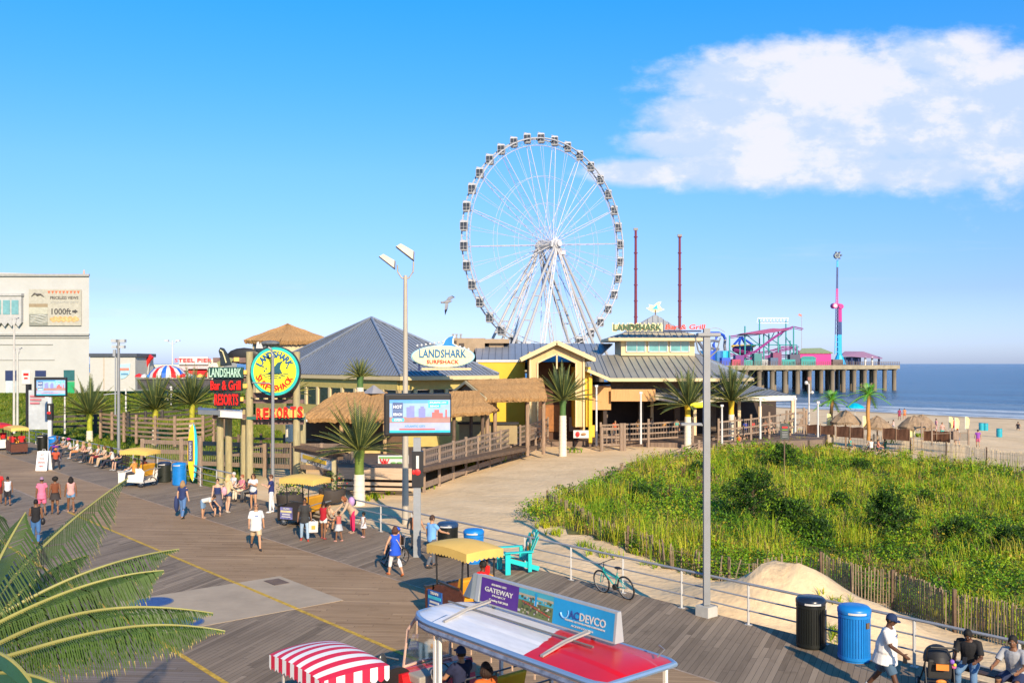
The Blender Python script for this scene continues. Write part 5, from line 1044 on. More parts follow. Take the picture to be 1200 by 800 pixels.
T=thing('satellite_ornament','white gull ornament perched beside a dark lamp above the round sign','ornament',at(305,408,54)); mb=MB(); mb.prism([at(x,y,54) for x,y in ((300,408),(301,401),(303,400),(304,404),(306,401),(308,408))][::-1],(0,.1,0)); mb.build('gull',WHITE,T,world=True); mb=MB(); mb.ell(at(317,402,54),(.55,.3,.16),10); mb.bar(at(309,407,54),at(317,403,54),.08); mb.build('lamp',M((.12,.13,.14),.5),T,world=True)
# oval roof sign
T=thing('oval_roof_sign','cream oval LANDSHARK SURFSHACK sign with a blue fin on the pavilion roof','sign',at(519,435,70)); Y=70; c=at(519,417.5,Y)
mb=MB(); mb.lathe([(1,0),(1,.22)],(0,0,0),40); mb.v=[(c.x+x*2.27,c.y+z,c.z+y*.80) for x,y,z in mb.v]; mb.build('board',M((.85,.75,.42),.5,var=.04),T,world=True)
mb=MB(); mb.lathe([(1.0,-.02),(1.05,-.02),(1.05,.1),(1.0,.1)],(0,0,0),40); mb.v=[(c.x+x*2.27,c.y+.1+z,c.z+y*.80) for x,y,z in mb.v]; mb.build('rim',M((.25,.5,.6),.5),T,world=True)
mb=MB(); mb.text('LANDSHARK',c+Vector((0,-.02,.22)),(1,0,0),(0,0,1),3.5,.62,thick=.05,m=0); mb.text('SURFSHACK',c+Vector((0,-.02,-.40)),(1,0,0),(0,0,1),2.4,.30,thick=.05,m=1); mb.build('lettering',[M((.01,.14,.32),.5),M((.65,.04,.03),.5)],T,world=True)
mb=MB(); pz=[(-.5,.75),(-.15,.9),(.0,1.25),(.25,1.45),(.62,1.55),(.5,1.3),(.5,.95),(.8,.75)]; mb.prism([c+Vector((x+.2,.05,z)) for x,z in pz],(0,.12,0)); mb.build('fin',M((.02,.22,.55),.4),T,world=True)
mb=MB(); mb.prism([c+Vector((x*1.3+.15,.2,z*1.06-.05)) for x,z in pz],(0,.08,0)); mb.build('fin_outline',M((.7,.68,.55),.5),T,world=True)
mb=MB(); box_px(mb,494,431,552,433.5,Y-.6,1.0); mb.build('base',CREAM,T,world=True); mb=MB(); 
for x_ in (490,545): box_px(mb,x_,424,x_+2,434,Y+.2,.3)
box_px(mb,484,423.5,550,426,Y+.3,.15); mb.build('bracket',NAVY,T,world=True)
mb=MB()
for k in range(-6,7): mb.ell(at(519+k*5,400.5+abs(k)*.75 if k<0 else 400.5+abs(k)*1.4,Y+.2),.09,6)
mb.build('bulb_string',WHITE,T,world=True)
# cupola signs
T=thing('rooftop_letters','LANDSHARK in dark green letters edged cream along the cupola eave','sign',at(747,390,85)); Y=85.2; a_=at(718,379,Y); b_=at(776.5,387.5,Y)
mb=MB(); mb.text('LANDSHARK',((a_.x+b_.x)/2,Y+.08,(a_.z+b_.z)/2),(1,0,0),(0,0,1),(b_.x-a_.x)*1.02,(a_.z-b_.z)*1.22,thick=.06); mb.box(((a_.x+b_.x)/2,Y+.22,(a_.z+b_.z)/2),((b_.x-a_.x)*1.02,.06,(a_.z-b_.z)*.8)); mb.build('outline',M((.72,.62,.34),.5),T,world=True)
mb=MB(); mb.text('LANDSHARK',((a_.x+b_.x)/2,Y,(a_.z+b_.z)/2),(1,0,0),(0,0,1),(b_.x-a_.x)*.97,(a_.z-b_.z)*.92,thick=.08); mb.build('lettering',M((.04,.11,.05),.5),T,world=True)
T=thing('rooftop_letters','Bar & Grill in bright red letters on the cupola eave','sign',at(803,390,85)); a_=at(780,380,Y); b_=at(826,386,Y); mb=MB(); mb.text('Bar & Grill',((a_.x+b_.x)/2,Y,(a_.z+b_.z)/2),(1,.0,0),(.15,0,1),b_.x-a_.x,a_.z-b_.z,thick=.14); mb.build('lettering',M((.85,.05,.01),.4,emit=.15),T,world=True); mb=MB(); box_px(mb,776,387,822,388.6,Y+.1,.25); mb.build('base',NAVY,T,world=True)
T=thing('weathervane','cream and blue shark fin weathervane on the cupola peak','weathervane',at(768,368,90)); Y=90; mb=MB(); mb.bar(at(768,369,Y),at(768,363,Y),.1); mb.build('rod',DARKWOOD,T,world=True); mb=MB(); mb.prism([at(x,y,Y) for x,y in ((757,361),(762,359.5),(760,356.5),(766,358),(770,354.5),(775,353),(773,357.5),(775,361),(779,362.5),(772,365),(768,366.3),(764,365))][::-1],(0,.1,0)); mb.build('vane',M((.78,.70,.38),.5),T,world=True)
mb=MB(); mb.prism([at(x,y,Y-.05) for x,y in ((764,362),(768,358.5),(771,356.5),(770.5,360),(771.5,362))][::-1],(0,.06,0)); mb.build('fin',M((.02,.4,.55),.5),T,world=True)
# ---- entrance trellis, banner and stand-up surfboard ----
T=thing('entrance_trellis','small rustic timber trellis with a yellow banner over the ramp entrance','trellis',g(393,583))
a_=at(348,526,51); b_=at(399,536,46); mb=MB(); mb.bar(a_,b_,.3,.22)
for k in range(22): q_=a_+(b_-a_)*(k+.5)/22; mb.bar(q_+Vector((-.2,-.4,.16)),q_+Vector((.3,.6,.16)),.07)
mb.build('pergola',DARKWOOD,T,world=True)
mb=MB(); p=at(391.5,538,46.3); mb.bar((p.x,p.y,0),p,.2); mb.build('post',M((.40,.34,.2),.85,var=.2),T,world=True)
mb=MB(); a_=at(353,535,49.8); b_=at(390,546,46.6); mb.bar(a_,b_,.04,.46); mb.build('banner',WHITE,T,world=True)
mb=MB(); o_=Vector((0,-.06,.07)); mb.bar(a_+(b_-a_)*.06+o_,a_+(b_-a_)*.8+o_,.03,.2); mb.build('banner_stripe',YELLOW,T,world=True)
mb=MB(); rt=(b_-a_).normalized(); mb.text('OPEN',(a_+b_)/2+Vector((-.1,-.1,-.08)),rt,(0,0,1),1.7,.16,thick=.02); mb.build('lettering',M((.05,.05,.05),.5),T,world=True)
T=thing('standing_surfboard','upright yellow and blue surfboard marked with a dark panel by the rail','surfboard',at(227,564,53))
mb=MB(); c=at(226,530,53); prof=[(math.sin(PI*(k/16))**.55*.30,-1.65+3.3*k/16) for k in range(17)]
mb.add([c+Vector((-x,0,z)) for x,z in prof]+[c+Vector((x*.35,0,z)) for x,z in prof]+[c+Vector((-x,.1,z)) for x,z in prof]+[c+Vector((x*.35,.1,z)) for x,z in prof],[(k,k+1,18+k,17+k) for k in range(16)]+[(34+k,51+k,52+k,35+k) for k in range(16)]+[(k,34+k,35+k,k+1) for k in range(16)]); mb.build('deck',M((.80,.50,.03),.4),T,world=True)
mb=MB(); mb.add([c+Vector((x*.35,-.01,z)) for x,z in prof]+[c+Vector((x*.9,-.0,z)) for x,z in prof]+[c+Vector((x*.9,.1,z)) for x,z in prof],[(k,k+1,18+k,17+k) for k in range(16)]+[(17+k,18+k,35+k,34+k) for k in range(16)]); mb.build('edge',M((.02,.45,.62),.4),T,world=True)
mb=MB(); mb.box(c+Vector((-.12,-.03,.1)),(.26,.03,1.15)); mb.text('SURFSHACK',c+Vector((-.12,-.06,.1)),(0,0,-1),(1,0,0),1.0,.12,m=1,thick=.01); mb.build('panel',[NAVY,WHITE],T,world=True)
T=thing('signpost','pale round timber post beside the upright surfboard','post',at(234.5,568,53)); mb=MB(); mb.tube([(0,0,-.2),(0,0,2.7)],.14,8); mb.build('post',OLDWOOD,T,smooth=True)
# ---- beach rules sign ----
T=thing('rules_sign','small dark notice board with red heading standing in the dune scrub','sign',at(919.5,520,62)); Y=62
mb=MB(); box_px(mb,914.5,496,924.5,514.5,Y,.06); mb.build('board',M((.05,.06,.055),.5),T,world=True); mb=MB(); p=at(919.5,495,Y); mb.bar((p.x,Y+.06,p.z+.2),(p.x,Y+.06,-.9),.07); mb.build('post',DARKWOOD,T,world=True)
mb=MB(); box_px(mb,916.5,499.5,923,501.5,Y-.04,.03,m=0); box_px(mb,916.5,503,923,504,Y-.04,.03,m=1)
for k in range(4): box_px(mb,916.5,506+k*1.8,923,506.6+k*1.8,Y-.04,.03,m=2)
mb.build('print',[REDP,M((.2,.3,.05),.6),M((.3,.3,.3),.6)],T,world=True)
T=thing('pennant_sign','bright yellow oval sign hung on the second palm','sign',at(824,474,75)); mb=MB(); mb.ell(at(819,474.5,74.5),(.68,.05,.22),14); mb.build('board',M((.80,.75,.02),.5),T,world=True,smooth=True)
# ---- litter bins ----
def litter_bin(loc,r_,h,body,lid,label,rz=0):
    T=thing('litter_bin',label,'bin',loc,rz,'litter bins along the rail')
    q=MB(); q.lathe([(r_*.93,.0),(r_*.95,.06),(r_*.95,h-.18)],(0,0,0),28); q.build('drum',body,T,smooth=True)
    q=MB()
    for k in range(36): a_=2*PI*k/36; q.box((math.cos(a_)*r_*.975,math.sin(a_)*r_*.975,h*.47),(.018,r_*.115,h*.82),a_)
    q.build('slats',body,T)
    for z in (.05,h-.2): q=MB(); q.lathe([(r_*.98,z),(r_*1.03,z),(r_*1.03,z+.07),(r_*.98,z+.07)],(0,0,0),28); q.build('band',body,T,smooth=True)
    q=MB(); q.lathe([(r_*1.04,h-.12),(r_*1.06,h-.08),(r_*1.05,h-.02),(r_*.9,h+.035),(r_*.5,h+.06),(.01,h+.065)],(0,0,0),28); q.build('lid',lid,T,smooth=True)
    q=MB(); q.add([(math.cos(a_)*r_*1.062,math.sin(a_)*r_*1.062,h-z) for z in (.105,.06) for a_ in [R(-130+i*8) for i in range(9)]],[(i,i+1,i+10,i+9) for i in range(8)]); 
    q.build('label_strip',WHITE,T); return T
DK=M((.012,.014,.012),.4); BL=M((.01,.19,.55),.38,var=.12,scale=3)
litter_bin(g(950,757),.335,1.16,DK,M((.012,.02,.04),.25),'black slatted litter bin with a glossy domed lid beside the sand heap')
B2=litter_bin(g(1001,772),.355,1.2,BL,BL,'bright blue slatted recycling bin just left of the walking man in the white shirt')
q=MB(); q.box((.20,-.30,.85),(.10,.03,.13),R(33)); q.build('slot',M((.15,.1,.06),.5),B2)
litter_bin(vw(19.6,54.2),.36,1.1,M((.02,.025,.02),.5),M((.02,.03,.06),.4),'dark green litter bin left of the blue one behind the white cart')
litter_bin(vw(19.75,52.3),.37,1.2,BL,BL,'blue recycling bin nearest the upright surfboard')
litter_bin(vw(19.75,26.9),.36,1.15,DK,M((.02,.05,.12),.35),'black litter bin with a navy lid behind the man in the light blue shirt')
litter_bin(vw(19.75,25.4),.34,1.1,BL,BL,'blue recycling bin beyond the yellow rolling-chair canopy')
litter_bin(vw(19.6,77.5),.4,1.2,BL,BL,'blue recycling bin at the far left beside the crowd'); litter_bin(vw(19.3,79.5),.4,1.2,DK,DK,'dark litter bin at the far left, left of the blue one')
for x_,y_,lab in ((1150,495,'turquoise barrel on the open sand, left of a joined pair'),(1155,495,'turquoise barrel on the open sand, right of a joined pair'),(1171,507,'single turquoise barrel standing alone on the beach')):
    Y=118 if y_<500 else 104; p=at(x_,y_,Y); p.z=gz(p.x,p.y); T=thing('beach_barrel',lab,'barrel',p,0,'turquoise barrels on the beach'); q=MB(); q.lathe([(.28,0),(.31,.25),(.29,.45),(.31,.65),(.28,.9)],(0,0,0),14); q.build('drum',M((.02,.33,.42),.5),T,smooth=True); q=MB(); q.lathe([(.3,.88),(.32,.9),(.3,.95),(.05,.97)],(0,0,0),14); q.build('rim',M((.03,.25,.33),.5),T,smooth=True)
# ---- turquoise adirondack chair ----
TQ=M((.01,.50,.50),.45,var=.06)
T=thing('adirondack_chair','oversized turquoise slatted beach chair with a painted parrot back at the rail','chair',vw(19.45,27.7),0)
T.rotation_euler=(0,0,R(108)); T.location=g(603,669)
SC=1.25
def cb(parent,name,items,mt=TQ):
    q=MB()
    for it in items: q.box([c*SC for c in it[0]],[c*SC for c in it[1]],*( [it[2]] if len(it)>2 else [0]),rx=it[3] if len(it)>3 else 0)
    return q.build(name,mt,parent,bevel=.008)
# local: sitter faces +Y... legs at front y=.3, back at y=-.45
for s_ in (-1,1):
    cb(T,'leg',[((s_*.36,.30,.28),(.05,.14,.56))]); cb(T,'armrest',[((s_*.40,.02,.575),(.15,.78,.03))])
    cb(T,'leg',[((s_*.30,-.12,.24),(.04,.95,.12),0,R(18))]); cb(T,'leg',[((s_*.36,-.30,.30),(.05,.10,.52))])
cb(T,'seat',[((0,.27-k*.1,.39-k*.033),(.60,.085,.025),0,R(18)) for k in range(6)],M((.45,.12,.03),.5,var=.6,scale=6))
q=MB()
for k in range(5):
    x_=(k-2)*.125; h_=.92-.05*abs(k-2)**1.7; q.bar((x_*SC,-.28*SC,.28*SC),(x_*1.25*SC,(-.28-.36*h_)*SC,(.28+.86*h_)*SC),.115*SC,.025*SC)
q.build('backrest',M((.02,.42,.40),.5,var=.2),T)
q=MB()
for px2,pz2,r2,m_ in ((0,.72,.13,0),(.06,.86,.09,1),(-.08,.62,.1,2),(.02,.55,.08,3),(-.02,.95,.05,0),(.12,.66,.06,0)):
    y_=-.28-.36*(pz2-.28)/.86+.03; q.ell((px2*SC,y_*SC,pz2*SC),(r2*SC,.015*SC,r2*1.2*SC),10,m=m_)
q.build('painted_parrot',[M((.75,.7,.6),.6),M((.6,.42,.05),.6),M((.1,.3,.08),.6),M((.5,.2,.03),.6)],T)
# ---- bicycle ----
def bicycle(T,fc,dk=BLACK,saddle=True):
    """local x forward, wheels on z=0"""
    r_=.335; wx=(-.52,.53)
    for x_ in wx:
        q=MB(); q.tube([(x_+r_*math.cos(2*PI*k/28),0,r_+r_*math.sin(2*PI*k/28)) for k in range(28)],.022,8,closed=True); w_=q.build('wheel',dk,T,smooth=True)
        q=MB(); q.tube([(x_+(r_-.03)*math.cos(2*PI*k/28),0,r_+(r_-.03)*math.sin(2*PI*k/28)) for k in range(28)],.010,6,closed=True)
        for k in range(14): a_=2*PI*k/14; q.bar((x_,.02*(-1)**k,r_),(x_+(r_-.03)*math.cos(a_),0,r_+(r_-.03)*math.sin(a_)),.004)
        q.tube([(x_,-.04,r_),(x_,.04,r_)],.025,8); q.build('rim',STEEL,w_)
    bb=(-.06,0,.28); st=(-.22,0,.74); hd=(.36,0,.80); hb=(.39,0,.68)
    q=MB(); q.tube([bb,st],.018,8); q.tube([(-.16,0,.56),hb],.018,8); q.tube([bb,hb],.02,8); q.tube([hb,hd],.022,8)
    for s_ in (-.045,.045): q.tube([bb,(-.52,s_,r_)],.010,6); q.tube([(-.19,0,.66),(-.52,s_,r_)],.009,6)
    q.build('frame',fc,T,smooth=True)
    q=MB()
    for s_ in (-.05,.05): q.tube([(hb[0]+.01,s_,.64),(.47,s_,.5),(.53,s_,r_)],.012,6)
    q.build('fork',fc,T,smooth=True)
    q=MB(); q.tube([hd,(.33,0,.93)],.014,6); q.tube([(.16,-.30,1.0),(.26,-.26,.99),(.34,-.12,.95),(.34,.12,.95),(.26,.26,.99),(.16,.30,1.0)],.013,6); q.build('handlebar',dk,T,smooth=True)
    q=MB(); q.tube([st,(-.245,0,.86)],.013,6); q.build('seat_post',STEEL,T); q=MB(); q.ell((-.27,0,.89),(.14,.075,.035),10); q.build('saddle',dk,T,smooth=True)
    q=MB(); q.tube([(-.06,-.05,.28),(-.06,.05,.28)],.085,16); q.bar((-.06,-.07,.28),(.05,-.07,.15),.015); q.bar((-.06,.07,.28),(-.17,.07,.41),.015); q.box((.06,-.11,.15),(.09,.08,.02)); q.box((-.18,.11,.41),(.09,.08,.02)); q.build('crank',M((.05,.05,.05),.4,.4),T)
b1,b2=vw(20.12,19.62),vw(20.05,18.55)
T=thing('bicycle','turquoise bicycle with black tyres leaning against the rail','bicycle',(b1+b2)/2,math.atan2(b1.y-b2.y,b1.x-b2.x)); T.rotation_euler=(R(-9),0,T.rotation_euler[2]); bicycle(T,M((.02,.40,.36),.35,.2))
# child-carrying wheelchair by the video screen post
T=thing('wheelchair','wheelchair with large black wheels beside the video screen post','wheelchair',g(462,668)+Vector((.0,.9,0)),R(20))
for s_ in (-.28,.28):
    q=MB(); q.tube([(.32*math.cos(2*PI*k/24)*1.0,s_,.33+.32*math.sin(2*PI*k/24)) for k in range(24)],.022,7,closed=True); w_=q.build('wheel',BLACK,T,smooth=True)
    q=MB()
    for k in range(10): a_=2*PI*k/10; q.bar((0,s_,.33),(.31*math.cos(a_),s_,.33+.31*math.sin(a_)),.006)
    q.build('spokes',STEEL,w_)
    q=MB(); q.tube([(-.42,s_*.8,.1+.09*math.sin(2*PI*k/12)) if False else (-.42+.09*math.cos(2*PI*k/12),s_*.8,.1+.09*math.sin(2*PI*k/12)) for k in range(12)],.016,6,closed=True); q.build('castor',BLACK,T,smooth=True)
q=MB(); 
for s_ in (-.24,.24): q.tube([(.2,s_,.95),(.16,s_,.5),(.14,s_,.3)],.014,6); q.tube([(.16,s_,.68),(-.28,s_,.68),(-.36,s_,.48),(-.5,s_,.14)],.014,6); q.tube([(.2,s_,.95),(.32,s_,.97)],.017,6)
q.bar((-.5,-.24,.12),(-.5,.24,.12),.06,.02); q.build('frame',M((.25,.25,.27),.4,.5),T)
q=MB(); q.box((-.06,0,.5),(.46,.44,.05)); q.build('seat',BLACK,T); q=MB(); q.box((.17,0,.75),(.05,.44,.42)); q.build('backrest',BLACK,T)
# ---- benches ----
def bench(loc,rz,L_,label,back=True):
    T=thing('bench',label,'bench',loc,rz,'benches along the rail'); q=MB()
    for k in range(4): q.box((0,-.17+k*.115,.45),(L_,.095,.035))
    q.build('seat',M((.07,.045,.04),.6,var=.3),T)
    if back:
        q=MB()
        for k in range(3): q.box((0,.26+k*.03,.56+k*.13),(L_,.03,.1))
        q.build('backrest',M((.07,.045,.04),.6,var=.3),T)
    for x_ in (-L_/2+.15,L_/2-.15):
        q=MB(); q.bar((x_,-.16,0),(x_,-.16,.43),.05); q.bar((x_,.22,0),(x_,.22,.43),.05); q.bar((x_,-.18,.42),(x_,.24,.42),.05); q.bar((x_,.22,.42),(x_,.33,.86),.04); q.build('leg',BLACK,T)
        q=MB(); q.tube([(x_,-.2,.44),(x_,-.22,.62),(x_,-.05,.68),(x_,.22,.66)],.02,6); q.build('armrest',BLACK,T)
BR=math.atan2(WD.y,WD.x)+PI   # bench back to the sea
bench(vw(19.95,7.7),BR,3.4,'long dark slatted bench at the rail under the two seated men at the right',back=False)
for k in range(4): bench(vw(19.7,62.5+k*2.6),BR,2.3,['dark bench nearest the white cart, crowded with sitters','dark bench in the middle of the seated crowd','dark bench farther along the seated crowd','farthest bench of the crowd by the blue bin'][k])
bench(vw(19.9,44.6),BR,2.2,'bench with a couple sitting in front of the sign gateway')
# ---- planters ----
def planter(loc,label,seed,fl):
    random.seed(seed); T=thing('flower_planter',label,'planter',loc,0,'flower planters by the ramp'); q=MB(); q.lathe([(.45,0),(.62,.2),(.66,.62),(.6,.66),(.5,.6)],(0,0,0),18); q.build('pot',M((.06,.05,.045),.7),T,smooth=True)
    q=MB()
    for k in range(420):
        a_=random.uniform(0,2*PI); e_=random.uniform(0,PI/2); r_=random.uniform(.35,.8); p=Vector((r_*math.cos(a_)*math.cos(e_),r_*math.sin(a_)*math.cos(e_),.6+r_*math.sin(e_)*1.15)); d=Vector((random.uniform(-1,1),random.uniform(-1,1),random.uniform(-.5,1))).normalized()*.09; s_=d.cross(Vector((.3,.5,.8))).normalized()*.05
        q.add([p-s_,p+s_,p+d],[(0,1,2)],0 if random.random()<.85 else 1)
    q.build('foliage',[M((.06,.13,.02),.7,var=.5,scale=6),M(fl,.6)],T)
planter(g(340,594),'round dark flower planter with green and yellow leaves left of the near rolling chair',1,(.5,.5,.05)); planter(g(389,588),'flower planter with red blooms right of the near rolling chair',2,(.6,.03,.03)); 
for w_,lab in ((36.2,'pale concrete bench block at the end of the rail'),):
    T=thing('concrete_block',lab,'block',vw(19.6,w_)); q=MB(); q.box((0,0,.25),(1.6,.5,.5),BW); q.box((0,0,.52),(1.8,.65,.1),BW,m=0); q.build('block',M((.45,.38,.30),.85),T,bevel=.02)
# ---- sandwich board ----
T=thing('sandwich_board','white folding pavement sign with pink handwriting on the far boards','sign',g(51.5,551),R(-6))
for s_ in (-1,1):
    q=MB(); q.box((0,s_*.2,.62),(.74,.03,1.24),rx=R(10)*s_); q.box((-.32,s_*.2-.0,.02),(.08,.06,.08)); q.build('panel',M((.82,.82,.80),.5),T)
q=MB(); tl=Vector((0,-math.sin(R(-10)),math.cos(R(10))))
for k,(t_,w_) in enumerate((('HOT',.26),('FOOD',.34),('DRINKS',.5),('HERE',.34))): z_=1.02-k*.24; q.text(t_,(0,-.225-(.62-z_)*math.tan(R(10))-.02+.0,z_),(1,0,0),(0,math.sin(R(10)),math.cos(R(10))),w_,.10,thick=.01)
q.build('lettering',M((.60,.10,.12),.6),T)
q=MB(); q.tube([(-.12,0,1.22),(-.08,0,1.34),(.08,0,1.34),(.12,0,1.22)],.02,6); q.build('handle',WHITE,T)
# ---- slatted sand fences ----
def slat_fence(pix,label,h=1.15,sp=.105,lean=.04,y_is_base=True,post_sp=2.6,col=M((.22,.165,.11),.85,var=.35,scale=6),missing=.0,skipv=0):
    pp=[]
    for x,y in pix:
        z=-1
        for _ in range(14): q=g(x,y,z); z=.5*z+.5*gz(q.x,q.y)
        pp.append(g(x,y,z))
    T=thing('sand_fence',label,'fence',pp[0],0,'slatted sand fences round the dune'); q=MB(); posts=[]; wires=[]; acc=0
    for a_,b_ in zip(pp,pp[1:]):
        L_=(b_-a_).length; n_=int(L_/sp); d=(b_-a_).normalized()
        for k in range(n_):
            if random.random()<missing: continue
            p=a_+(b_-a_)*k/n_; p=Vector((p.x,p.y,gz(p.x,p.y)-.1)); p+=Vector((math.sin(k*.13)*.07,math.cos(k*.1)*.06,0)); hh=h*random.uniform(.93,1.05); t_=p+Vector((d.x*random.uniform(-lean,lean)+d.x*lean*math.sin(k*.21),random.uniform(-lean,lean),hh+.1)); q.bar(p,t_,.036,.012)
            wires.append((p,t_))
            if acc<=0: posts.append(p); acc=post_sp
            acc-=sp
    for f_ in (.2,.5,.82): 
        w_=[p+(t_-p)*f_ for p,t_ in wires[::6]]
        if len(w_)>1: q.tube(w_,.007,4)
    q.build('slats',col,T,world=True)
    for p in posts: r=MB(); r.bar(p-Vector((0,0,.2)),p+Vector((random.uniform(-.05,.05),0,h*1.15)),.085); r.build('post',DARKWOOD,T,world=True)
random.seed(5)
slat_fence([(964,690),(1000,704),(1050,716),(1110,738),(1160,752),(1235,775)],'near slatted fence running from the sand heap to the right edge behind the bench',h=1.2,sp=.088)
slat_fence([(735,645),(790,668),(830,681),(880,690),(925,678),(962,688)],'overgrown slatted fence between the lamp post and the sand heap',h=.9,missing=.4,lean=.14)
slat_fence([(640,592),(665,606),(700,628),(735,645)],'overgrown slatted fence at the left tip of the dune grass',h=.75,missing=.55,lean=.16)
slat_fence([(1215,553),(1130,539),(1050,528),(980,520),(935,517),(900,516)],'far pale slatted fence between the dune grass and the beach',h=1.3,sp=.16,col=M((.50,.40,.25),.85,var=.2,scale=5),post_sp=4.5)
# ---- beach furniture ----
def beachz(x,y): return gz(x,y)
def parasol(px,Yd,r_,ztop,label,mats,name='thatched_parasol',cat='parasol'):
    p=at(px,500,Yd); zb=beachz(p.x,Yd); T=thing(name,label,cat,(p.x,Yd,zb),0,'thatched parasols on the beach' if name=='thatched_parasol' else None); q=MB(); q.tube([(0,0,0),(0,0,ztop-zb-.2)],.07,8); q.build('pole',WOOD,T)
    q=MB(); random.seed(px); H_=ztop-zb
    prof=[(r_*1.0,H_-1.15),(r_*1.04,H_-1.0),(r_*.72,H_-.55),(r_*.35,H_-.18),(.05,H_)]
    q.lathe(prof,(0,0,0),26); q.v=[(x*(1+random.uniform(-.05,.05)),y*(1+random.uniform(-.05,.05)),z+random.uniform(-.07,.07)) for x,y,z in q.v]; 
    for k in range(90): a_=random.uniform(0,2*PI); q.add([(r_*math.cos(a_),r_*math.sin(a_),H_-1.05),(r_*math.cos(a_+.08),r_*math.sin(a_+.08),H_-1.05),(r_*1.03*math.cos(a_+.04),r_*1.03*math.sin(a_+.04),H_-1.35)],[(0,1,2)])
    q.build('canopy',mats,T)
DT=M((.30,.21,.13),.95,var=.3,scale=3,bump=.6)
parasol(991,84,1.35,2.6,'thatched parasol between the two bright green palms',DT); parasol(1028,86,1.25,2.0,'thatched parasol just right of the taller green palm',DT); parasol(1070.5,84,1.3,2.15,'thatched parasol right of centre on the beach',DT); parasol(1080,88,1.2,2.0,'thatched parasol tucked behind its right neighbour',DT)
p=at(1002,471,125); T=thing('beach_umbrella','turquoise beach umbrella behind the green palms','umbrella',(p.x,125,-1.8)); q=MB(); q.lathe([(1.25,2.7),(1.0,3.0),(.4,3.3),(.03,3.4)],(0,0,0),12); q.build('canopy',M((.0,.40,.55),.5),T); q=MB(); q.tube([(0,0,0),(0,0,3.3)],.03,6); q.build('pole',WHITE,T)
# brown windbreak screens
for x0,x1,y0,y1,Yd,lab in ((945,978,497,504,84,'brown windbreak left of the first green palm'),(980,1012,499,508,83,'brown windbreak between the green palms'),(1034,1066,501,511,84,'brown windbreak right of the taller green palm'),(1082,1113,504,513,85,'brown windbreak right of the thatched parasols')):
    T=thing('windbreak',lab,'windbreak',at(x0,y1,Yd),0,'brown windbreaks on the beach'); a_=at(x0,y0,Yd); b_=at(x1,y0+2,Yd-1.5); q=MB(); n_=8; hgt=(y1-y0)/F*Yd+.25
    for k in range(n_): p0=a_+(b_-a_)*k/n_; p1=a_+(b_-a_)*(k+1)/n_; s0=.08*math.sin(k*PI/2); q.prism([p0+Vector((0,s0,-.05*math.sin(k*1.6))),p1+Vector((0,.08*math.sin((k+1)*PI/2),-.05*math.sin((k+1)*1.6))),p1-Vector((0,0,hgt)),p0-Vector((0,0,hgt))],(0,.03,0))
    q.build('cloth',M((.10,.045,.025),.8,var=.25),T,world=True); 
    for k in (0,4,8): p0=a_+(b_-a_)*k/n_; q=MB(); q.bar(p0-Vector((0,.04,hgt+.1)),p0+Vector((0,-.04,.15)),.05); q.build('stake',WOOD,T,world=True)
def featherflag(px,y0,y1,Yd,label):
    T=thing('feather_flag',label,'flag',at(px,y1,Yd),0,'yellow feather flags on the beach'); a_=at(px,y1,Yd); b_=at(px,y0,Yd); q=MB(); q.tube([a_,b_],.03,6); q.build('pole',WHITE,T,world=True); q=MB(); h=(a_-b_).length; pr=[(0,.1),(.35,.12),(.42,.4),(.45,.75),(.32,.95),(0,1)]
    q.prism([a_+Vector((x,0,-(0)+h*z)) for x,z in pr],(0,.03,0)); q.build('cloth',M((.78,.66,.28),.7,var=.25,scale=2),T,world=True)
for x,y0,y1,Yd,lab in ((969,484,505,86,'yellow feather flag left of the first green palm'),(1011,487,504,86,'yellow feather flag between the green palms'),(1112,488,503,95,'yellow feather flag left of a pair by the beach walkers'),(1119,489,505,94,'tilted yellow feather flag in the middle of the beach walkers'),(1131,488,503,96,'yellow feather flag nearest the turquoise barrels'),(1066,501,513,83,'short feather flag under the right parasol')): featherflag(x,y0,y1,Yd,lab)
T=thing('beach_gate','weathered timber frame and netting at the beach entrance','gate',at(1091,517,82))
for x_ in (1080,1092,1119,1135): q=MB(); q.bar(at(x_,516,82)-Vector((0,0,.4)),at(x_,495 if x_<1100 else 503,82),.12); q.build('post',OLDWOOD,T,world=True)
q=MB(); q.bar(at(1080,497,82),at(1092,496,82),.1); q.bar(at(1092,508,82),at(1135,507,82),.04); q.bar(at(1119,505,82),at(1119.1,515,82),.5,.5); q.build('rail',OLDWOOD,T,world=True)
q=MB()
for k in range(20): q.bar(at(1119+k*.85,506,82),at(1119+k*.85,516,82),.02)
for k in range(7): q.bar(at(1119,506.5+k*1.5,82),at(1135.5,506.5+k*1.5,82),.02)
q.build('netting',M((.2,.18,.15),.8),T,world=True)
T=thing('fish_drying_frame','low timber platform with a sloping brace right of the verandah','platform',at(940,505,85))
q=MB(); q.bar(at(925,484,85),at(945,484,85),.1,.15); q.bar(at(938,498,85),at(944,484,85),.08,.3); q.bar(at(926,497,85),at(946,499,85),.1,.2)
q.build('rail',WOOD,T,world=True)
for x_ in (926,945): q=MB(); q.bar(at(x_,505,85)-Vector((0,0,.5)),at(x_,481,85),.14); q.build('post',WOOD,T,world=True)
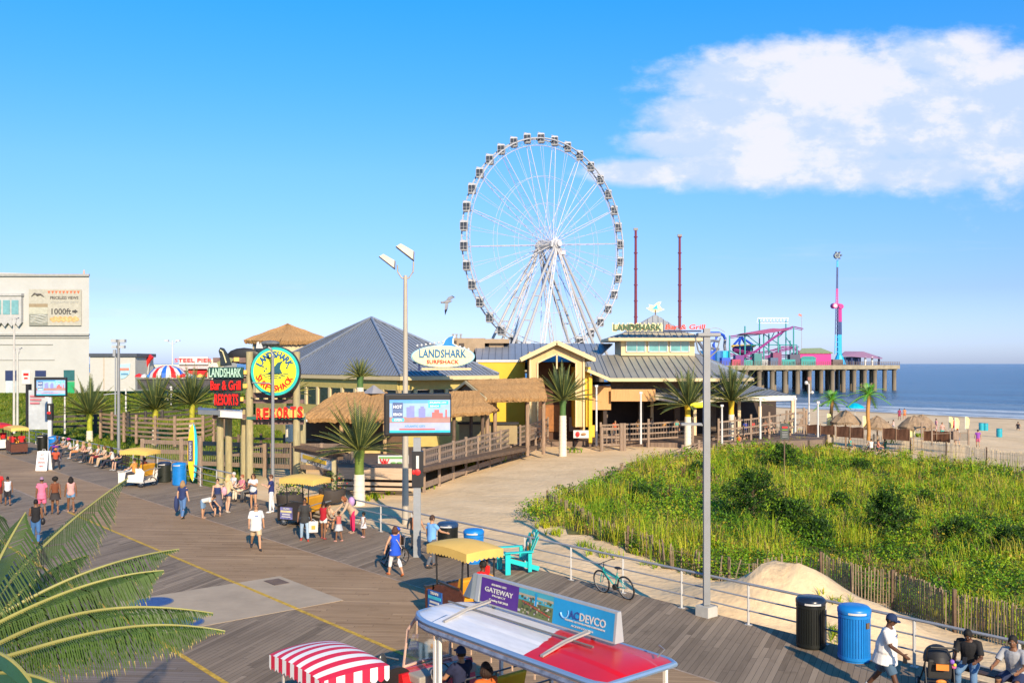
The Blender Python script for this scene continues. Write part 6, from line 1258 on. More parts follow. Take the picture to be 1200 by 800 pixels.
# striped umbrella on the deck bar at far left
T=thing('striped_umbrella','wide red white and blue striped umbrella canopy at the far left bar','umbrella',at(196,457,106)); Yd=106; c=at(196.5,441.5,Yd); rr=22/F*Yd
for k in range(24):
    a0,a1=2*PI*k/24,2*PI*(k+1)/24; q=MB(); prof=[(rr,-.05),(rr*.93,.45),(rr*.7,.95),(rr*.35,1.25),(.02,1.32)]; vs=[c+Vector((r_*math.cos(a_),r_*math.sin(a_),z)) for r_,z in prof for a_ in (a0,a1)]
    q.add(vs,[(2*i,2*i+1,2*i+3,2*i+2) for i in range(4)]); q.build('panel',[REDP,WHITE,M((.02,.12,.55),.5),WHITE][k%4],T,world=True)
q=MB(); q.tube([(c.x,c.y,2),c+Vector((0,0,1.3))],.08,8); q.build('pole',WHITE,T,world=True)
T=thing('beach_bar_terrace','dark railed terrace with clutter of small tables under the striped umbrella','terrace',at(200,455,104)); q=MB(); box_px(q,161,444,247,456,104,.25); q.build('screen_wall',M((.07,.065,.07),.8,var=.4,scale=1.2),T,world=True)
q=MB(); box_px(q,161,443,247,444,103.8,.3); q.build('rail',M((.25,.22,.2),.7),T,world=True)
random.seed(3)
for k in range(12):
    x_=163+k*6.5; q=MB(); p=at(x_,442.5+random.uniform(-1.5,.5),105); q.lathe([(.5,0),(.35,.25),(.02,.4)],p,10); q.build('table_shade',[REDP,WHITE,M((.05,.2,.5),.6),M((.7,.45,.1),.6)][k%4],T,world=True)
T=thing('play_slide','red and yellow playground slide beyond the white annexe','slide',at(165,442,122)); q=MB(); q.tube([at(x,y,122) for x,y in ((178,417),(174,421),(170,430),(167,441))],.35,8); q.build('chute',REDP,T,world=True,smooth=True); q=MB(); q.tube([at(x,y,121) for x,y in ((163,432),(166,440),(170,442))],.3,8); q.build('chute',YELLOW,T,world=True,smooth=True); q=MB(); q.bar(at(173,442,122),at(175,421,122),.15); q.build('ladder',M((.4,.4,.4),.5),T,world=True)
# seagull
T=thing('seagull','grey and white seagull gliding with spread wings left of the big wheel','bird',at(523,354,48)); c=at(523,354,48)
q=MB(); u=.06
def sg(x,y): return Vector(((x)*u,0,-(y)*u))
q.tube([sg(-4.5,.4),sg(-2.5,.3),sg(0,-.2),sg(3,-.6),sg(5,-1.1)],[.02,.05,.085,.06,.02],8); q.ell(sg(-3.6,.2),(.08,.06,.055),8)
q.add([sg(-1,-.2)+Vector((0,-.05,0)),sg(2,-.6)+Vector((0,-.05,0)),sg(7,-3)+Vector((0,.5,.1)),sg(4,-5)+Vector((0,.75,.1)),sg(1,-3)+Vector((0,.4,.1))],[(0,1,2,3,4)]); q.add([sg(-1,.2),sg(2,.2),sg(1.6,6)-Vector((0,.4,0)),sg(-.2,12)-Vector((0,.7,0)),sg(-1,7)-Vector((0,.4,0))],[(0,1,2,3,4)])
b=q.build('body',M((.26,.26,.27),.7,var=.2),T); q=MB(); q.add([sg(1.6,6)-Vector((0,.41,0)),sg(-.2,12)-Vector((0,.71,0)),sg(-1,7)-Vector((0,.41,0))],[(0,1,2)]); q.add([sg(7,-3)+Vector((0,.49,.1)),sg(4,-5)+Vector((0,.74,.1)),sg(5,-3)+Vector((0,.5,.1))],[(0,1,2)]); q.build('wing_tip',BLACK,T)
# ================= VEGETATION =================
def leafmat(name,c1,c2,c3,sc=.35,rough=.6):
    m,t,p=newmat(name); n=t.nodes.new; l=t.links.new; p.inputs['Roughness'].default_value=rough; p.inputs['Specular IOR Level'].default_value=.25
    tc=n('ShaderNodeTexCoord'); a1=n('ShaderNodeTexNoise'); a1.inputs['Scale'].default_value=sc; a1.inputs['Detail'].default_value=4; l(tc.outputs['Object'],a1.inputs['Vector'])
    a2=n('ShaderNodeTexNoise'); a2.inputs['Scale'].default_value=5; a2.inputs['Detail'].default_value=3; l(tc.outputs['Object'],a2.inputs['Vector'])
    ad=n('ShaderNodeMath'); ad.operation='MULTIPLY_ADD'; l(a1.outputs[0],ad.inputs[0]); ad.inputs[1].default_value=.65; ml=n('ShaderNodeMath'); ml.operation='MULTIPLY'; ml.inputs[1].default_value=.35; l(a2.outputs[0],ml.inputs[0]); l(ml.outputs[0],ad.inputs[2])
    r=n('ShaderNodeValToRGB'); e_=r.color_ramp.elements; e_.new(.5); 
    for k,(q,c) in zip(e_,((.36,c1),(.5,c2),(.64,c3))): k.position=q; k.color=(*c,1)
    l(ad.outputs[0],r.inputs[0]); l(r.outputs[0],p.inputs['Base Color'])
    tr=n('ShaderNodeBsdfTranslucent'); l(r.outputs[0],tr.inputs['Color']); ms=n('ShaderNodeMixShader'); ms.inputs[0].default_value=.25; l(p.outputs[0],ms.inputs[1]); l(tr.outputs[0],ms.inputs[2]); l(ms.outputs[0],t.nodes['Material Output'].inputs[0])
    return m
GR1=leafmat('grass_green',(.10,.22,.012),(.28,.42,.015),(.52,.54,.02)); GR2=leafmat('grass_straw',(.32,.38,.02),(.52,.50,.03),(.56,.44,.10)); LF1=leafmat('leaf_green',(.05,.15,.01),(.16,.32,.012),(.36,.48,.02)); LF2=leafmat('leaf_dark',(.02,.05,.012),(.035,.085,.018),(.07,.13,.025)); GOLD=leafmat('flower_gold',(.30,.28,.02),(.42,.34,.02),(.45,.25,.05)); DRY=leafmat('stem_dry',(.16,.09,.05),(.26,.16,.09),(.34,.22,.13))
def gpt(px,py,z0=-1.):
    z=z0
    for _ in range(14): q=g(px,py,z); z=.5*z+.5*gz(q.x,q.y)
    return g(px,py,z)
POLY=[gpt(*q) for q in ((607,609),(632,590),(690,571),(748,549),(790,538),(850,528),(905,524),(960,525),(1040,535),(1130,548),(1240,562),(1240,772),(1160,750),(1110,736),(1050,713),(1000,701),(964,686),(930,672),(905,672),(880,690),(830,683),(790,668),(735,645),(690,629),(650,618))]
def inside(x,y):
    c=False; j=len(POLY)-1
    for i in range(len(POLY)):
        a_,b_=POLY[i],POLY[j]
        if (a_.y>y)!=(b_.y>y) and x<(b_.x-a_.x)*(y-a_.y)/(b_.y-a_.y)+a_.x: c=not c
        j=i
    return c
random.seed(21); rnd=random.random
GV=[];GF=[];GM=[]
def blade(x,y,z,az,ln,w_,bend,m):
    dx,dy=math.cos(az),math.sin(az); sx,sy=-dy*w_,dx*w_; o=len(GV)
    x1,y1,z1=x+dx*bend*.35*ln,y+dy*bend*.35*ln,z+ln*.62; x2,y2,z2=x+dx*bend*ln,y+dy*bend*ln,z+ln*(1-.35*bend)
    GV.extend(((x-sx,y-sy,z),(x+sx,y+sy,z),(x1+sx*.8,y1+sy*.8,z1),(x1-sx*.8,y1-sy*.8,z1),(x2,y2,z2))); GF.append((o,o+1,o+2,o+3)); GF.append((o+3,o+2,o+4)); GM.extend((m,m))
def leaf(x,y,z,s_,m):
    a_=rnd()*6.283; e_=rnd()*1.6-.3; dx,dy,dz=math.cos(a_)*math.cos(e_),math.sin(a_)*math.cos(e_),math.sin(e_); b_=a_+1.57; ux,uy=math.cos(b_)*s_*.42,math.sin(b_)*s_*.42; o=len(GV)
    GV.extend(((x,y,z),(x+dx*s_*.5+ux,y+dy*s_*.5+uy,z+dz*s_*.5),(x+dx*s_,y+dy*s_,z+dz*s_),(x+dx*s_*.5-ux,y+dy*s_*.5-uy,z+dz*s_*.5+.02))); GF.append((o,o+1,o+2,o+3)); GM.append(m)
x0,x1=min(p.x for p in POLY),max(p.x for p in POLY); y0,y1=min(p.y for p in POLY),max(p.y for p in POLY)
area=(x1-x0)*(y1-y0); made=0
for _ in range(int(area*17)):
    x=x0+(x1-x0)*rnd(); y=y0+(y1-y0)*rnd()
    if rnd()>min(1,(34/y)**1.15) or not inside(x,y): continue
    z=gz(x,y)-.03; n1_=fbm(x,y,.11,3); n2_=fbm(x+40,y,.3,3); far=max(1,y/36)
    if n2_>.42 and rnd()<.7: continue
    if n1_+.5*n2_<-.08 or rnd()<.22:          # leafy weeds
        hh=(.35+.55*rnd())*(1+.35*n1_); rr=.22+.18*rnd(); m=2 if rnd()<.75 else 3
        for k in range(int(20)):
            t=rnd()**.8; a_=rnd()*6.283; r_=rr*math.sqrt(rnd())*(1-.4*t); leaf(x+r_*math.cos(a_),y+r_*math.sin(a_),z+hh*t,.085*far**.7*(.7+.6*rnd()),m if rnd()<.93 else 4)
        if n2_>.25 and rnd()<.5:
            for k in range(9): blade(x+.2*rnd(),y+.2*rnd(),z,rnd()*6.283,hh*1.2,.012*far**.8,.3,5)
    else:
        m=0 if rnd()<.62-.5*n2_ else 1; hh=(.45+.65*rnd())*(1+.9*max(-.4,fbm(x-9,y+5,.22,3)))
        for k in range(8): a_=rnd()*6.283; blade(x+.1*math.cos(a_),y+.1*math.sin(a_),z,a_,hh*(.7+.5*rnd()),.010*far**.8,.25+.6*rnd(),m if rnd()<.9 else 5)
        if rnd()<.12:
            for k in range(7): leaf(x+.1*rnd(),y+.1*rnd(),z+hh*(.85+.25*rnd()),.07*far**.6,4)
def stuffbuild(name,mats,label=None):
    global GV,GF,GM
    me=bpy.data.meshes.new(name); me.from_pydata(GV,[],GF)
    for q in mats: me.materials.append(q)
    me.polygons.foreach_set('material_index',GM); me.update(); o=bpy.data.objects.new(name,me); C.objects.link(o); o['kind']='stuff'; GV=[];GF=[];GM=[]
    if label: o['label']=label
    return o
MATS=[GR1,GR2,LF1,LF2,GOLD,DRY]
tag(stuffbuild('dune_grass',MATS,'tall green and yellow grass and weeds covering the dune'),cat='grass')
mb=MB(); c_=sum(POLY,Vector())/len(POLY); step=1.0
gx={}
yy=y0
while yy<y1:
    xx=x0
    while xx<x1:
        if inside(xx+.5,yy+.5) and inside(xx+1.1,yy-.1) and inside(xx-.1,yy+1.1): 
            ids=[]
            for a_,b_ in ((xx,yy),(xx+1,yy),(xx+1,yy+1),(xx,yy+1)):
                kk=(round(a_,3),round(b_,3))
                if kk not in gx: gx[kk]=len(mb.v); mb.v.append((a_,b_,gz(a_,b_)+.035+.05*fbm(a_,b_,.9)))
                ids.append(gx[kk])
            mb.f.append(tuple(ids)); mb.m.append(0)
        xx+=1
    yy+=1
tag(mb.build('dune_soil',M((.13,.13,.035),.95,var=.5,scale=1.2,bump=.5),smooth='all'),kind='structure')
# creeping tufts on the sand
for (px_,py_,s_,n_) in ((1004-600,0,0,0),):
    pass
for px_,py_,n_ in ((626,600,26),(650,626,20),(690,641,18),(720,652,10),(640,618,24),(700,650,14),(765,665,12),(546,547,20),(580,541,22),(607,533,18),(440,583,26),(432,586,16),(455,580,12),(500,573,8),(668,521,14),(672,530,8),(980,707,10),(976,741,14),(985,752,10),(748,650,9),(878,500,16),(862,517,26),(905,505,26),(890,512,20),(940,508,20),(917,512,24),(870,505,18),(970,523,16),(1075,512,18),(1040,520,10),(925,498,12)):
    c=gpt(px_,py_,-.4)
    for k in range(n_):
        a_=rnd()*6.283; r_=.5*rnd()*(1 if py_>560 else 1.6); x,y=c.x+r_*math.cos(a_),c.y+r_*math.sin(a_); z=gz(x,y)-.02
        for j in range(6): b_=rnd()*6.283; blade(x,y,z,b_,(.18+.25*rnd())*(1 if py_>560 else 1.7),.012*max(1,c.y/34),.5+.5*rnd(),0 if rnd()<.8 else 1)
tag(stuffbuild('sand_weeds',MATS,'small green tufts creeping over the bare sand'),cat='weeds')
# lawn blades
for _ in range(26000):
    x=-70+57*rnd(); y=56+66*rnd()
    v_,w_=tovw(x,y)
    if v_<21.2 or v_>92: continue
    if x>-16.5+ (y-60)*.03 or (abs(y-(86-.12*(x+40)))<1.6 and x<-30 and False): continue
    z=gz(x,y); s_=y/70; n1_=fbm(x,y,.2)
    for j in range(3): blade(x+.2*rnd(),y+.2*rnd(),z-.02,rnd()*6.283,(.22+.2*rnd())*(1+.4*n1_),.03*s_,.3+.4*rnd(),0 if rnd()<.75 else 1)
MATS2=[leafmat('lawn_green',(.05,.10,.008),(.12,.19,.012),(.22,.27,.02)),leafmat('lawn_straw',(.14,.17,.02),(.24,.25,.03),(.32,.28,.06)),LF1,LF2,GOLD,DRY]
tag(stuffbuild('lawn_grass',MATS2,'short green lawn on the mound at the left'),cat='lawn')
# dark shrubby pines on the dune
def shrub(px_,py_,h,r_,label,seed,dark=True):
    random.seed(seed); c=gpt(px_,py_); c.z-=.05; T=thing('dune_shrub',label,'shrub',c,0,'dark shrubs standing in the dune grass'); q=MB(); q.tube([(0,0,-.2),(.05,0,h*.4),(0,.05,h*.85)],[.07,.05,.02],7)
    tips=[]
    for k in range(44):
        t=.08+.9*k/44; a_=k*2.4+random.uniform(-.3,.3); L_=r_*(1.05-t)**.6*random.uniform(.6,1.15); s=Vector((0,0,h*t*.85)); e=s+Vector((math.cos(a_)*L_,math.sin(a_)*L_,h*.16)); q.tube([s,e],[.022,.008],5); tips.append((s,e))
    q.build('trunk',DARKWOOD,T)
    vs=[];fs=[];ms=[]
    for s,e in tips:
        for k in range(110):
            t=.25+.8*random.random(); p=s+(e-s)*t+Vector([random.gauss(0,.085) for _ in range(3)]); d=Vector([random.uniform(-1,1) for _ in range(3)]); d.z+=.4; d=d.normalized()*random.uniform(.09,.17); u=d.cross(Vector((.2,.7,.4))).normalized()*.035; o=len(vs); vs+=[tuple(p-u),tuple(p+u),tuple(p+d)]; fs.append((o,o+1,o+2)); ms.append(0 if random.random()<.8 else 1)
    q=MB(); q.v=vs;q.f=fs;q.m=ms; q.build('crown',[LF2,LF1],T)
shrub(882,614,2.7,2.1,'largest dark green shrub on the dune, right behind the lamp post',1); shrub(1040,634,2.3,1.6,'dark green shrub on the dune in the right half, above the near slatted fence',2); shrub(918,556,2.2,1.6,'dark shrub at the back of the dune below the small notice board',3); shrub(1085,600,1.1,.8,'small dark shrub right of the middle dune shrub',4); shrub(960,640,1.2,.9,'low spreading dark shrub between the two big dune shrubs',5); shrub(1190,655,1.3,1.5,'dark shrub at the right edge of the dune',6); shrub(985,600,1.0,.8,'small dark shrub just left of the middle dune shrub',7)
shrub(752,592,1.0,1.0,'low dark shrub left of the lamp post in the dune grass',8); shrub(1008,558,1.2,1.2,'dark shrub near the back of the dune, right of the notice board',9); shrub(1128,640,1.2,1.3,'dark shrub above the yuccas at the right of the dune',10); shrub(930,622,1.5,1.4,'dark shrub touching the right flank of the largest one',11); shrub(820,560,1.0,1.0,'small dark shrub at the back of the dune just left of the lamp post',12)
for px_,py_,s_,lab in ((1100,662,6,'spiky pale yucca plant in the grass left of a matching one'),(1158,655,8,'spiky pale yucca plant nearest the right edge'),(1120,675,9,'spiky pale yucca plant above the near slatted fence')):
    random.seed(s_); c=gpt(px_,py_+16); T=thing('yucca',lab,'plant',c,0,'pale spiky plants in the dune grass'); q=MB()
    for k in range(46):
        a_=random.uniform(0,6.28); e_=random.uniform(.25,1.5); L_=random.uniform(.7,1.0); d=Vector((math.cos(a_)*math.cos(e_),math.sin(a_)*math.cos(e_),math.sin(e_))); u=Vector((-math.sin(a_),math.cos(a_),0))*.03; p0=Vector((0,0,.1)); p1=p0+d*L_*.6; p2=p0+d*L_-Vector((0,0,.12)); q.add([p0-u,p0+u,p1+u,p1-u,p2],[(0,1,2,3),(3,2,4)])
    q.build('leaves',GR1,T)
random.seed(9)
q=MB()   # loose branch on the sand heap
p=gpt(862,668); q.tube([p+Vector((0,0,.05)),p+Vector((.5,.1,.12)),p+Vector((1.1,-.1,.25)),p+Vector((1.6,.1,.3))],[.02,.025,.015,.008],6); tag(q.build('driftwood_stick',DRY),'bare dry stick lying on the sand left of the heap','stick')
# ================= VEHICLES =================
def wheel(parent,loc,r_,w_=.06,tyre=BLACK,hub=STEEL):
    q=MB(); x,y,z=loc; q.tube([(x+(r_-w_/2)*math.cos(2*PI*k/22),y,z+(r_-w_/2)*math.sin(2*PI*k/22)) for k in range(22)],w_/2,8,closed=True); t=q.build('wheel',tyre,parent,smooth=True)
    q=MB(); q.tube([(x,y-.035,z),(x,y+.035,z)],r_*.3,12); 
    for k in range(8): a_=2*PI*k/8; q.bar((x,y,z),(x+(r_-w_*.8)*math.cos(a_),y,z+(r_-w_*.8)*math.sin(a_)),.014)
    q.build('hub',hub,t)
def canopy(T,lx,ly,z,mat_,stripes=None,drop=.2,dome=.12):
    """gently domed cloth roof with a scalloped valance"""
    NX,NY=26,18; q=MB(); vs=[]
    def pt(i,j):
        u=-1+2*i/NX; v=-1+2*j/NY; e=1-.10*abs(v)**3; return (u*lx/2*(1+.06*(1-v*v)),v*ly/2*e,z+dome*(1-u*u)*(1-.6*v*v)+dome*.4*(1-v*v))
    for j in range(NY+1):
        for i in range(NX+1): vs.append(pt(i,j))
    fs=[];ms=[]
    for j in range(NY):
        for i in range(NX): fs.append((j*(NX+1)+i,j*(NX+1)+i+1,(j+1)*(NX+1)+i+1,(j+1)*(NX+1)+i)); ms.append(int((i if stripes!='y' else j)//(2 if stripes!='y' else 1.5))%2 if stripes else 0)
    q.v=[tuple(p) for p in vs]; q.f=fs; q.m=ms; c=q.build('canopy',mat_,T,smooth='all')
    q=MB(); ring=[(i,0) for i in range(NX)]+[(NX,j) for j in range(NY)]+[(NX-i,NY) for i in range(NX)]+[(0,NY-j) for j in range(NY)]; n_=len(ring)
    for k in range(n_):
        a_=Vector(pt(*ring[k])); b_=Vector(pt(*ring[(k+1)%n_])); 
        i_,j_=ring[k]; m=(int(i_//2)%2 if j_ in(0,NY) and stripes=='x' else (int(k//2)%2)) if stripes else 0
        for s_ in range(2):
            A0=a_+(b_-a_)*s_/2; B0=a_+(b_-a_)*(s_+1)/2; da=drop+.045*abs(math.sin((k+s_/2)*PI/2)); db=drop+.045*abs(math.sin((k+(s_+1)/2)*PI/2)); q.add([A0,B0,B0-Vector((0,0,db)),A0-Vector((0,0,da))],[(0,1,2,3)],m)
    q.build('valance',mat_,T); return c
def rolling_chair(label,loc,rz,can,body,seat,stripes=None,posts=M((.03,.03,.03),.4),lx=1.75,ly=1.35,cz=1.98,white=False,pic=None):
    T=thing('rolling_chair',label,'rolling chair',loc,rz,'covered rolling chairs on the boardwalk')
    canopy(T,lx,ly,cz,can,stripes)
    for x_ in (-.55,.5):
        for y_ in (-.52,.52): q=MB(); q.bar((x_,y_,.5),(x_*1.12,y_,cz+.02),.035); q.build('post',posts,T)
    q=MB(); 
    for y_ in (-.5,.5): q.bar((-.6,y_,cz-.03),(.55,y_,cz-.03),.03)
    for x_ in (-.6,.55): q.bar((x_,-.5,cz-.03),(x_,.5,cz-.03),.03)
    q.build('roof_frame',posts,T)
    for y_ in (-.56,.56):
        q=MB(); q.prism([(-.62,y_-.02,.32),(.15,y_-.02,.28),(.95,y_-.02,.24),(1.0,y_-.02,.72),(.62,y_-.02,.80),(.45,y_-.02,.98),(-.5,y_-.02,1.06),(-.72,y_-.02,.86)],(0,.04,0)); q.build('side_panel',body,T)
    q=MB(); q.box((.15,0,.28),(1.6,1.1,.05)); q.box((.98,0,.5),(.05,1.12,.62)); q.build('footwell',body,T)
    q=MB(); q.box((.98,0,.83),(.09,1.2,.05)); q.box((-.1,.56,1.04),(.9,.07,.04),ry=-.06); q.box((-.1,-.56,1.04),(.9,.07,.04),ry=-.06); q.build('trim',posts if not white else WHITE,T)
    q=MB(); q.box((-.15,0,.66),(.58,1.04,.16)); q.build('seat',seat,T,bevel=.04)
    q=MB(); q.prism([(-.42,-.5,.66),(-.26,-.5,.66),(-.42,-.5,1.28),(-.60,-.5,1.24)],(0,1.0,0)); q.build('backrest',seat,T,bevel=.04)
    for x_,r_ in ((-.45,.24),(.7,.2)):
        for y_ in (-.5,.5): wheel(T,(x_,y_,r_),r_,.05)
    q=MB(); q.tube([(-.65,-.45,.9),(-1.0,-.45,1.02),(-1.0,.45,1.02),(-.65,.45,.9)],.022,7); q.build('push_bar',STEEL,T,smooth=True)
    if pic:
        q=MB(); q.box((.5,.6,.55),(.62,.03,.5)); p_=q.build('advert_panel',pic[0],T); q=MB(); q.box((.5,.62,.62),(.56,.015,.08),m=0); q.box((.5,.62,.5),(.4,.015,.05),m=1); q.box((.5,.62,.4),(.46,.015,.04),m=1); q.text('TRAM',(.5,.625,.74),(-1,0,0),(0,0,1),.35,.07,m=1,thick=.01); q.build('print',[pic[1],WHITE],p_)
    return T
YC=M((.72,.47,.12),.7,var=.06); ORS=M((.62,.30,.02),.55,var=.12); WICK=M((.11,.035,.018),.5,var=.3,scale=9,bump=.4); WHT=M((.78,.76,.72),.4,var=.05); STR=[M((.68,.02,.06),.6,var=.04),M((.82,.82,.80),.6,var=.03)]
rolling_chair('brown wicker rolling chair with a yellow canopy and blue notice beside the long tram',vw(15.05,19.75),BW,YC,WICK,ORS,pic=(M((.02,.10,.35),.5),M((.05,.45,.6),.5)))
rolling_chair('white rolling chair with a pale yellow canopy and orange seat beside the seated crowd',vw(17.9,53.2),PI-.3,YC,WHT,ORS,white=True)
rolling_chair('dark rolling chair with a yellow canopy parked between two flower planters',vw(18.9,35.9),PI-.45,YC,M((.03,.025,.022),.5,var=.3),ORS,pic=(M((.15,.15,.35),.6,var=.6,scale=12),M((.7,.6,.3),.6)))
rolling_chair('rolling chair under a red and white striped canopy at the bottom edge',vw(7.55,13.55),BW,STR,M((.55,.02,.03),.5),M((.5,.05,.05),.5),stripes='x',posts=M((.6,.6,.6),.4,.4),lx=1.75,ly=1.35,cz=2.0)
RC=M((.55,.012,.02),.6,var=.06)
rolling_chair('brown rolling chair with a yellow canopy at the far left of the boardwalk',vw(17.2,78.5),BW+PI,YC,WICK,ORS,lx=2.4)
rolling_chair('white rolling chair under a red canopy at the far left, behind the yellow one',vw(17.0,83.0),BW+PI,RC,WHT,ORS,lx=3.0,white=True); rolling_chair('white rolling chair under a red canopy cut by the left edge',vw(16.0,86.5),BW+PI,RC,WHT,ORS,lx=3.4,white=True)
# ---- open tram ----
T=thing('boardwalk_tram','open sided tram with a white and red roof carrying a long advertising board','tram',vw(10.2,11.7),BW)
ZR=2.33; NX,NY=160,40
def outl(u,v):  # u,v in -1..1 -> rounded rectangle (front more rounded)
    x=u*2.55; y=v*.82; fr=max(0,(x-1.6)/.95); y*=1-.42*fr**2.2; bk=max(0,(-x-2.25)/.3); y*=1-.12*bk**2; x+=-.10*v*v*(1 if x>1.6 else 0); return x,y
vs=[];fs=[];ms=[]
for j in range(NY+1):
    for i in range(NX+1):
        u=-1+2*i/NX; v=-1+2*j/NY; x,y=outl(u,v); rib=.02*(1 if abs(v)<.5 else 0); vs.append((x,y,ZR+.10*(1-abs(v)**2.5)*(1-abs(u)**8)+rib-(.05*max(0,(x-1.7)/.85)**2)))
for j in range(NY):
    for i in range(NX):
        fs.append((j*(NX+1)+i,j*(NX+1)+i+1,(j+1)*(NX+1)+i+1,(j+1)*(NX+1)+i)); x=-2.55+5.1*(i+.5)/NX; y=.82*(-1+2*(j+.5)/NY); ms.append(1 if x<-.62-.22*math.tanh(y*3) else 0)
q=MB(); q.v=vs;q.f=fs;q.m=ms; roof=q.build('roof',[M((.74,.74,.76),.25,var=.10,scale=3,spec=.6,stretch=(.5,3,1)),M((.62,.006,.012),.32,var=.05,spec=.6)],T,smooth='all')
ring=[outl(-1+2*i/30,-1) for i in range(31)]+[outl(1,-1+2*j/12) for j in range(1,12)]+[outl(1-2*i/30,1) for i in range(31)]+[outl(-1,1-2*j/12) for j in range(1,12)]
q=MB(); q.tube([(x,y,ZR-.02-(.05*max(0,(x-1.7)/.85)**2)) for x,y in ring],.045,8,closed=True); q.build('roof_rim',M((.28,.42,.60),.3,.5,var=.05),T,smooth=True)
q=MB(); q.slab([(x*.985,y*.97,ZR-.05) for x,y in ring],.03); q.build('ceiling',M((.10,.09,.08),.8),T)
q=MB(); q.tube([(x,y*.99,ZR-.13) for x,y in ring[42:73]],.055,8); q.build('rolled_curtain',M((.16,.20,.30),.35,var=.5,scale=6),T,smooth=True); q=MB(); q.tube([(x,y*1.0,ZR-.065) for x,y in ring[34:76]],.022,6); q.build('curtain_rail',M((.55,.36,.28),.6),T)
for k in range(9):
    x=2.0-k*.52; q=MB(); q.bar((x,.815,ZR-.05),(x-.03,.84,ZR-.27),.028,.012); q.build('strap',M((.62,.42,.28),.7),T)
for x_,y_ in ((1.55,.74),(1.42,.74),(-2.35,.74),(1.55,-.74),(.2,-.74),(-1.1,-.74),(-2.35,-.74)): 
    for y_ in (y_,): q=MB(); q.bar((x_,y_,.4),(x_,y_,ZR-.05),.055); q.build('post',M((.75,.74,.70),.4,var=.04),T)
q=MB(); 
for y_ in (-.45,.45): q.tube([(2.5,y_,ZR-.12),(2.75,y_*1.1,1.9),(2.85,y_*1.2,1.2)],.03,6)
q.tube([(2.85,-.55,1.2),(2.9,0,1.22),(2.85,.55,1.2)],.03,6); q.build('windscreen_frame',M((.62,.42,.34),.5),T,smooth=True)
q=MB(); q.add([(2.5,-.45,ZR-.12),(2.5,.45,ZR-.12),(2.85,.55,1.2),(2.85,-.55,1.2)],[(0,1,2,3)]); gm_,gt_,gp_=newmat('clear_glass'); gp_.inputs['Transmission Weight'].default_value=.95; gp_.inputs['Roughness'].default_value=.05; gp_.inputs['Base Color'].default_value=(.8,.85,.85,1); gp_.inputs['Alpha'].default_value=.35; q.build('windscreen',gm_,T)
q=MB(); q.prism([(-2.5,-.8,.35),(2.6,-.8,.35),(2.95,-.8,.5),(2.95,-.8,1.15),(2.5,-.8,1.2),(2.3,-.8,.62),(-2.5,-.8,.62)],(0,1.6,0)); q.build('body',M((.6,.015,.02),.3,var=.05),T,bevel=.05)
q=MB(); q.box((2.35,0,1.12),(.4,1.3,.16)); q.build('dashboard',M((.35,.32,.28),.6),T,bevel=.03); q=MB(); q.tube([(1.98+.06*math.cos(a_),.3+.19*math.sin(a_),1.25+.17*math.cos(a_)) for a_ in [2*PI*k/18 for k in range(18)]],.015,6,closed=True); q.bar((1.98,.3,1.25),(2.25,.3,1.05),.03); q.build('steering_wheel',BLACK,T)
for k,x_ in enumerate((1.15,.25,-.65,-1.55)):
    q=MB(); q.box((x_,0,.88),(.46,1.35,.14)); q.build('seat',M((.70,.45,.015),.5,var=.08),T,bevel=.04)
    q=MB(); q.prism([(x_-.25,-.68,.9),(x_-.15,-.68,.9),(x_-.30,-.68,1.42),(x_-.38,-.68,1.40)],(0,1.36,0)); q.build('backrest',M((.70,.45,.015),.5,var=.08),T,bevel=.03)
    q=MB(); q.tube([(x_-.33,-.66,1.40),(x_-.36,-.66,1.52),(x_-.36,.66,1.52),(x_-.33,.66,1.40)],.016,6); q.bar((x_-.36,0,1.4),(x_-.36,0,1.52),.02); q.build('grab_rail',M((.12,.12,.13),.4,.5),T)
q=MB(); q.tube([(2.6,.8,1.45),(2.75,.98,1.5)],.018,6); q.ell((2.8,1.03,1.42),(.05,.1,.15),12); q.build('mirror',M((.06,.065,.07),.25,.3),T,smooth=True)
q=MB(); q.tube([(2.6,.86,.9),(2.72,.86,.9)],.42,20); q.build('spare_wheel',BLACK,T,smooth=True)
for x_ in (-1.7,1.9):
    for y_ in (-.7,.7): wheel(T,(x_,y_,.3),.3,.14)
# advert board
q=MB(); q.prism([(-1.72,-.30,2.50),(-1.72,-.50,2.50),(-1.72,-.44,2.98),(-1.72,-.36,2.98)],(3.38,0,0)); q.prism([(1.66,-.28,2.5),(1.66,-.52,2.5),(1.66,-.44,2.97),(1.66,-.36,2.97)],(.10,0,0)); ab=q.build('advert_board',M((.42,.44,.45),.5,.2,var=.05),T)
q=MB(); q.prism([(1.76,-.29,2.52),(1.76,-.51,2.52),(1.76,-.43,2.96),(1.76,-.37,2.96)],(.14,0,0)); q.add([(1.90,-.29,2.52),(1.90,-.51,2.52),(1.90,-.43,2.96),(1.90,-.37,2.96),(2.25,-.4,2.48)],[(0,1,4),(1,2,4),(2,3,4),(3,0,4)]); q.build('fairing',M((.30,.33,.33),.6),T)
def face(x,z,o=0):  # point on the sloping near face
    t=(z-2.5)/.48; return Vector((x,-.30-.06*t+.006+o,z))
def pan(q,x0,x1,z0,z1,m,o=0): q.add([face(x0,z0,o),face(x1,z0,o),face(x1,z1,o),face(x0,z1,o)],[(0,1,2,3)],m)
q=MB(); pan(q,.58,1.62,2.53,2.95,0); pan(q,-.3,.58,2.53,2.95,1); pan(q,-1.68,-.3,2.53,2.95,2); pan(q,-.3,.58,2.76,2.95,3,.002); pan(q,-.3,.58,2.83,2.87,6,.003)
random.seed(4)
for k in range(70):
    x=-.28+.82*rnd(); z=2.54+.27*rnd(); w_=.02+.05*rnd(); pan(q,x,min(.575,x+w_),z,z+.012+.03*rnd(),random.choice((4,5,6,7,1)),.003+.0001*k)
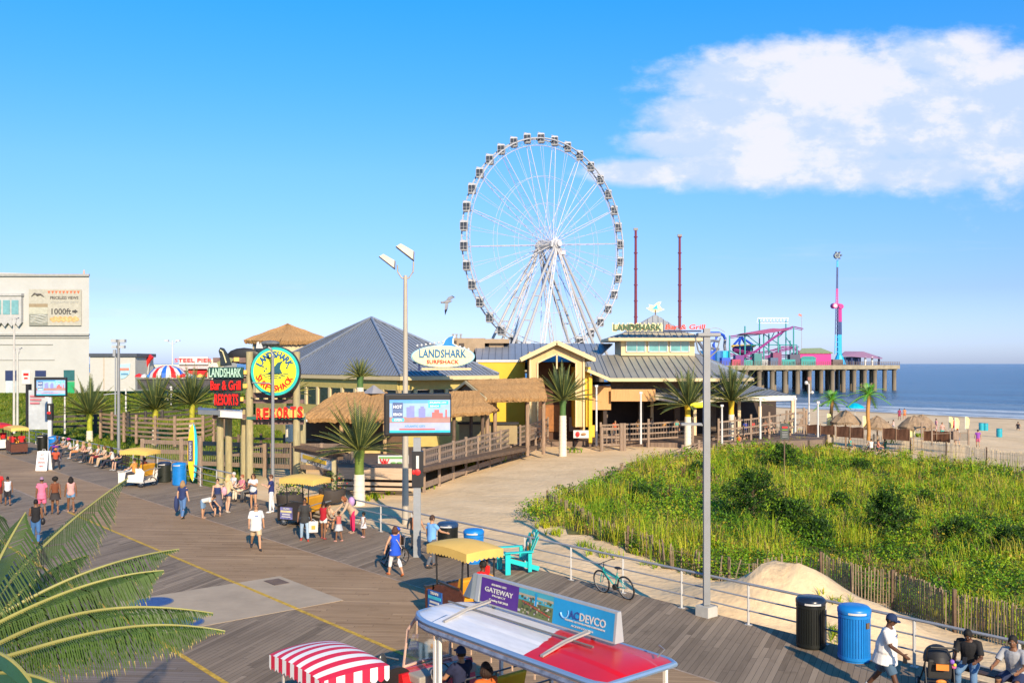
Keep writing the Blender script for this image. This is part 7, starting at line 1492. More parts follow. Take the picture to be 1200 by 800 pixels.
pan(q,.10,.15,2.72,2.93,2,.012); pan(q,.085,.165,2.72,2.80,5,.011)
for k in range(12): x=-.25+k*.06; pan(q,x,x+.05,2.6+.012*k,2.625+.012*k,8,.013)
q.build('poster',[M((.09,.03,.24),.4),M((.13,.16,.06),.6),M((.02,.30,.62),.4,var=.12,scale=1.5),M((.06,.35,.45),.5),M((.05,.08,.04),.6),M((.5,.5,.48),.6),M((.40,.34,.24),.6),M((.09,.07,.07),.6),M((.40,.08,.05),.6)],ab)
q=MB(); up=Vector((0,-.06,.48)).normalized(); rt=(-1,0,0)
def tx(t_,x,z,w_,h,m): q.text(t_,face(x,z,.006),rt,up,w_,h,m=m,thick=.006)
tx('ATLANTIC CITY',1.12,2.87,.42,.035,0); tx('GATEWAY',1.11,2.77,.78,.085,0); tx('PROJECT',1.10,2.68,.36,.04,0); tx('Coming Fall 2018',1.10,2.60,.52,.05,0)
tx('AC',-.80,2.755,.22,.13,1); tx('DEVCO',-1.22,2.755,.58,.13,0); tx('ATLANTIC CITY DEVELOPMENT CORPORATION',-1.05,2.655,.9,.028,0); tx('ACDEVCO.ORG',-1.0,2.585,.5,.032,0)
q.tube([face(-.58+.09*math.cos(a_),2.76+.09*math.sin(a_),.01) for a_ in [R(150+k*18) for k in range(12)]],[.004+.0012*k for k in range(12)],5,m=2)
q.build('lettering',[WHITE,M((.03,.08,.30),.5),M((.25,.5,.8),.5)],ab)
q=MB(); q.tube([(-1.6,.05,ZR+.17),(2.1,.05,ZR+.15)],.017,7); q.build('roof_rod',M((.25,.24,.22),.4,.4),T)
for x_ in (-1.15,1.35):
    q=MB(); q.prism([(x_-.03,.70,ZR+.04),(x_+.03,.70,ZR+.04),(x_+.07,.2,ZR+.15),(x_+.05,-.42,ZR+.24),(x_-.05,-.42,ZR+.24),(x_-.01,.2,ZR+.15)],(0,0,.03)); q.bar((x_,-.4,ZR+.1),(x_,-.4,2.56),.05); q.build('bracket',M((.42,.40,.37),.4,.2),T)
q=MB(); q.tube([(-2.4,-.5,ZR+.1),(-2.5,-.55,ZR+.22),(-2.35,-.6,ZR+.24)],.015,6); q.build('hook',STEEL,T)
# flower box on a seat
T=thing('flower_pot','pot of pink flowers standing behind a yellow tram seat','flower pot',vw(9.75,11.2,1.02),0); q=MB(); q.lathe([(.07,0),(.1,.16)],(0,0,0),12); q.build('pot',M((.3,.05,.04),.6),T); q=MB(); random.seed(2)
for k in range(34): a_=rnd()*6.28; q.ell((.12*rnd()*math.cos(a_)*1.3,.12*rnd()*math.sin(a_)*1.3,.2+.14*rnd()),.03,6,m=0 if k%3 else 1,k=4)
q.build('blooms',[M((.75,.10,.25),.6,var=.3,scale=20),M((.05,.12,.03),.6)],T)
# ---- stroller ----
T=thing('stroller','black double-basket baby stroller with a toy bar beside the bench','stroller',g(1098,812),R(200)+PI*0); T.rotation_euler=(0,0,R(-12))
# local: handle toward camera (-y), child faces +y
for s_ in (-1,1):
    q=MB(); q.tube([(s_*.27,-.42,1.04),(s_*.27,-.30,.82),(s_*.26,.05,.45),(s_*.24,.42,.15)],.016,7); q.tube([(s_*.27,-.18,.7),(s_*.27,-.32,.2)],.015,7); q.build('frame',BLACK,T,smooth=True)
    for y_,r_ in ((-.32,.14),(.42,.11)): q=MB(); q.tube([(s_*.28,y_+(r_-.025)*math.cos(2*PI*k/16),r_+(r_-.025)*math.sin(2*PI*k/16)) for k in range(16)],.025,7,closed=True); w_=q.build('wheel',BLACK,T,smooth=True); q=MB(); q.tube([(s_*.25,y_,r_),(s_*.31,y_,r_)],r_*.5,10); q.build('hub',M((.3,.3,.3),.4),w_)
q=MB(); q.tube([(-.27,-.42,1.04),(-.22,-.47,1.08),(.22,-.47,1.08),(.27,-.42,1.04)],.02,8); q.build('handle',BLACK,T,smooth=True)
q=MB(); c=(0,-.05,.74); n=8
for i in range(8):
    a0,a1=R(10+i*18),R(10+(i+1)*18); vs=[]
    for a_ in (a0,a1):
        for j in range(13): b_=PI*j/12; vs.append((.27*math.cos(b_),-.02-.34*math.cos(a_)*math.sin(b_)*1.0,.66+.36*math.sin(a_)*math.sin(b_)**.7))
    q.add(vs,[(j,j+1,14+j,13+j) for j in range(12)])
q.build('hood',M((.02,.02,.022),.6,var=.3),T,smooth='all')
q=MB(); q.box((0,-.02,.42),(.46,.42,.1)); q.box((0,-.24,.58),(.46,.06,.40),rx=R(12)); q.build('seat',M((.03,.03,.03),.7),T,bevel=.03); q=MB(); q.box((0,-.12,.19),(.46,.48,.16)); q.build('basket',M((.04,.04,.045),.7,var=.4,scale=12),T,bevel=.02)
q=MB(); q.box((.02,-.38,.66),(.24,.04,.12),m=0); q.ell((.22,-.3,.76),.05,8,m=1); q.ell((.26,-.26,.66),.055,8,m=2); q.ell((.27,-.3,.70),.035,8,m=3); q.box((-.1,-.38,.22),(.18,.03,.08),m=4); q.box((.1,-.385,.20),(.18,.03,.07),m=5); q.ell((.0,-.37,.36),(.1,.03,.05),8,m=0); q.build('toys',[M((.7,.22,.03),.6),M((.25,.12,.5),.5),M((.7,.15,.35),.5),M((.7,.6,.05),.5),WHITE,M((.05,.6,.6),.5)],T)
# ================= PEOPLE =================
SK={'fair':(.55,.33,.22),'tan':(.46,.25,.14),'brown':(.20,.095,.05),'dark':(.10,.045,.025)}
PEND=[]
def rm(o,vox,sm=4):
    m=o.modifiers.new('r','REMESH'); m.mode='VOXEL'; m.voxel_size=vox; m.use_smooth_shade=True
    if sm: k=o.modifiers.new('s','SMOOTH'); k.iterations=sm; k.factor=.5
    PEND.append(o)
def cm(c): return M(c,.85,var=.10,scale=5,bump=.25,bs=18)
def person(label,loc,face,h=1.7,skin='tan',top=((.6,.6,.6),'short'),bottom=((.05,.08,.2),'long'),hair=('short',(.02,.015,.01)),legs=((0,0,4),(0,0,4)),arms=((5,8,15),(5,8,15)),lean=0,head=(0,0),seat=None,fat=1,near=False,shoes=(.03,.03,.03),extra=None,group=None,female=False,cat='person',hat=None,dress=None,print_=None,glasses=False):
    """face: world direction (dx,dy) looked at.  legs/arms: (forward pitch, bend, spread) in degrees, left then right; seat: height of the seat top"""
    rz=math.atan2(-face[0],face[1]); T=thing('person',label,cat,(loc[0],loc[1],loc[2] if len(loc)>2 else 0),rz,group); s=h/1.75; V=Vector
    # joints
    def rotx(v,a_): c_,s_=math.cos(a_),math.sin(a_); return V((v.x,v.y*c_+v.z*s_,-v.y*s_+v.z*c_))   # +a pitches the top forward (+y)
    Lt,Ls,Lf=.42*s,.42*s,.075*s
    J={}
    hips=[];low=0
    for i,sd in enumerate((-1,1)):
        p,k,ab=[R(q) for q in legs[i]]; d1=V((sd*math.sin(ab),math.sin(p)*math.cos(ab),-math.cos(p)*math.cos(ab))); p2=p-k; d2=V((sd*math.sin(ab)*.5,math.sin(p2),-math.cos(p2))).normalized()
        hp=V((sd*.085*s,0,0)); kn=hp+d1*Lt; an=kn+d2*Ls; fd=V((sd*.12,math.cos(max(0,-p2)*.6),-math.sin(max(0,-p2))*.7)).normalized(); hips.append((hp,kn,an,fd)); low=min(low,an.z-Lf)
    pz=-low if seat is None else seat+.10*s
    P0=V((0,0,pz)); la=R(lean)
    up=lambda v: P0+rotx(V(v)*s,la)
    neck=up((0,0,.56)); hc=neck+rotx(V((0,.015,.135))*s,la*.6+R(head[0])); hy=R(head[1])
    HR=Matrix.Rotation(hy,3,'Z')@Matrix.Rotation(-(la*.5+R(head[0])),3,'X')
    ARM=[]
    for i,sd in enumerate((-1,1)):
        p,ab,el=[R(q) for q in arms[i][:3]]; inw=arms[i][3] if len(arms[i])>3 else .15
        sh=up((sd*(.185 if not female else .165),0,.485)); d1=rotx(V((sd*math.sin(ab),math.sin(p)*math.cos(ab),-math.cos(p)*math.cos(ab))),la*.5); q=p+el; d2=rotx(V((sd*(math.sin(ab)*.6-inw*math.sin(el)),math.sin(q),-math.cos(q))),la*.5).normalized(); eb=sh+d1*.285*s; wr=eb+d2*.255*s; ARM.append((sh,eb,wr,d2))
    sk=M(SK[skin],.5,var=.06,scale=8,spec=.35)
    def torso(q,k=1.,z0=-.06,z1=.56,pad=0.):
        f=fat; prof=[(-.07,.13,.10),(.0,.165*(1+.05*(female)),.118),(.08,.155*(.92 if female else 1)*f,.112*f**1.6),(.18,.145*(.86 if female else 1)*f,.108*f**1.8),(.30,.160*(.92 if female else 1)*f**.5,.118*f),(.40,.175*(.9 if female else 1),.115),(.47,.165,.10),(.515,.10,.075),(.56,.058,.058)]
        vs=[];n=14;rows=0
        for z,rx,ry in prof:
            if z<z0-1e-6 or z>z1+1e-6: continue
            for j in range(n): a_=2*PI*j/n; vs.append(up((math.cos(a_)*(rx*k+pad),math.sin(a_)*(ry*k+pad)+(.012 if z>.25 else 0),z)))
            rows+=1
        fs=[(i*n+j,i*n+(j+1)%n,(i+1)*n+(j+1)%n,(i+1)*n+j) for i in range(rows-1) for j in range(n)]+[tuple(range(n))[::-1],tuple((rows-1)*n+j for j in range(n))]; q.add(vs,fs)
    def limb(q,pts,rs,n=10): q.tube(pts,[r_*s for r_ in rs],n); [q.ell(p_,r_*s*.98,10) for p_,r_ in list(zip(pts,rs))[1:-1]]
    B=MB(); torso(B); fw=1+.25*(fat-1)
    B.tube([neck-V((0,0,.03))*s,neck+(hc-neck)*.7],[.056*s,.052*s],10)
    for i,(hp,kn,an,fd) in enumerate(hips):
        hp=P0+hp;kn=P0+kn;an=P0+an
        limb(B,[hp,hp+(kn-hp)*.5,kn,kn+(an-kn)*.35,an],[.088*fw,.075*fw,.054,.056,.036]); B.tube([an+V((0,0,-.0)),an+V((0,0,-.035))*s,an+fd*.10*s+V((0,0,-.05))*s,an+fd*.17*s+V((0,0,-.055))*s],[.036*s,.042*s,.036*s,.022*s],8)
        B.ell(an-fd*.035*s-V((0,0,.045))*s,.034*s,8)
    for i,(sh,eb,wr,d2) in enumerate(ARM):
        sd=(-1,1)[i]; limb(B,[sh,sh+(eb-sh)*.4,eb,eb+(wr-eb)*.3,wr],[.058,.050,.040,.041,.026])
        # hand: palm, four fingers of different length, thumb from the side
        x=V((1,0,0)); hn=d2; sidev=(V((0,1,0))-hn*hn.y).normalized() if abs(hn.y)<.9 else V((0,0,1)); nrm=hn.cross(sidev).normalized(); pc=wr+hn*.045*s
        B.tube([wr,wr+hn*.04*s,wr+hn*.085*s],[.026*s,.037*s,.034*s],8,flat=None)
        for k,(o,L_) in enumerate(((.026,.062),(.009,.072),(-.009,.067),(-.025,.052))):
            f0=wr+hn*.08*s+sidev*o*s; f1=f0+(hn+nrm*(-sd)*.15).normalized()*L_*.5*s; f2=f1+(hn*.8-nrm*sd*.45).normalized()*L_*.5*s; B.tube([f0,f1,f2],[.0105*s,.0095*s,.0075*s],6)
        t0=wr+hn*.025*s+sidev*.028*s; t1=t0+(hn*.6+sidev*.8).normalized()*.035*s; B.tube([t0,t1,t1+(hn*.9+sidev*.3).normalized()*.028*s],[.013*s,.011*s,.008*s],6)
    # head
    def hp_(v): return hc+HR@(V(v)*s)
    B.ell(hc,(.077*s,.098*s,.115*s),16,k=12,rot=HR); B.ell(hp_((0,.028,-.058)),(.052*s,.058*s,.055*s),12,k=9,rot=HR)
    B.tube([hp_((0,.09,.02)),hp_((0,.112,-.018)),hp_((0,.095,-.03))],[.008*s,.016*s,.01*s],6)
    for sd in (-1,1): B.ell(hp_((sd*.078,-.005,-.005)),(.012*s,.022*s,.032*s),8,rot=HR)
    b=B.build('body',sk,T,smooth='all'); rm(b,(.009 if near else .0145),3)
    # face
    if near or glasses:
        for sd in (-1,1):
            E=MB(); E.ell(hp_((sd*.029,.084,.012)),(.013*s,.010*s,.007*s),8,rot=HR); e=E.build('eye',WHITE,T); E=MB(); E.ell(hp_((sd*.029,.0925,.012)),(.0055*s,.004*s,.006*s),6,rot=HR); E.build('iris',BLACK,e)
            E=MB(); E.tube([hp_((sd*.014,.094,.030)),hp_((sd*.030,.093,.035)),hp_((sd*.044,.082,.030))],.0035*s,5); E.build('eyebrow',M((.015,.01,.008),.8),T)
        E=MB(); E.tube([hp_((-.022,.080,-.052)),hp_((0,.089,-.053)),hp_((.022,.080,-.052))],[.004*s,.007*s,.004*s],6); E.build('mouth',M([c*.6 for c in SK[skin]],.5),T)
    if glasses:
        E=MB()
        for sd in (-1,1): E.ell(hp_((sd*.031,.094,.012)),(.026*s,.006*s,.018*s),10,rot=HR); E.bar(hp_((sd*.055,.088,.015)),hp_((sd*.082,.0,.012)),.006*s)
        E.build('sunglasses',BLACK,T)
    # hair
    hk,hcol=hair; hm=M(hcol,.75,var=.25,scale=12,bump=.5)
    H=MB()
    if hk in('short','cap','long','bun','bob'):
        n=18
        vs=[];K=9
        for i in range(K+1):
            t=i/K*R(112)
            for j in range(n):
                a_=2*PI*j/n; fr=max(0,math.sin(a_)); tt=t*(1-.50*fr**2)  # hairline higher in front
                vs.append(hp_((.084*math.sin(tt)*math.cos(a_),.106*math.sin(tt)*math.sin(a_)-.006,.123*math.cos(tt)+.002)))
        fs=[(i*n+j,i*n+(j+1)%n,(i+1)*n+(j+1)%n,(i+1)*n+j) for i in range(K) for j in range(n)]+[tuple(K*n+j for j in range(n))]; H.add(vs,fs)
        if hk in('long','bob'):
            L_=.30 if hk=='long' else .16
            for k in range(9):
                a_=R(180+k*22.5); r0=hp_((.078*math.cos(a_),.095*math.sin(a_),.02)); H.tube([r0,r0+HR@V((math.cos(a_)*.012,math.sin(a_)*.02,-L_*.5))*s,r0+HR@V((math.cos(a_)*-.01,math.sin(a_)*.0,-L_))*s],[.032*s,.036*s,.012*s],7)
        if hk=='bun': H.ell(hp_((0,-.10,.07)),(.045*s,.045*s,.045*s),8)
    elif hk=='afro': 
        H.ell(hp_((0,-.03,.045)),(.135*s,.125*s,.125*s),14,k=10); H.v=[tuple(V(p)+V([random.uniform(-.008,.008) for _ in range(3)])) for p in H.v]
    if H.v: H.build('hair',hm,T,smooth='all')
    if hat:
        Hh=MB(); kind,hcol2=hat; 
        n=18;K=6;vs=[]
        for i in range(K+1):
            t=R(8)+i/K*R(78)
            for j in range(n): a_=2*PI*j/n; vs.append(hp_((.090*math.sin(t)*math.cos(a_),.112*math.sin(t)*math.sin(a_)-.004,.128*math.cos(t)+.006)))
        Hh.add(vs,[(i*n+j,i*n+(j+1)%n,(i+1)*n+(j+1)%n,(i+1)*n+j) for i in range(K) for j in range(n)]+[tuple(range(n))])
        if kind=='cap':
            br=[hp_((.075*math.cos(a_),.09+.085*math.sin(a_),.022)) for a_ in [PI*k/8 for k in range(9)]]; o=HR@V((0,0,.008))*s; Hh.prism(br+[hp_((-.07,.06,.03)),hp_((.07,.06,.03))],o)
        elif kind=='brim':
            n=20; r0=[hp_((.09*math.cos(2*PI*k/n),.11*math.sin(2*PI*k/n),.03)) for k in range(n)]; r1=[hp_((.17*math.cos(2*PI*k/n),.19*math.sin(2*PI*k/n),.01)) for k in range(n)]; Hh.add(r0+r1,[(k,(k+1)%n,n+(k+1)%n,n+k) for k in range(n)])
        hobj=Hh.build('hat',cm(hcol2),T,smooth='all')
        if near and kind=='cap': E=MB(); E.ell(hp_((0,.112,.055)),(.018*s,.006*s,.016*s),8,rot=HR); E.build('badge',WHITE,hobj)
    # clothes
    if top:
        col,sl=top[0],top[1]; Q_=MB(); pad=.022 if fat<=1.05 else .03
        if sl in('strap',): torso(Q_,1.0,-.01,.40,pad*.6)
        else: torso(Q_,1.0,-.10 if not dress else -.01,.52,pad); Q_.tube([up((-.15,0,.465)),up((0,0,.475)),up((.15,0,.465))],.075*s,10) if sl!='tank' else None
        if sl not in('strap',):
            for sh,eb,wr,d2 in ARM:
                if sl=='tank': Q_.ell(sh+ (up((0,0,.485))-sh)*.25,.062*s,10); continue
                e=.55 if sl=='short' else .85 if sl=='half' else 1
                if sl=='long': Q_.tube([sh+(up((0,0,.485))-sh)*.35,sh,eb,wr],[.075*s,.076*s,.056*s,.040*s],10); Q_.ell(eb,.056*s,10)
                else: Q_.tube([sh+(up((0,0,.485))-sh)*.35,sh+(up((0,0,.485))-sh)*.05,sh+(eb-sh)*e*.5,sh+(eb-sh)*e],[.070*s,.071*s,.067*s,.069*s],12)
        if not dress and sl!='strap' and fat>1.02: 
            Q_.tube([up((0,0,.05)),up((0,0,-.17))],[.17*s*fat**.8,.20*s*fat**.8],16)
        c=Q_.build('shirt' if not dress else 'dress_top',cm(col),T,smooth='all'); rm(c,.012 if near else .017,5)
        if print_:
            E=MB(); print_(E,up,s); E.build('print',[M((.05,.12,.35),.7),M((.15,.15,.17),.7),REDP],c)
    if bottom and not dress:
        col,kd=bottom; Q_=MB(); torso(Q_,1.0,-.07,.08,.016)
        for hp,kn,an,fd in hips:
            hp=P0+hp;kn=P0+kn;an=P0+an
            if kd=='long': Q_.tube([hp,kn,kn+(an-kn)*.35,an+(kn-an)*.02],[.108*s*fw,.072*s,.070*s,.056*s],12); Q_.ell(kn,.072*s,12)
            elif kd=='shorts': Q_.tube([hp,kn+(hp-kn)*.08],[.110*s*fw,.092*s*fw],12)
            elif kd=='hot': Q_.tube([hp,kn+(hp-kn)*.58],[.106*s,.094*s],12)
            elif kd=='capri': Q_.tube([hp,kn,kn+(an-kn)*.5],[.106*s,.070*s,.062*s],12); Q_.ell(kn,.070*s,12)
            Q_.ell(hp,.108*s*fw,12)
        c=Q_.build('trousers' if kd in('long','capri') else 'shorts',cm(col),T,smooth='all'); rm(c,.013 if near else .018,4)
    if dress:
        col,ln=dress; Q_=MB(); n=20; vs=[];prof=[(.10,.165,.135),(.0,.195,.155),(-.12,.215,.18),(-ln,.26,.23)]
        if seat is not None: prof=[(.10,.17,.14),(0,.2,.17)]
        for z,rx,ry in prof:
            for j in range(n): a_=2*PI*j/n; w_=1+.06*math.sin(a_*5)*(-z if z<0 else 0)*2; b_=up((math.cos(a_)*rx*w_,math.sin(a_)*ry*w_,max(z,-.1) if False else 0)); vs.append(V((b_.x,b_.y,b_.z+z*s)))
        Q_.add(vs,[(i*n+j,i*n+(j+1)%n,(i+1)*n+(j+1)%n,(i+1)*n+j) for i in range(len(prof)-1) for j in range(n)]+[tuple(range(n))]); Q_.build('skirt',cm(col),T,smooth='all')
        if seat is not None:
            for hp,kn,an,fd in hips: Q_=MB(); Q_.tube([P0+hp,P0+kn],[.12*s,.1*s],12); Q_.build('skirt',cm(col),T,smooth='all')
    if shoes:
        for hp,kn,an,fd in hips:
            an=P0+an; Q_=MB(); Q_.tube([an-fd*.06*s-V((0,0,.045))*s,an-fd*.01*s-V((0,0,.038))*s,an+fd*.09*s-V((0,0,.048))*s,an+fd*.19*s-V((0,0,.058))*s],[.026*s,.047*s,.043*s,.024*s],9); Q_.build('shoe',M(shoes,.6,var=.1),T,smooth='all')
            if near: Q_=MB(); Q_.tube([an-V((0,0,.0))*s,an+(P0+kn-an)*.16],[.043*s,.044*s],9); Q_.build('sock',WHITE,T,smooth='all')
    T['h']=h; del T['h']
    PJ[label]=dict(T=T,wr=[a_[2] for a_ in ARM],neck=neck,hc=hc,up=up,hp=hp_,rz=rz)
    return T
PJ={}
def partof(label,name,mb_,mats,smooth=False): return mb_.build(name,mats,PJ[label]['T'],smooth=smooth)
def held(name,lab,cat,who,mb_,mats,off=(0,0,0),smooth=False):
    """a thing carried by a person: stays top-level, placed at that person's hand or back"""
    T0=PJ[who]['T']; T=thing(name,lab,cat,T0.location,PJ[who]['rz']); mb_.build('pouch' if name in('handbag','backpack','tote_bag') else name+'_body',mats,T,smooth=smooth); return T
w_=(WD.x,WD.y); nw=(-WD.x,-WD.y); vv_=(VD.x,VD.y); nv=(-VD.x,-VD.y)
BLU=(.02,.035,.12); JEAN=(.10,.19,.33); WTEE=(.68,.67,.65); 
WALK=lambda a_=24,b_=22: ((a_,6,2),(-b_*.75,b_*1.1,2))
# ---- near right: walking man, two seated men ----
L_='man in a dark cap and oversized white T-shirt walking past the blue bin, looking right'
def prt(E,up,s):
    for k in range(5): E.box(up((.02+.0*k,.165+.0*k,.40-k*.05)),(.05*s,.012,.035*s),0,0); E.box(up((-.05,.165,.41-k*.055)),(.035*s,.012,.04*s),0,1)
person(L_,(7.62,19.15,0),(.80,-.60),1.83,'dark',(WTEE,'half'),((.06,.11,.17),'shorts'),('short',(.01,.01,.01)),legs=((-20,18,4),(26,8,4)),arms=((-26,26,18),(30,18,36)),fat=1.3,near=True,shoes=(.35,.35,.35),hat=('cap',(.012,.03,.09)),lean=6,head=(14,-8),print_=prt)
q=MB(); q.box(PJ[L_]['wr'][1]+Vector((0,.04,-.09)),(.05,.07,.13)); held('camera_case','small dark gadget held in the right hand of the man in the white T-shirt','case',L_,q,BLACK)
q=MB(); q.box(PJ[L_]['up']((-.20,-.02,-.02)),(.08,.16,.17)); held('belt_bag','black bag at the hip of the man in the white T-shirt','bag',L_,q,BLACK)
sL=((88,86,5),(84,80,6))
L_='man in a black T-shirt and jeans sitting on the bench, looking down at his hands'
person(L_,(*vw(19.85,8.75)[:2],0),(-.60,-.80),1.78,'dark',((.014,.014,.016),'half'),(JEAN,'long'),('short',(.008,.007,.006)),legs=((84,70,8),(80,92,8)),arms=((28,12,62,.35),(28,12,66,.35)),lean=12,head=(30,6),seat=.47,near=True,shoes=(.2,.2,.22))
q=MB(); q.box((0,0,0),(.08,.015,.15),rx=.6); pj=PJ[L_]; q.v=[tuple(Vector(p)+(pj['wr'][0]+pj['wr'][1])*.5+Vector((0,.07,.0))) for p in q.v]; held('mobile_phone','dark mobile phone in the hands of the man in the black T-shirt','phone',L_,q,BLACK)
L_='man in a grey T-shirt and navy shorts sitting at the right end of the bench'
person(L_,(*vw(19.85,7.85)[:2],0),(-.72,-.62),1.8,'brown',((.33,.34,.36),'half'),((.02,.03,.08),'shorts'),('short',(.012,.01,.008)),legs=((84,82,12),(84,92,12)),arms=((38,14,48,.3),(38,14,48,.3)),lean=10,head=(6,12),seat=.47,near=True,shoes=(.12,.1,.1))
# ---- middle ground ----
L_='woman in a royal blue sleeveless top and white trousers walking with a shoulder strap'
person(L_,g(463,674),(-.55,.83),1.64,'tan',((.015,.08,.55),'tank'),((.72,.70,.68),'capri'),('bob',(.09,.035,.02)),legs=WALK(20,20),arms=((-10,34,12),(22,10,30)),female=True,shoes=(.45,.12,.03),fat=1.05)
q=MB(); pj=PJ[L_]; q.tube([pj['up']((-.13,.11,.50)),pj['up']((0,-.16,.35)),pj['up']((.19,-.13,.05)),pj['up']((.21,.02,0))],.013,6); q.build('shoulder_strap',M((.6,.5,.42),.7),pj['T'])
person('child in a bright blue cap sitting in the wheelchair',(g(462,668)+Vector((.02,.92,0)))[:],(-1,.1),1.35,'tan',((.25,.16,.12),'short'),((.05,.05,.06),'long'),('short',(.03,.02,.01)),legs=sL,arms=((30,10,50),(30,10,50)),seat=.55,hat=('cap',(.02,.08,.5)))
person('man in a light blue polo shirt standing right of the video screen post',g(506,664),(.65,.6),1.78,'tan',((.16,.38,.72),'short'),((.10,.11,.13),'long'),('short',(.05,.025,.015)),arms=((-5,10,20),(42,12,30)),legs=WALK(14,14),head=(4,0))
person('sunburnt man with light hair leaning on the rail behind the video screen post',(*vw(19.7,28.9)[:2],0),(.2,-.9),1.7,'tan',((.40,.16,.08),'tank'),((.25,.22,.15),'shorts'),('short',(.35,.22,.1)),legs=sL,arms=((30,20,40),(40,20,40)),seat=.5)
person('man in a bright red T-shirt with one arm raised high behind the wicker rolling chair',(-.75,24.3,0),(-.75,.62),1.74,'dark',((.75,.01,.01),'short'),((.05,.05,.06),'long'),('short',(.01,.01,.01)),arms=((30,10,25),(165,12,8,0)),fat=1.1,legs=((6,4,4),(-4,4,4)))
L_='heavy man in a white T-shirt and beige shorts striding alone mid boardwalk'
person(L_,g(300,643),(.34,-.94),1.78,'tan',((.70,.69,.67),'half'),((.50,.38,.24),'shorts'),('short',(.25,.14,.09)),legs=((26,6,3),(-20,26,3)),arms=((-18,14,14),(20,12,22)),fat=1.16,shoes=(.02,.02,.025),glasses=True,print_=lambda E,up,s: E.box(up((0,.175,.36)),(.13,.012,.035),0,0))
L_='woman in a black top and light jeans carrying a white bag'
person(L_,g(357,633),(.2,-.98),1.68,'brown',((.035,.035,.035),'half'),((.30,.42,.56),'long'),('bun',(.02,.01,.008)),legs=((10,4,4),(-8,10,4)),arms=((5,14,16),(8,14,14)),female=True,shoes=(.4,.05,.03),fat=1.05,glasses=True)
q=MB(); pj=PJ[L_]; o=pj['wr'][0]; q.box(o+Vector((-.08,.02,-.30)),(.34,.1,.42)); q.tube([o+Vector((-.18,.02,-.1)),o+Vector((-.06,.02,.0)),o+Vector((.04,.02,-.1))],.01,5); q.box(o+Vector((-.08,.08,-.32)),(.14,.02,.14),m=1); held('tote_bag','white shopping bag with a yellow patch held by the woman in black','bag',L_,q,[WHITE,M((.75,.35,.05),.6)])
L_='teenager in a red vest and white shorts facing the flower planter'
person(L_,g(379,631),(.3,.9),1.48,'brown',((.35,.01,.02),'tank'),((.68,.67,.64),'hot'),('bun',(.012,.01,.01)),legs=((8,4,4),(-6,8,4)),arms=((20,10,50),(10,10,40)),female=True,shoes=(.3,.05,.05))
L_='small girl in a striped pastel dress beside the flower planter'
person(L_,g(397,634),(-.7,.4),1.18,'brown',((.45,.12,.10),'tank'),None,('bun',(.012,.01,.01)),legs=((8,4,4),(-6,8,4)),arms=((30,20,40),(20,20,30)),female=True,shoes=(.5,.25,.2),dress=((.45,.48,.52),.28))
L_='woman in pink trousers and a beige top bending down with a lilac backpack'
person(L_,g(413,624),(-.75,-.5),1.66,'tan',((.45,.32,.22),'long'),((.65,.02,.10),'long'),('bob',(.25,.08,.03)),legs=((2,4,4),(-2,4,4)),arms=((50,10,10),(60,10,10)),lean=38,female=True,shoes=(.3,.2,.15),fat=1.05)
q=MB(); pj=PJ[L_]; q.ell(pj['up']((0,-.22,.35)),(.17,.13,.2),12,m=0); q.ell(pj['up']((0,-.30,.25)),(.13,.08,.14),10,m=1); q.build('backpack',[M((.45,.28,.52),.6),BLACK],pj['T'],smooth='all')
L_='toddler in a white dress standing beside the woman in pink trousers'
person(L_,g(426,629),(-.6,-.6),.98,'brown',((.62,.60,.62),'tank'),None,('afro',(.012,.01,.01)),legs=((2,4,4),(-2,4,4)),arms=((12,14,20),(20,14,20)),shoes=(.5,.3,.3),dress=((.62,.60,.62),.26))
person('man in a beige shirt crouching by the concrete block',(*vw(18.9,34.2)[:2],0),(.5,-.4),1.7,'tan',((.50,.36,.24),'short'),((.06,.07,.09),'shorts'),('short',(.03,.02,.01)),legs=((100,120,8),(90,110,8)),arms=((40,10,50),(40,10,50)),lean=22,seat=.30)
# ---- group in front of the gateway ----
L_='fair haired woman in a navy T-shirt and blue jeans seen from behind'
person(L_,g(214,607),(.2,.98),1.70,'fair',(BLU,'short'),((.08,.17,.36),'long'),('long',(.30,.19,.09)),legs=WALK(12,12),arms=((0,16,10),(0,14,14)),female=True)
q=MB(); pj=PJ[L_]; o=pj['wr'][0]; q.ell(o+Vector((-.05,0,-.22)),(.10,.13,.38),10); held('folded_jacket','black jacket hanging from the arm of the fair haired woman in jeans','jacket',L_,q,NAVY,smooth='all')
person('child in a white top bending right over beside the woman in the navy dress',g(238,607),(.95,-.2),1.45,'tan',((.70,.66,.58),'short'),((.14,.24,.38),'shorts'),('short',(.02,.012,.01)),legs=((-4,3,5),(4,3,5)),arms=((70,12,10),(60,12,10)),lean=75,shoes=(.3,.18,.12))
person('woman in a strapless navy dress and sunglasses smiling at the camera',g(255,604),(.15,-.98),1.70,'fair',(BLU,'strap'),None,('bun',(.03,.015,.01)),legs=((3,2,3),(-2,2,3)),arms=((8,12,20),(4,10,16)),female=True,shoes=(.35,.2,.12),dress=((.10,.095,.12),.45),glasses=True)
q=MB(); pj=PJ['woman in a strapless navy dress and sunglasses smiling at the camera']; q.ell(pj['up']((-.30,.05,.22)),(.13,.09,.2),10); held('handbag','pink and white patterned bag on the shoulder of the woman in the navy dress','bag','woman in a strapless navy dress and sunglasses smiling at the camera',q,M((.62,.32,.38),.7,var=.35,scale=16),smooth='all')
person('blonde woman in a beige top and denim shorts turned away beside the navy dress',g(267,600),(.4,.8),1.74,'fair',((.55,.42,.24),'long'),((.03,.06,.14),'hot'),('long',(.55,.40,.18)),legs=((6,4,4),(-6,8,4)),arms=((10,12,60),(8,12,50)),female=True,shoes=(.4,.35,.3))
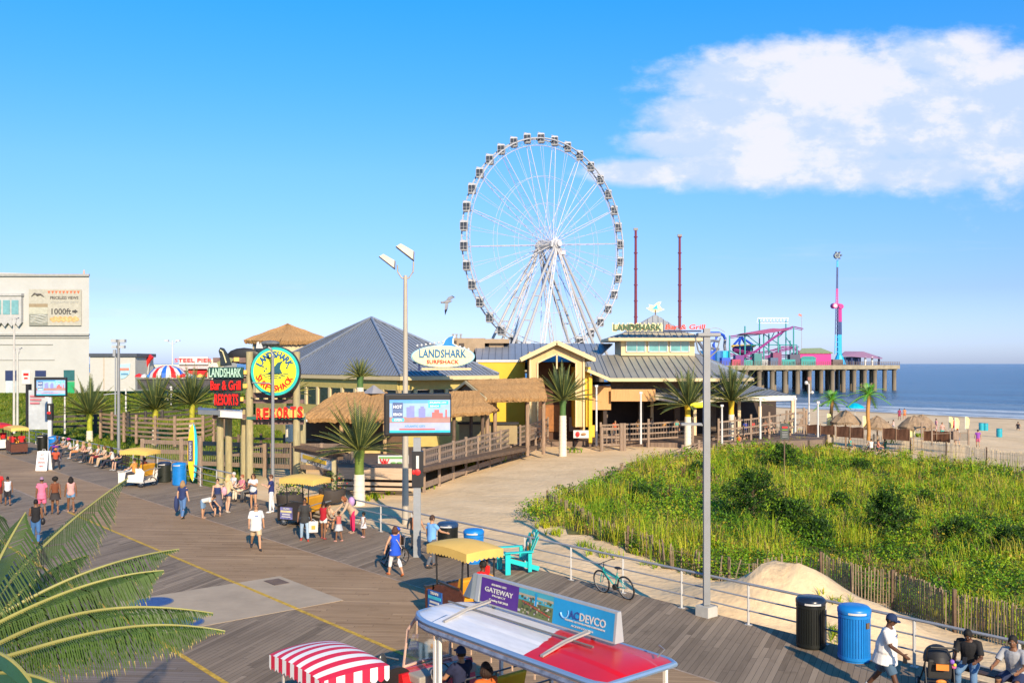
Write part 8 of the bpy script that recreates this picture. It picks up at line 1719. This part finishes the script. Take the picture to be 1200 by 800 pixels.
person('elderly man in a white shirt and dark trousers sitting on the bench by the gateway',(*vw(19.85,45.2)[:2],0),nv,1.72,'fair',((.60,.60,.58),'short'),((.05,.05,.06),'long'),('short',(.5,.48,.45)),legs=sL,arms=((30,20,40),(30,20,40)),seat=.45)
person('elderly person in a pink shirt and cream trousers sitting on the bench by the gateway',(*vw(19.85,44.2)[:2],0),nv,1.66,'fair',((.60,.20,.24),'short'),((.60,.52,.38),'long'),('short',(.30,.10,.04)),legs=sL,arms=((30,20,50,.5),(30,20,50,.5)),seat=.45,fat=1.05)
person('woman in a white top and navy shorts standing with folded arms and sunglasses',g(297,597),(-.1,-.99),1.72,'tan',((.55,.58,.62),'short'),(BLU,'hot'),('bob',(.05,.02,.012)),legs=((8,4,5),(-5,4,5)),arms=((28,8,92,.85),(28,8,88,.85)),female=True,shoes=(.3,.2,.15),glasses=True)
person('man in a navy polo shirt and white trousers standing sideways with arms folded',g(318,600),(-.9,-.25),1.76,'fair',((.02,.03,.13),'short'),((.70,.68,.66),'long'),('short',(.10,.04,.02)),legs=((6,4,4),(-6,4,4)),arms=((30,8,88,.7),(30,8,88,.7)),shoes=(.6,.6,.6))
person('child half hidden on the bench behind the man in white trousers',(*vw(19.8,43.4)[:2],0),nv,1.3,'brown',((.05,.05,.06),'short'),((.1,.1,.1),'long'),('short',(.01,.01,.01)),legs=sL,arms=((30,10,40),(30,10,40)),seat=.5)
# ---- walkers at the left ----
person('tall person in a pink top and pink knee shorts with a mauve cap walking away',g(49,603),(-.55,.83),1.74,'brown',((.62,.16,.26),'short'),((.62,.13,.24),'shorts'),('short',(.02,.015,.02)),legs=WALK(14,14),arms=((6,8,10),(-6,8,10)),female=True,hat=('cap',(.28,.18,.28)),fat=1.04)
person('woman with a round afro in a brown top and dark skirt walking away',g(64.5,602),(-.5,.85),1.70,'brown',((.16,.05,.02),'tank'),((.04,.03,.03),'hot'),('afro',(.012,.01,.008)),legs=WALK(12,12),arms=((6,10,10),(-6,10,10)),female=True,dress=((.035,.03,.03),.22))
person('woman with long black curls in a pale pink top and denim shorts walking away',g(83,600),(-.45,.88),1.70,'brown',((.55,.30,.28),'tank'),((.12,.25,.42),'hot'),('long',(.01,.008,.008)),legs=WALK(20,20),arms=((6,12,10),(-10,12,20)),female=True,shoes=(.4,.25,.2))
L_='person in a black top and blue jeans, nearest of the left walkers'
person(L_,g(42,637),(-.35,.93),1.72,'brown',((.012,.012,.014),'tank'),((.05,.14,.32),'long'),('short',(.01,.008,.008)),legs=WALK(12,12),arms=((8,12,70,.6),(2,10,12)),female=True)
q=MB(); pj=PJ[L_]; q.ell(pj['up']((.24,.02,-.05)),(.09,.11,.14),10); held('handbag','dark shoulder bag of the walker in the black top and jeans','bag',L_,q,BLACK,smooth='all')
person('child in a white vest and black shorts walking away at the far left',g(9,592),(-.5,.85),1.42,'brown',((.52,.54,.58),'tank'),((.02,.02,.025),'shorts'),('short',(.01,.008,.008)),legs=WALK(14,14),arms=((6,10,10),(-6,10,10)))
person('person in a red top cut by the left edge beside a child',g(-2,590),(-.5,.85),1.6,'brown',((.55,.03,.03),'short'),((.1,.02,.02),'shorts'),('short',(.01,.008,.008)))
# ---- seated crowd on the benches at the left ----
crowd=[(76.5,'person in purple leggings sitting farthest left on the crowded benches','dark',(.1,.1,.12),(.15,.03,.3),None),(74.6,'person in a grey top with a pale hat on the crowded benches','tan',(.3,.3,.3),(.1,.1,.12),('brim',(.5,.42,.3))),(73.0,'person in a dark top with the bright pink hat on the benches','tan',(.6,.6,.6),(.05,.05,.06),('brim',(.75,.03,.20))),(71.3,'person in a white T-shirt beside the pink hat on the benches','fair',(.66,.65,.63),(.5,.2,.08),None),
(69.6,'person in a peach top in the middle of the crowded benches','tan',(.6,.28,.22),(.05,.05,.06),None),(68.0,'person in a cream shirt leaning back on the crowded benches','fair',(.55,.5,.42),(.04,.04,.05),None),(66.4,'person in maroon shorts on the crowded benches','tan',(.5,.5,.48),(.18,.02,.03),None),(64.9,'person in a beige top and beige trousers on the benches','fair',(.5,.4,.28),(.45,.34,.22),None),(63.3,'person in a white top with a red bag on the crowded benches','tan',(.62,.6,.58),(.03,.03,.05),None),(61.8,'person in a black shirt nearest the white rolling chair on the benches','fair',(.02,.025,.04),(.02,.03,.06),None)]
random.seed(31)
for i,(w0,lab,sk_,tc_,bc_,ht) in enumerate(crowd):
    person(lab,(*vw(19.55,w0)[:2],0),(nv[0]+random.uniform(-.4,.4),nv[1]+random.uniform(-.4,.4)),1.7+.06*(i%3),sk_,(tc_,'short' if i%2 else 'tank'),(bc_,'long' if i%3 else 'shorts'),(('short','bob','long')[i%3],random.choice(((.02,.012,.01),(.12,.06,.03),(.35,.24,.12)))),legs=((86,80-14*(i%3),8),(86,70+10*(i%2),8)),arms=((30+10*(i%2),20,50),(30,20,40+10*(i%3))),seat=.46,lean=-4+6*(i%3),hat=ht,group='people sitting along the benches at the left',shoes=(.3,.3,.3) if i%2 else (.05,.05,.05))
person('woman with an orange headscarf sitting beside the white pavement sign',(*g(65,549)[:2],0),(.5,-.8),1.68,'dark',((.45,.08,.04),'short'),((.03,.03,.04),'long'),('short',(.02,.01,.01)),legs=((80,70,8),(84,80,8)),arms=((40,12,50),(40,12,50)),seat=.48,lean=10,hat=('brim',(.6,.22,.04)))
T=thing('folding_chair','small grey folding chair under the woman beside the pavement sign','chair',g(66,549)); q=MB(); q.box((0,0,.46),(.44,.42,.03)); q.build('seat',M((.12,.12,.16),.7),T); q=MB(); q.box((.0,.22,.72),(.44,.03,.4)); q.build('backrest',M((.12,.12,.16),.7),T)
for sx in (-.2,.2):
    for sy in (-.18,.18): q=MB(); q.bar((sx,sy,0),(sx,-sy*.4,.46),.025); q.build('leg',STEEL,T)
# riders of the rolling chairs and the tram
def rider(lab,vw_,fd,tc_,sk_='tan',hairk=('short',(.02,.012,.01)),seat=.72,hat=None,bot=(.05,.05,.06)): person(lab,(*vw(*vw_)[:2],0),fd,1.7,sk_,(tc_,'short'),(bot,'long'),hairk,legs=((84,76,6),(84,80,6)),arms=((34,14,40),(30,14,50)),seat=seat,hat=hat)
rider('rider in a dark red top in the white rolling chair',(18.1,53.1),(-1,.2),(.16,.02,.02),'brown'); rider('rider in an orange top in the white rolling chair',(17.5,52.9),(-1,.2),(.6,.25,.06))
for k,(v0,w0,c,lab) in enumerate(((17.5,78.2,(.6,.02,.02),'rider in bright red nearer the rail in the far brown rolling chair'),(16.9,78.4,(.55,.03,.03),'rider in red at the near side of the far brown rolling chair'),(17.2,82.8,(.6,.02,.02),'rider in red under the far red canopy'),(16.2,86.2,(.65,.5,.05),'rider in yellow under the leftmost red canopy'))): rider(lab,(v0,w0),nw,c,'brown')
rider('tram driver in a navy shirt at the wheel',(9.95,13.15),w_,(.015,.02,.06),'tan',('short',(.02,.015,.01)),.96,hat=('cap',(.02,.05,.14)))
rider('tram passenger in an orange top behind the driver',(9.75,12.2),w_,(.55,.12,.02),'brown',('bob',(.03,.015,.01)),.96)
person('chair pusher in a dark shirt behind the striped canopy, mostly below the picture',(*vw(7.5,11.9)[:2],0),w_,1.75,'brown',((.05,.05,.06),'short'),((.05,.05,.06),'long'))
# terrace and beach people
def tp(px_,py_,Yd,lab,sk_,tc_,bc_,pose='stand',fd=(0,-1),h=1.7,zoff=None,**k):
    p=at(px_,py_,Yd); z=gz(p.x,Yd) if zoff is None else zoff
    if pose=='stand': person(lab,(p.x,Yd,z),fd,h,sk_,(tc_,'short'),(bc_,'shorts'),legs=WALK(12,12),arms=((10,14,30),(-6,14,20)),**k)
    else: person(lab,(p.x,Yd,z),fd,h,sk_,(tc_,'tank'),(bc_,'shorts'),legs=((84,60,8),(80,70,8)),arms=((30,14,40),(30,14,40)),seat=k.pop('seat',.45),**k)
tp(721,495,79.5,'person in an orange top standing at the verandah rail beside the doorway','tan',(.60,.10,.03),(.05,.05,.06),zoff=.35)
for k,(x_,y_,Yd,c,lab) in enumerate(((748,490,83,(.55,.25,.06),'diner in orange at the left of the verandah'),(763,490,84,(.5,.35,.25),'fair haired diner beside the cream verandah post'),(778,490,82,(.6,.3,.08),'diner in an orange top in the middle of the verandah'),(793,490,83,(.1,.4,.35),'diner in a green top behind the second palm'),(874,488,80.5,(.02,.05,.35),'man in a blue shirt standing under the right verandah roof'),(882,487,81,(.5,.03,.03),'diner in red under the right verandah roof'),(897,489,81.5,(.3,.1,.05),'diner in a rust top under the right verandah roof'),(903,490,82,(.5,.4,.3),'diner in a pale top at the right end of the verandah'))): tp(x_,y_,Yd,lab,('tan','fair','brown')[k%3],c,(.05,.05,.07),'stand' if k==4 else 'sit',zoff=.33,seat=.75)
for x_,Yd,lab,c1,c2,sk_,fd in ((1122,90,'beach walker in a grey shirt and blue shorts with a cap','x',(.05,.15,.4),'tan',(0,1)),(1146,89,'beach walker in a purple top and pink shorts','y',(.5,.12,.2),'tan',(.3,.9)),(1104,101,'person in green shorts standing on the sand left of the flags','z',(.05,.35,.3),'tan',(.2,-1)),(1117,112,'distant person in red beside the feather flags','w',(.3,.05,.05),'tan',(0,1)),(1054,140,'distant bather in a maroon top near the water','v',(.3,.04,.08),'brown',(0,1)),(1060,142,'distant bather in an orange top near the water','u',(.5,.15,.05),'tan',(0,1)),(1097,110,'distant sunbather in pink walking near the parasols','t',(.5,.3,.3),'fair',(1,0))):
    col={'x':(.45,.43,.42),'y':(.25,.06,.35),'z':(.5,.3,.25),'w':(.6,.05,.05),'v':(.25,.03,.08),'u':(.5,.2,.08),'t':(.6,.25,.3)}[c1]; tp(x_,520,Yd,lab,sk_,col,c2,'stand',fd,hat=('cap',(.5,.06,.03)) if c1=='x' else None)
for x_,Yd,lab,c in ((1021,84.5,'sitter in white under the middle parasol','a'),(1029,84,'sitter in red and white under the middle parasol','b'),(1037,85,'sitter in dark green under the middle parasol','c'),(996,85,'sitter in a teal top under the left parasol','d'),(1193,120,'sitter in black on the open sand near the right edge','e'),(1033,112,'sitter in bright red on the sand behind the taller palm','f'),(1041,113,'sitter in orange on the sand behind the taller palm','g'),(1047,118,'sitter in a pale top on the sand near the water','h'),(956,86,'sitter in a rust top left of the first beach palm','i'),(866,79,'person in an orange top crouching below the right railing','j')):
    col={'a':(.6,.6,.6),'b':(.6,.2,.18),'c':(.03,.12,.08),'d':(.02,.3,.28),'e':(.02,.02,.025),'f':(.7,.02,.03),'g':(.6,.2,.05),'h':(.5,.4,.38),'i':(.35,.12,.06),'j':(.6,.15,.04)}[c]; tp(x_,510,Yd,lab,'tan',col,(.1,.1,.15),'sit',(random.uniform(-1,1),random.uniform(-1,1)),seat=.22)
# finalise remeshed bodies and clothes
dg=bpy.context.evaluated_depsgraph_get(); dg.update(); new=[]
for o in PEND: new.append((o,bpy.data.meshes.new_from_object(o.evaluated_get(dg))))
for o,me in new:
    o.modifiers.clear(); o.data=me; me.polygons.foreach_set('use_smooth',[True]*len(me.polygons))
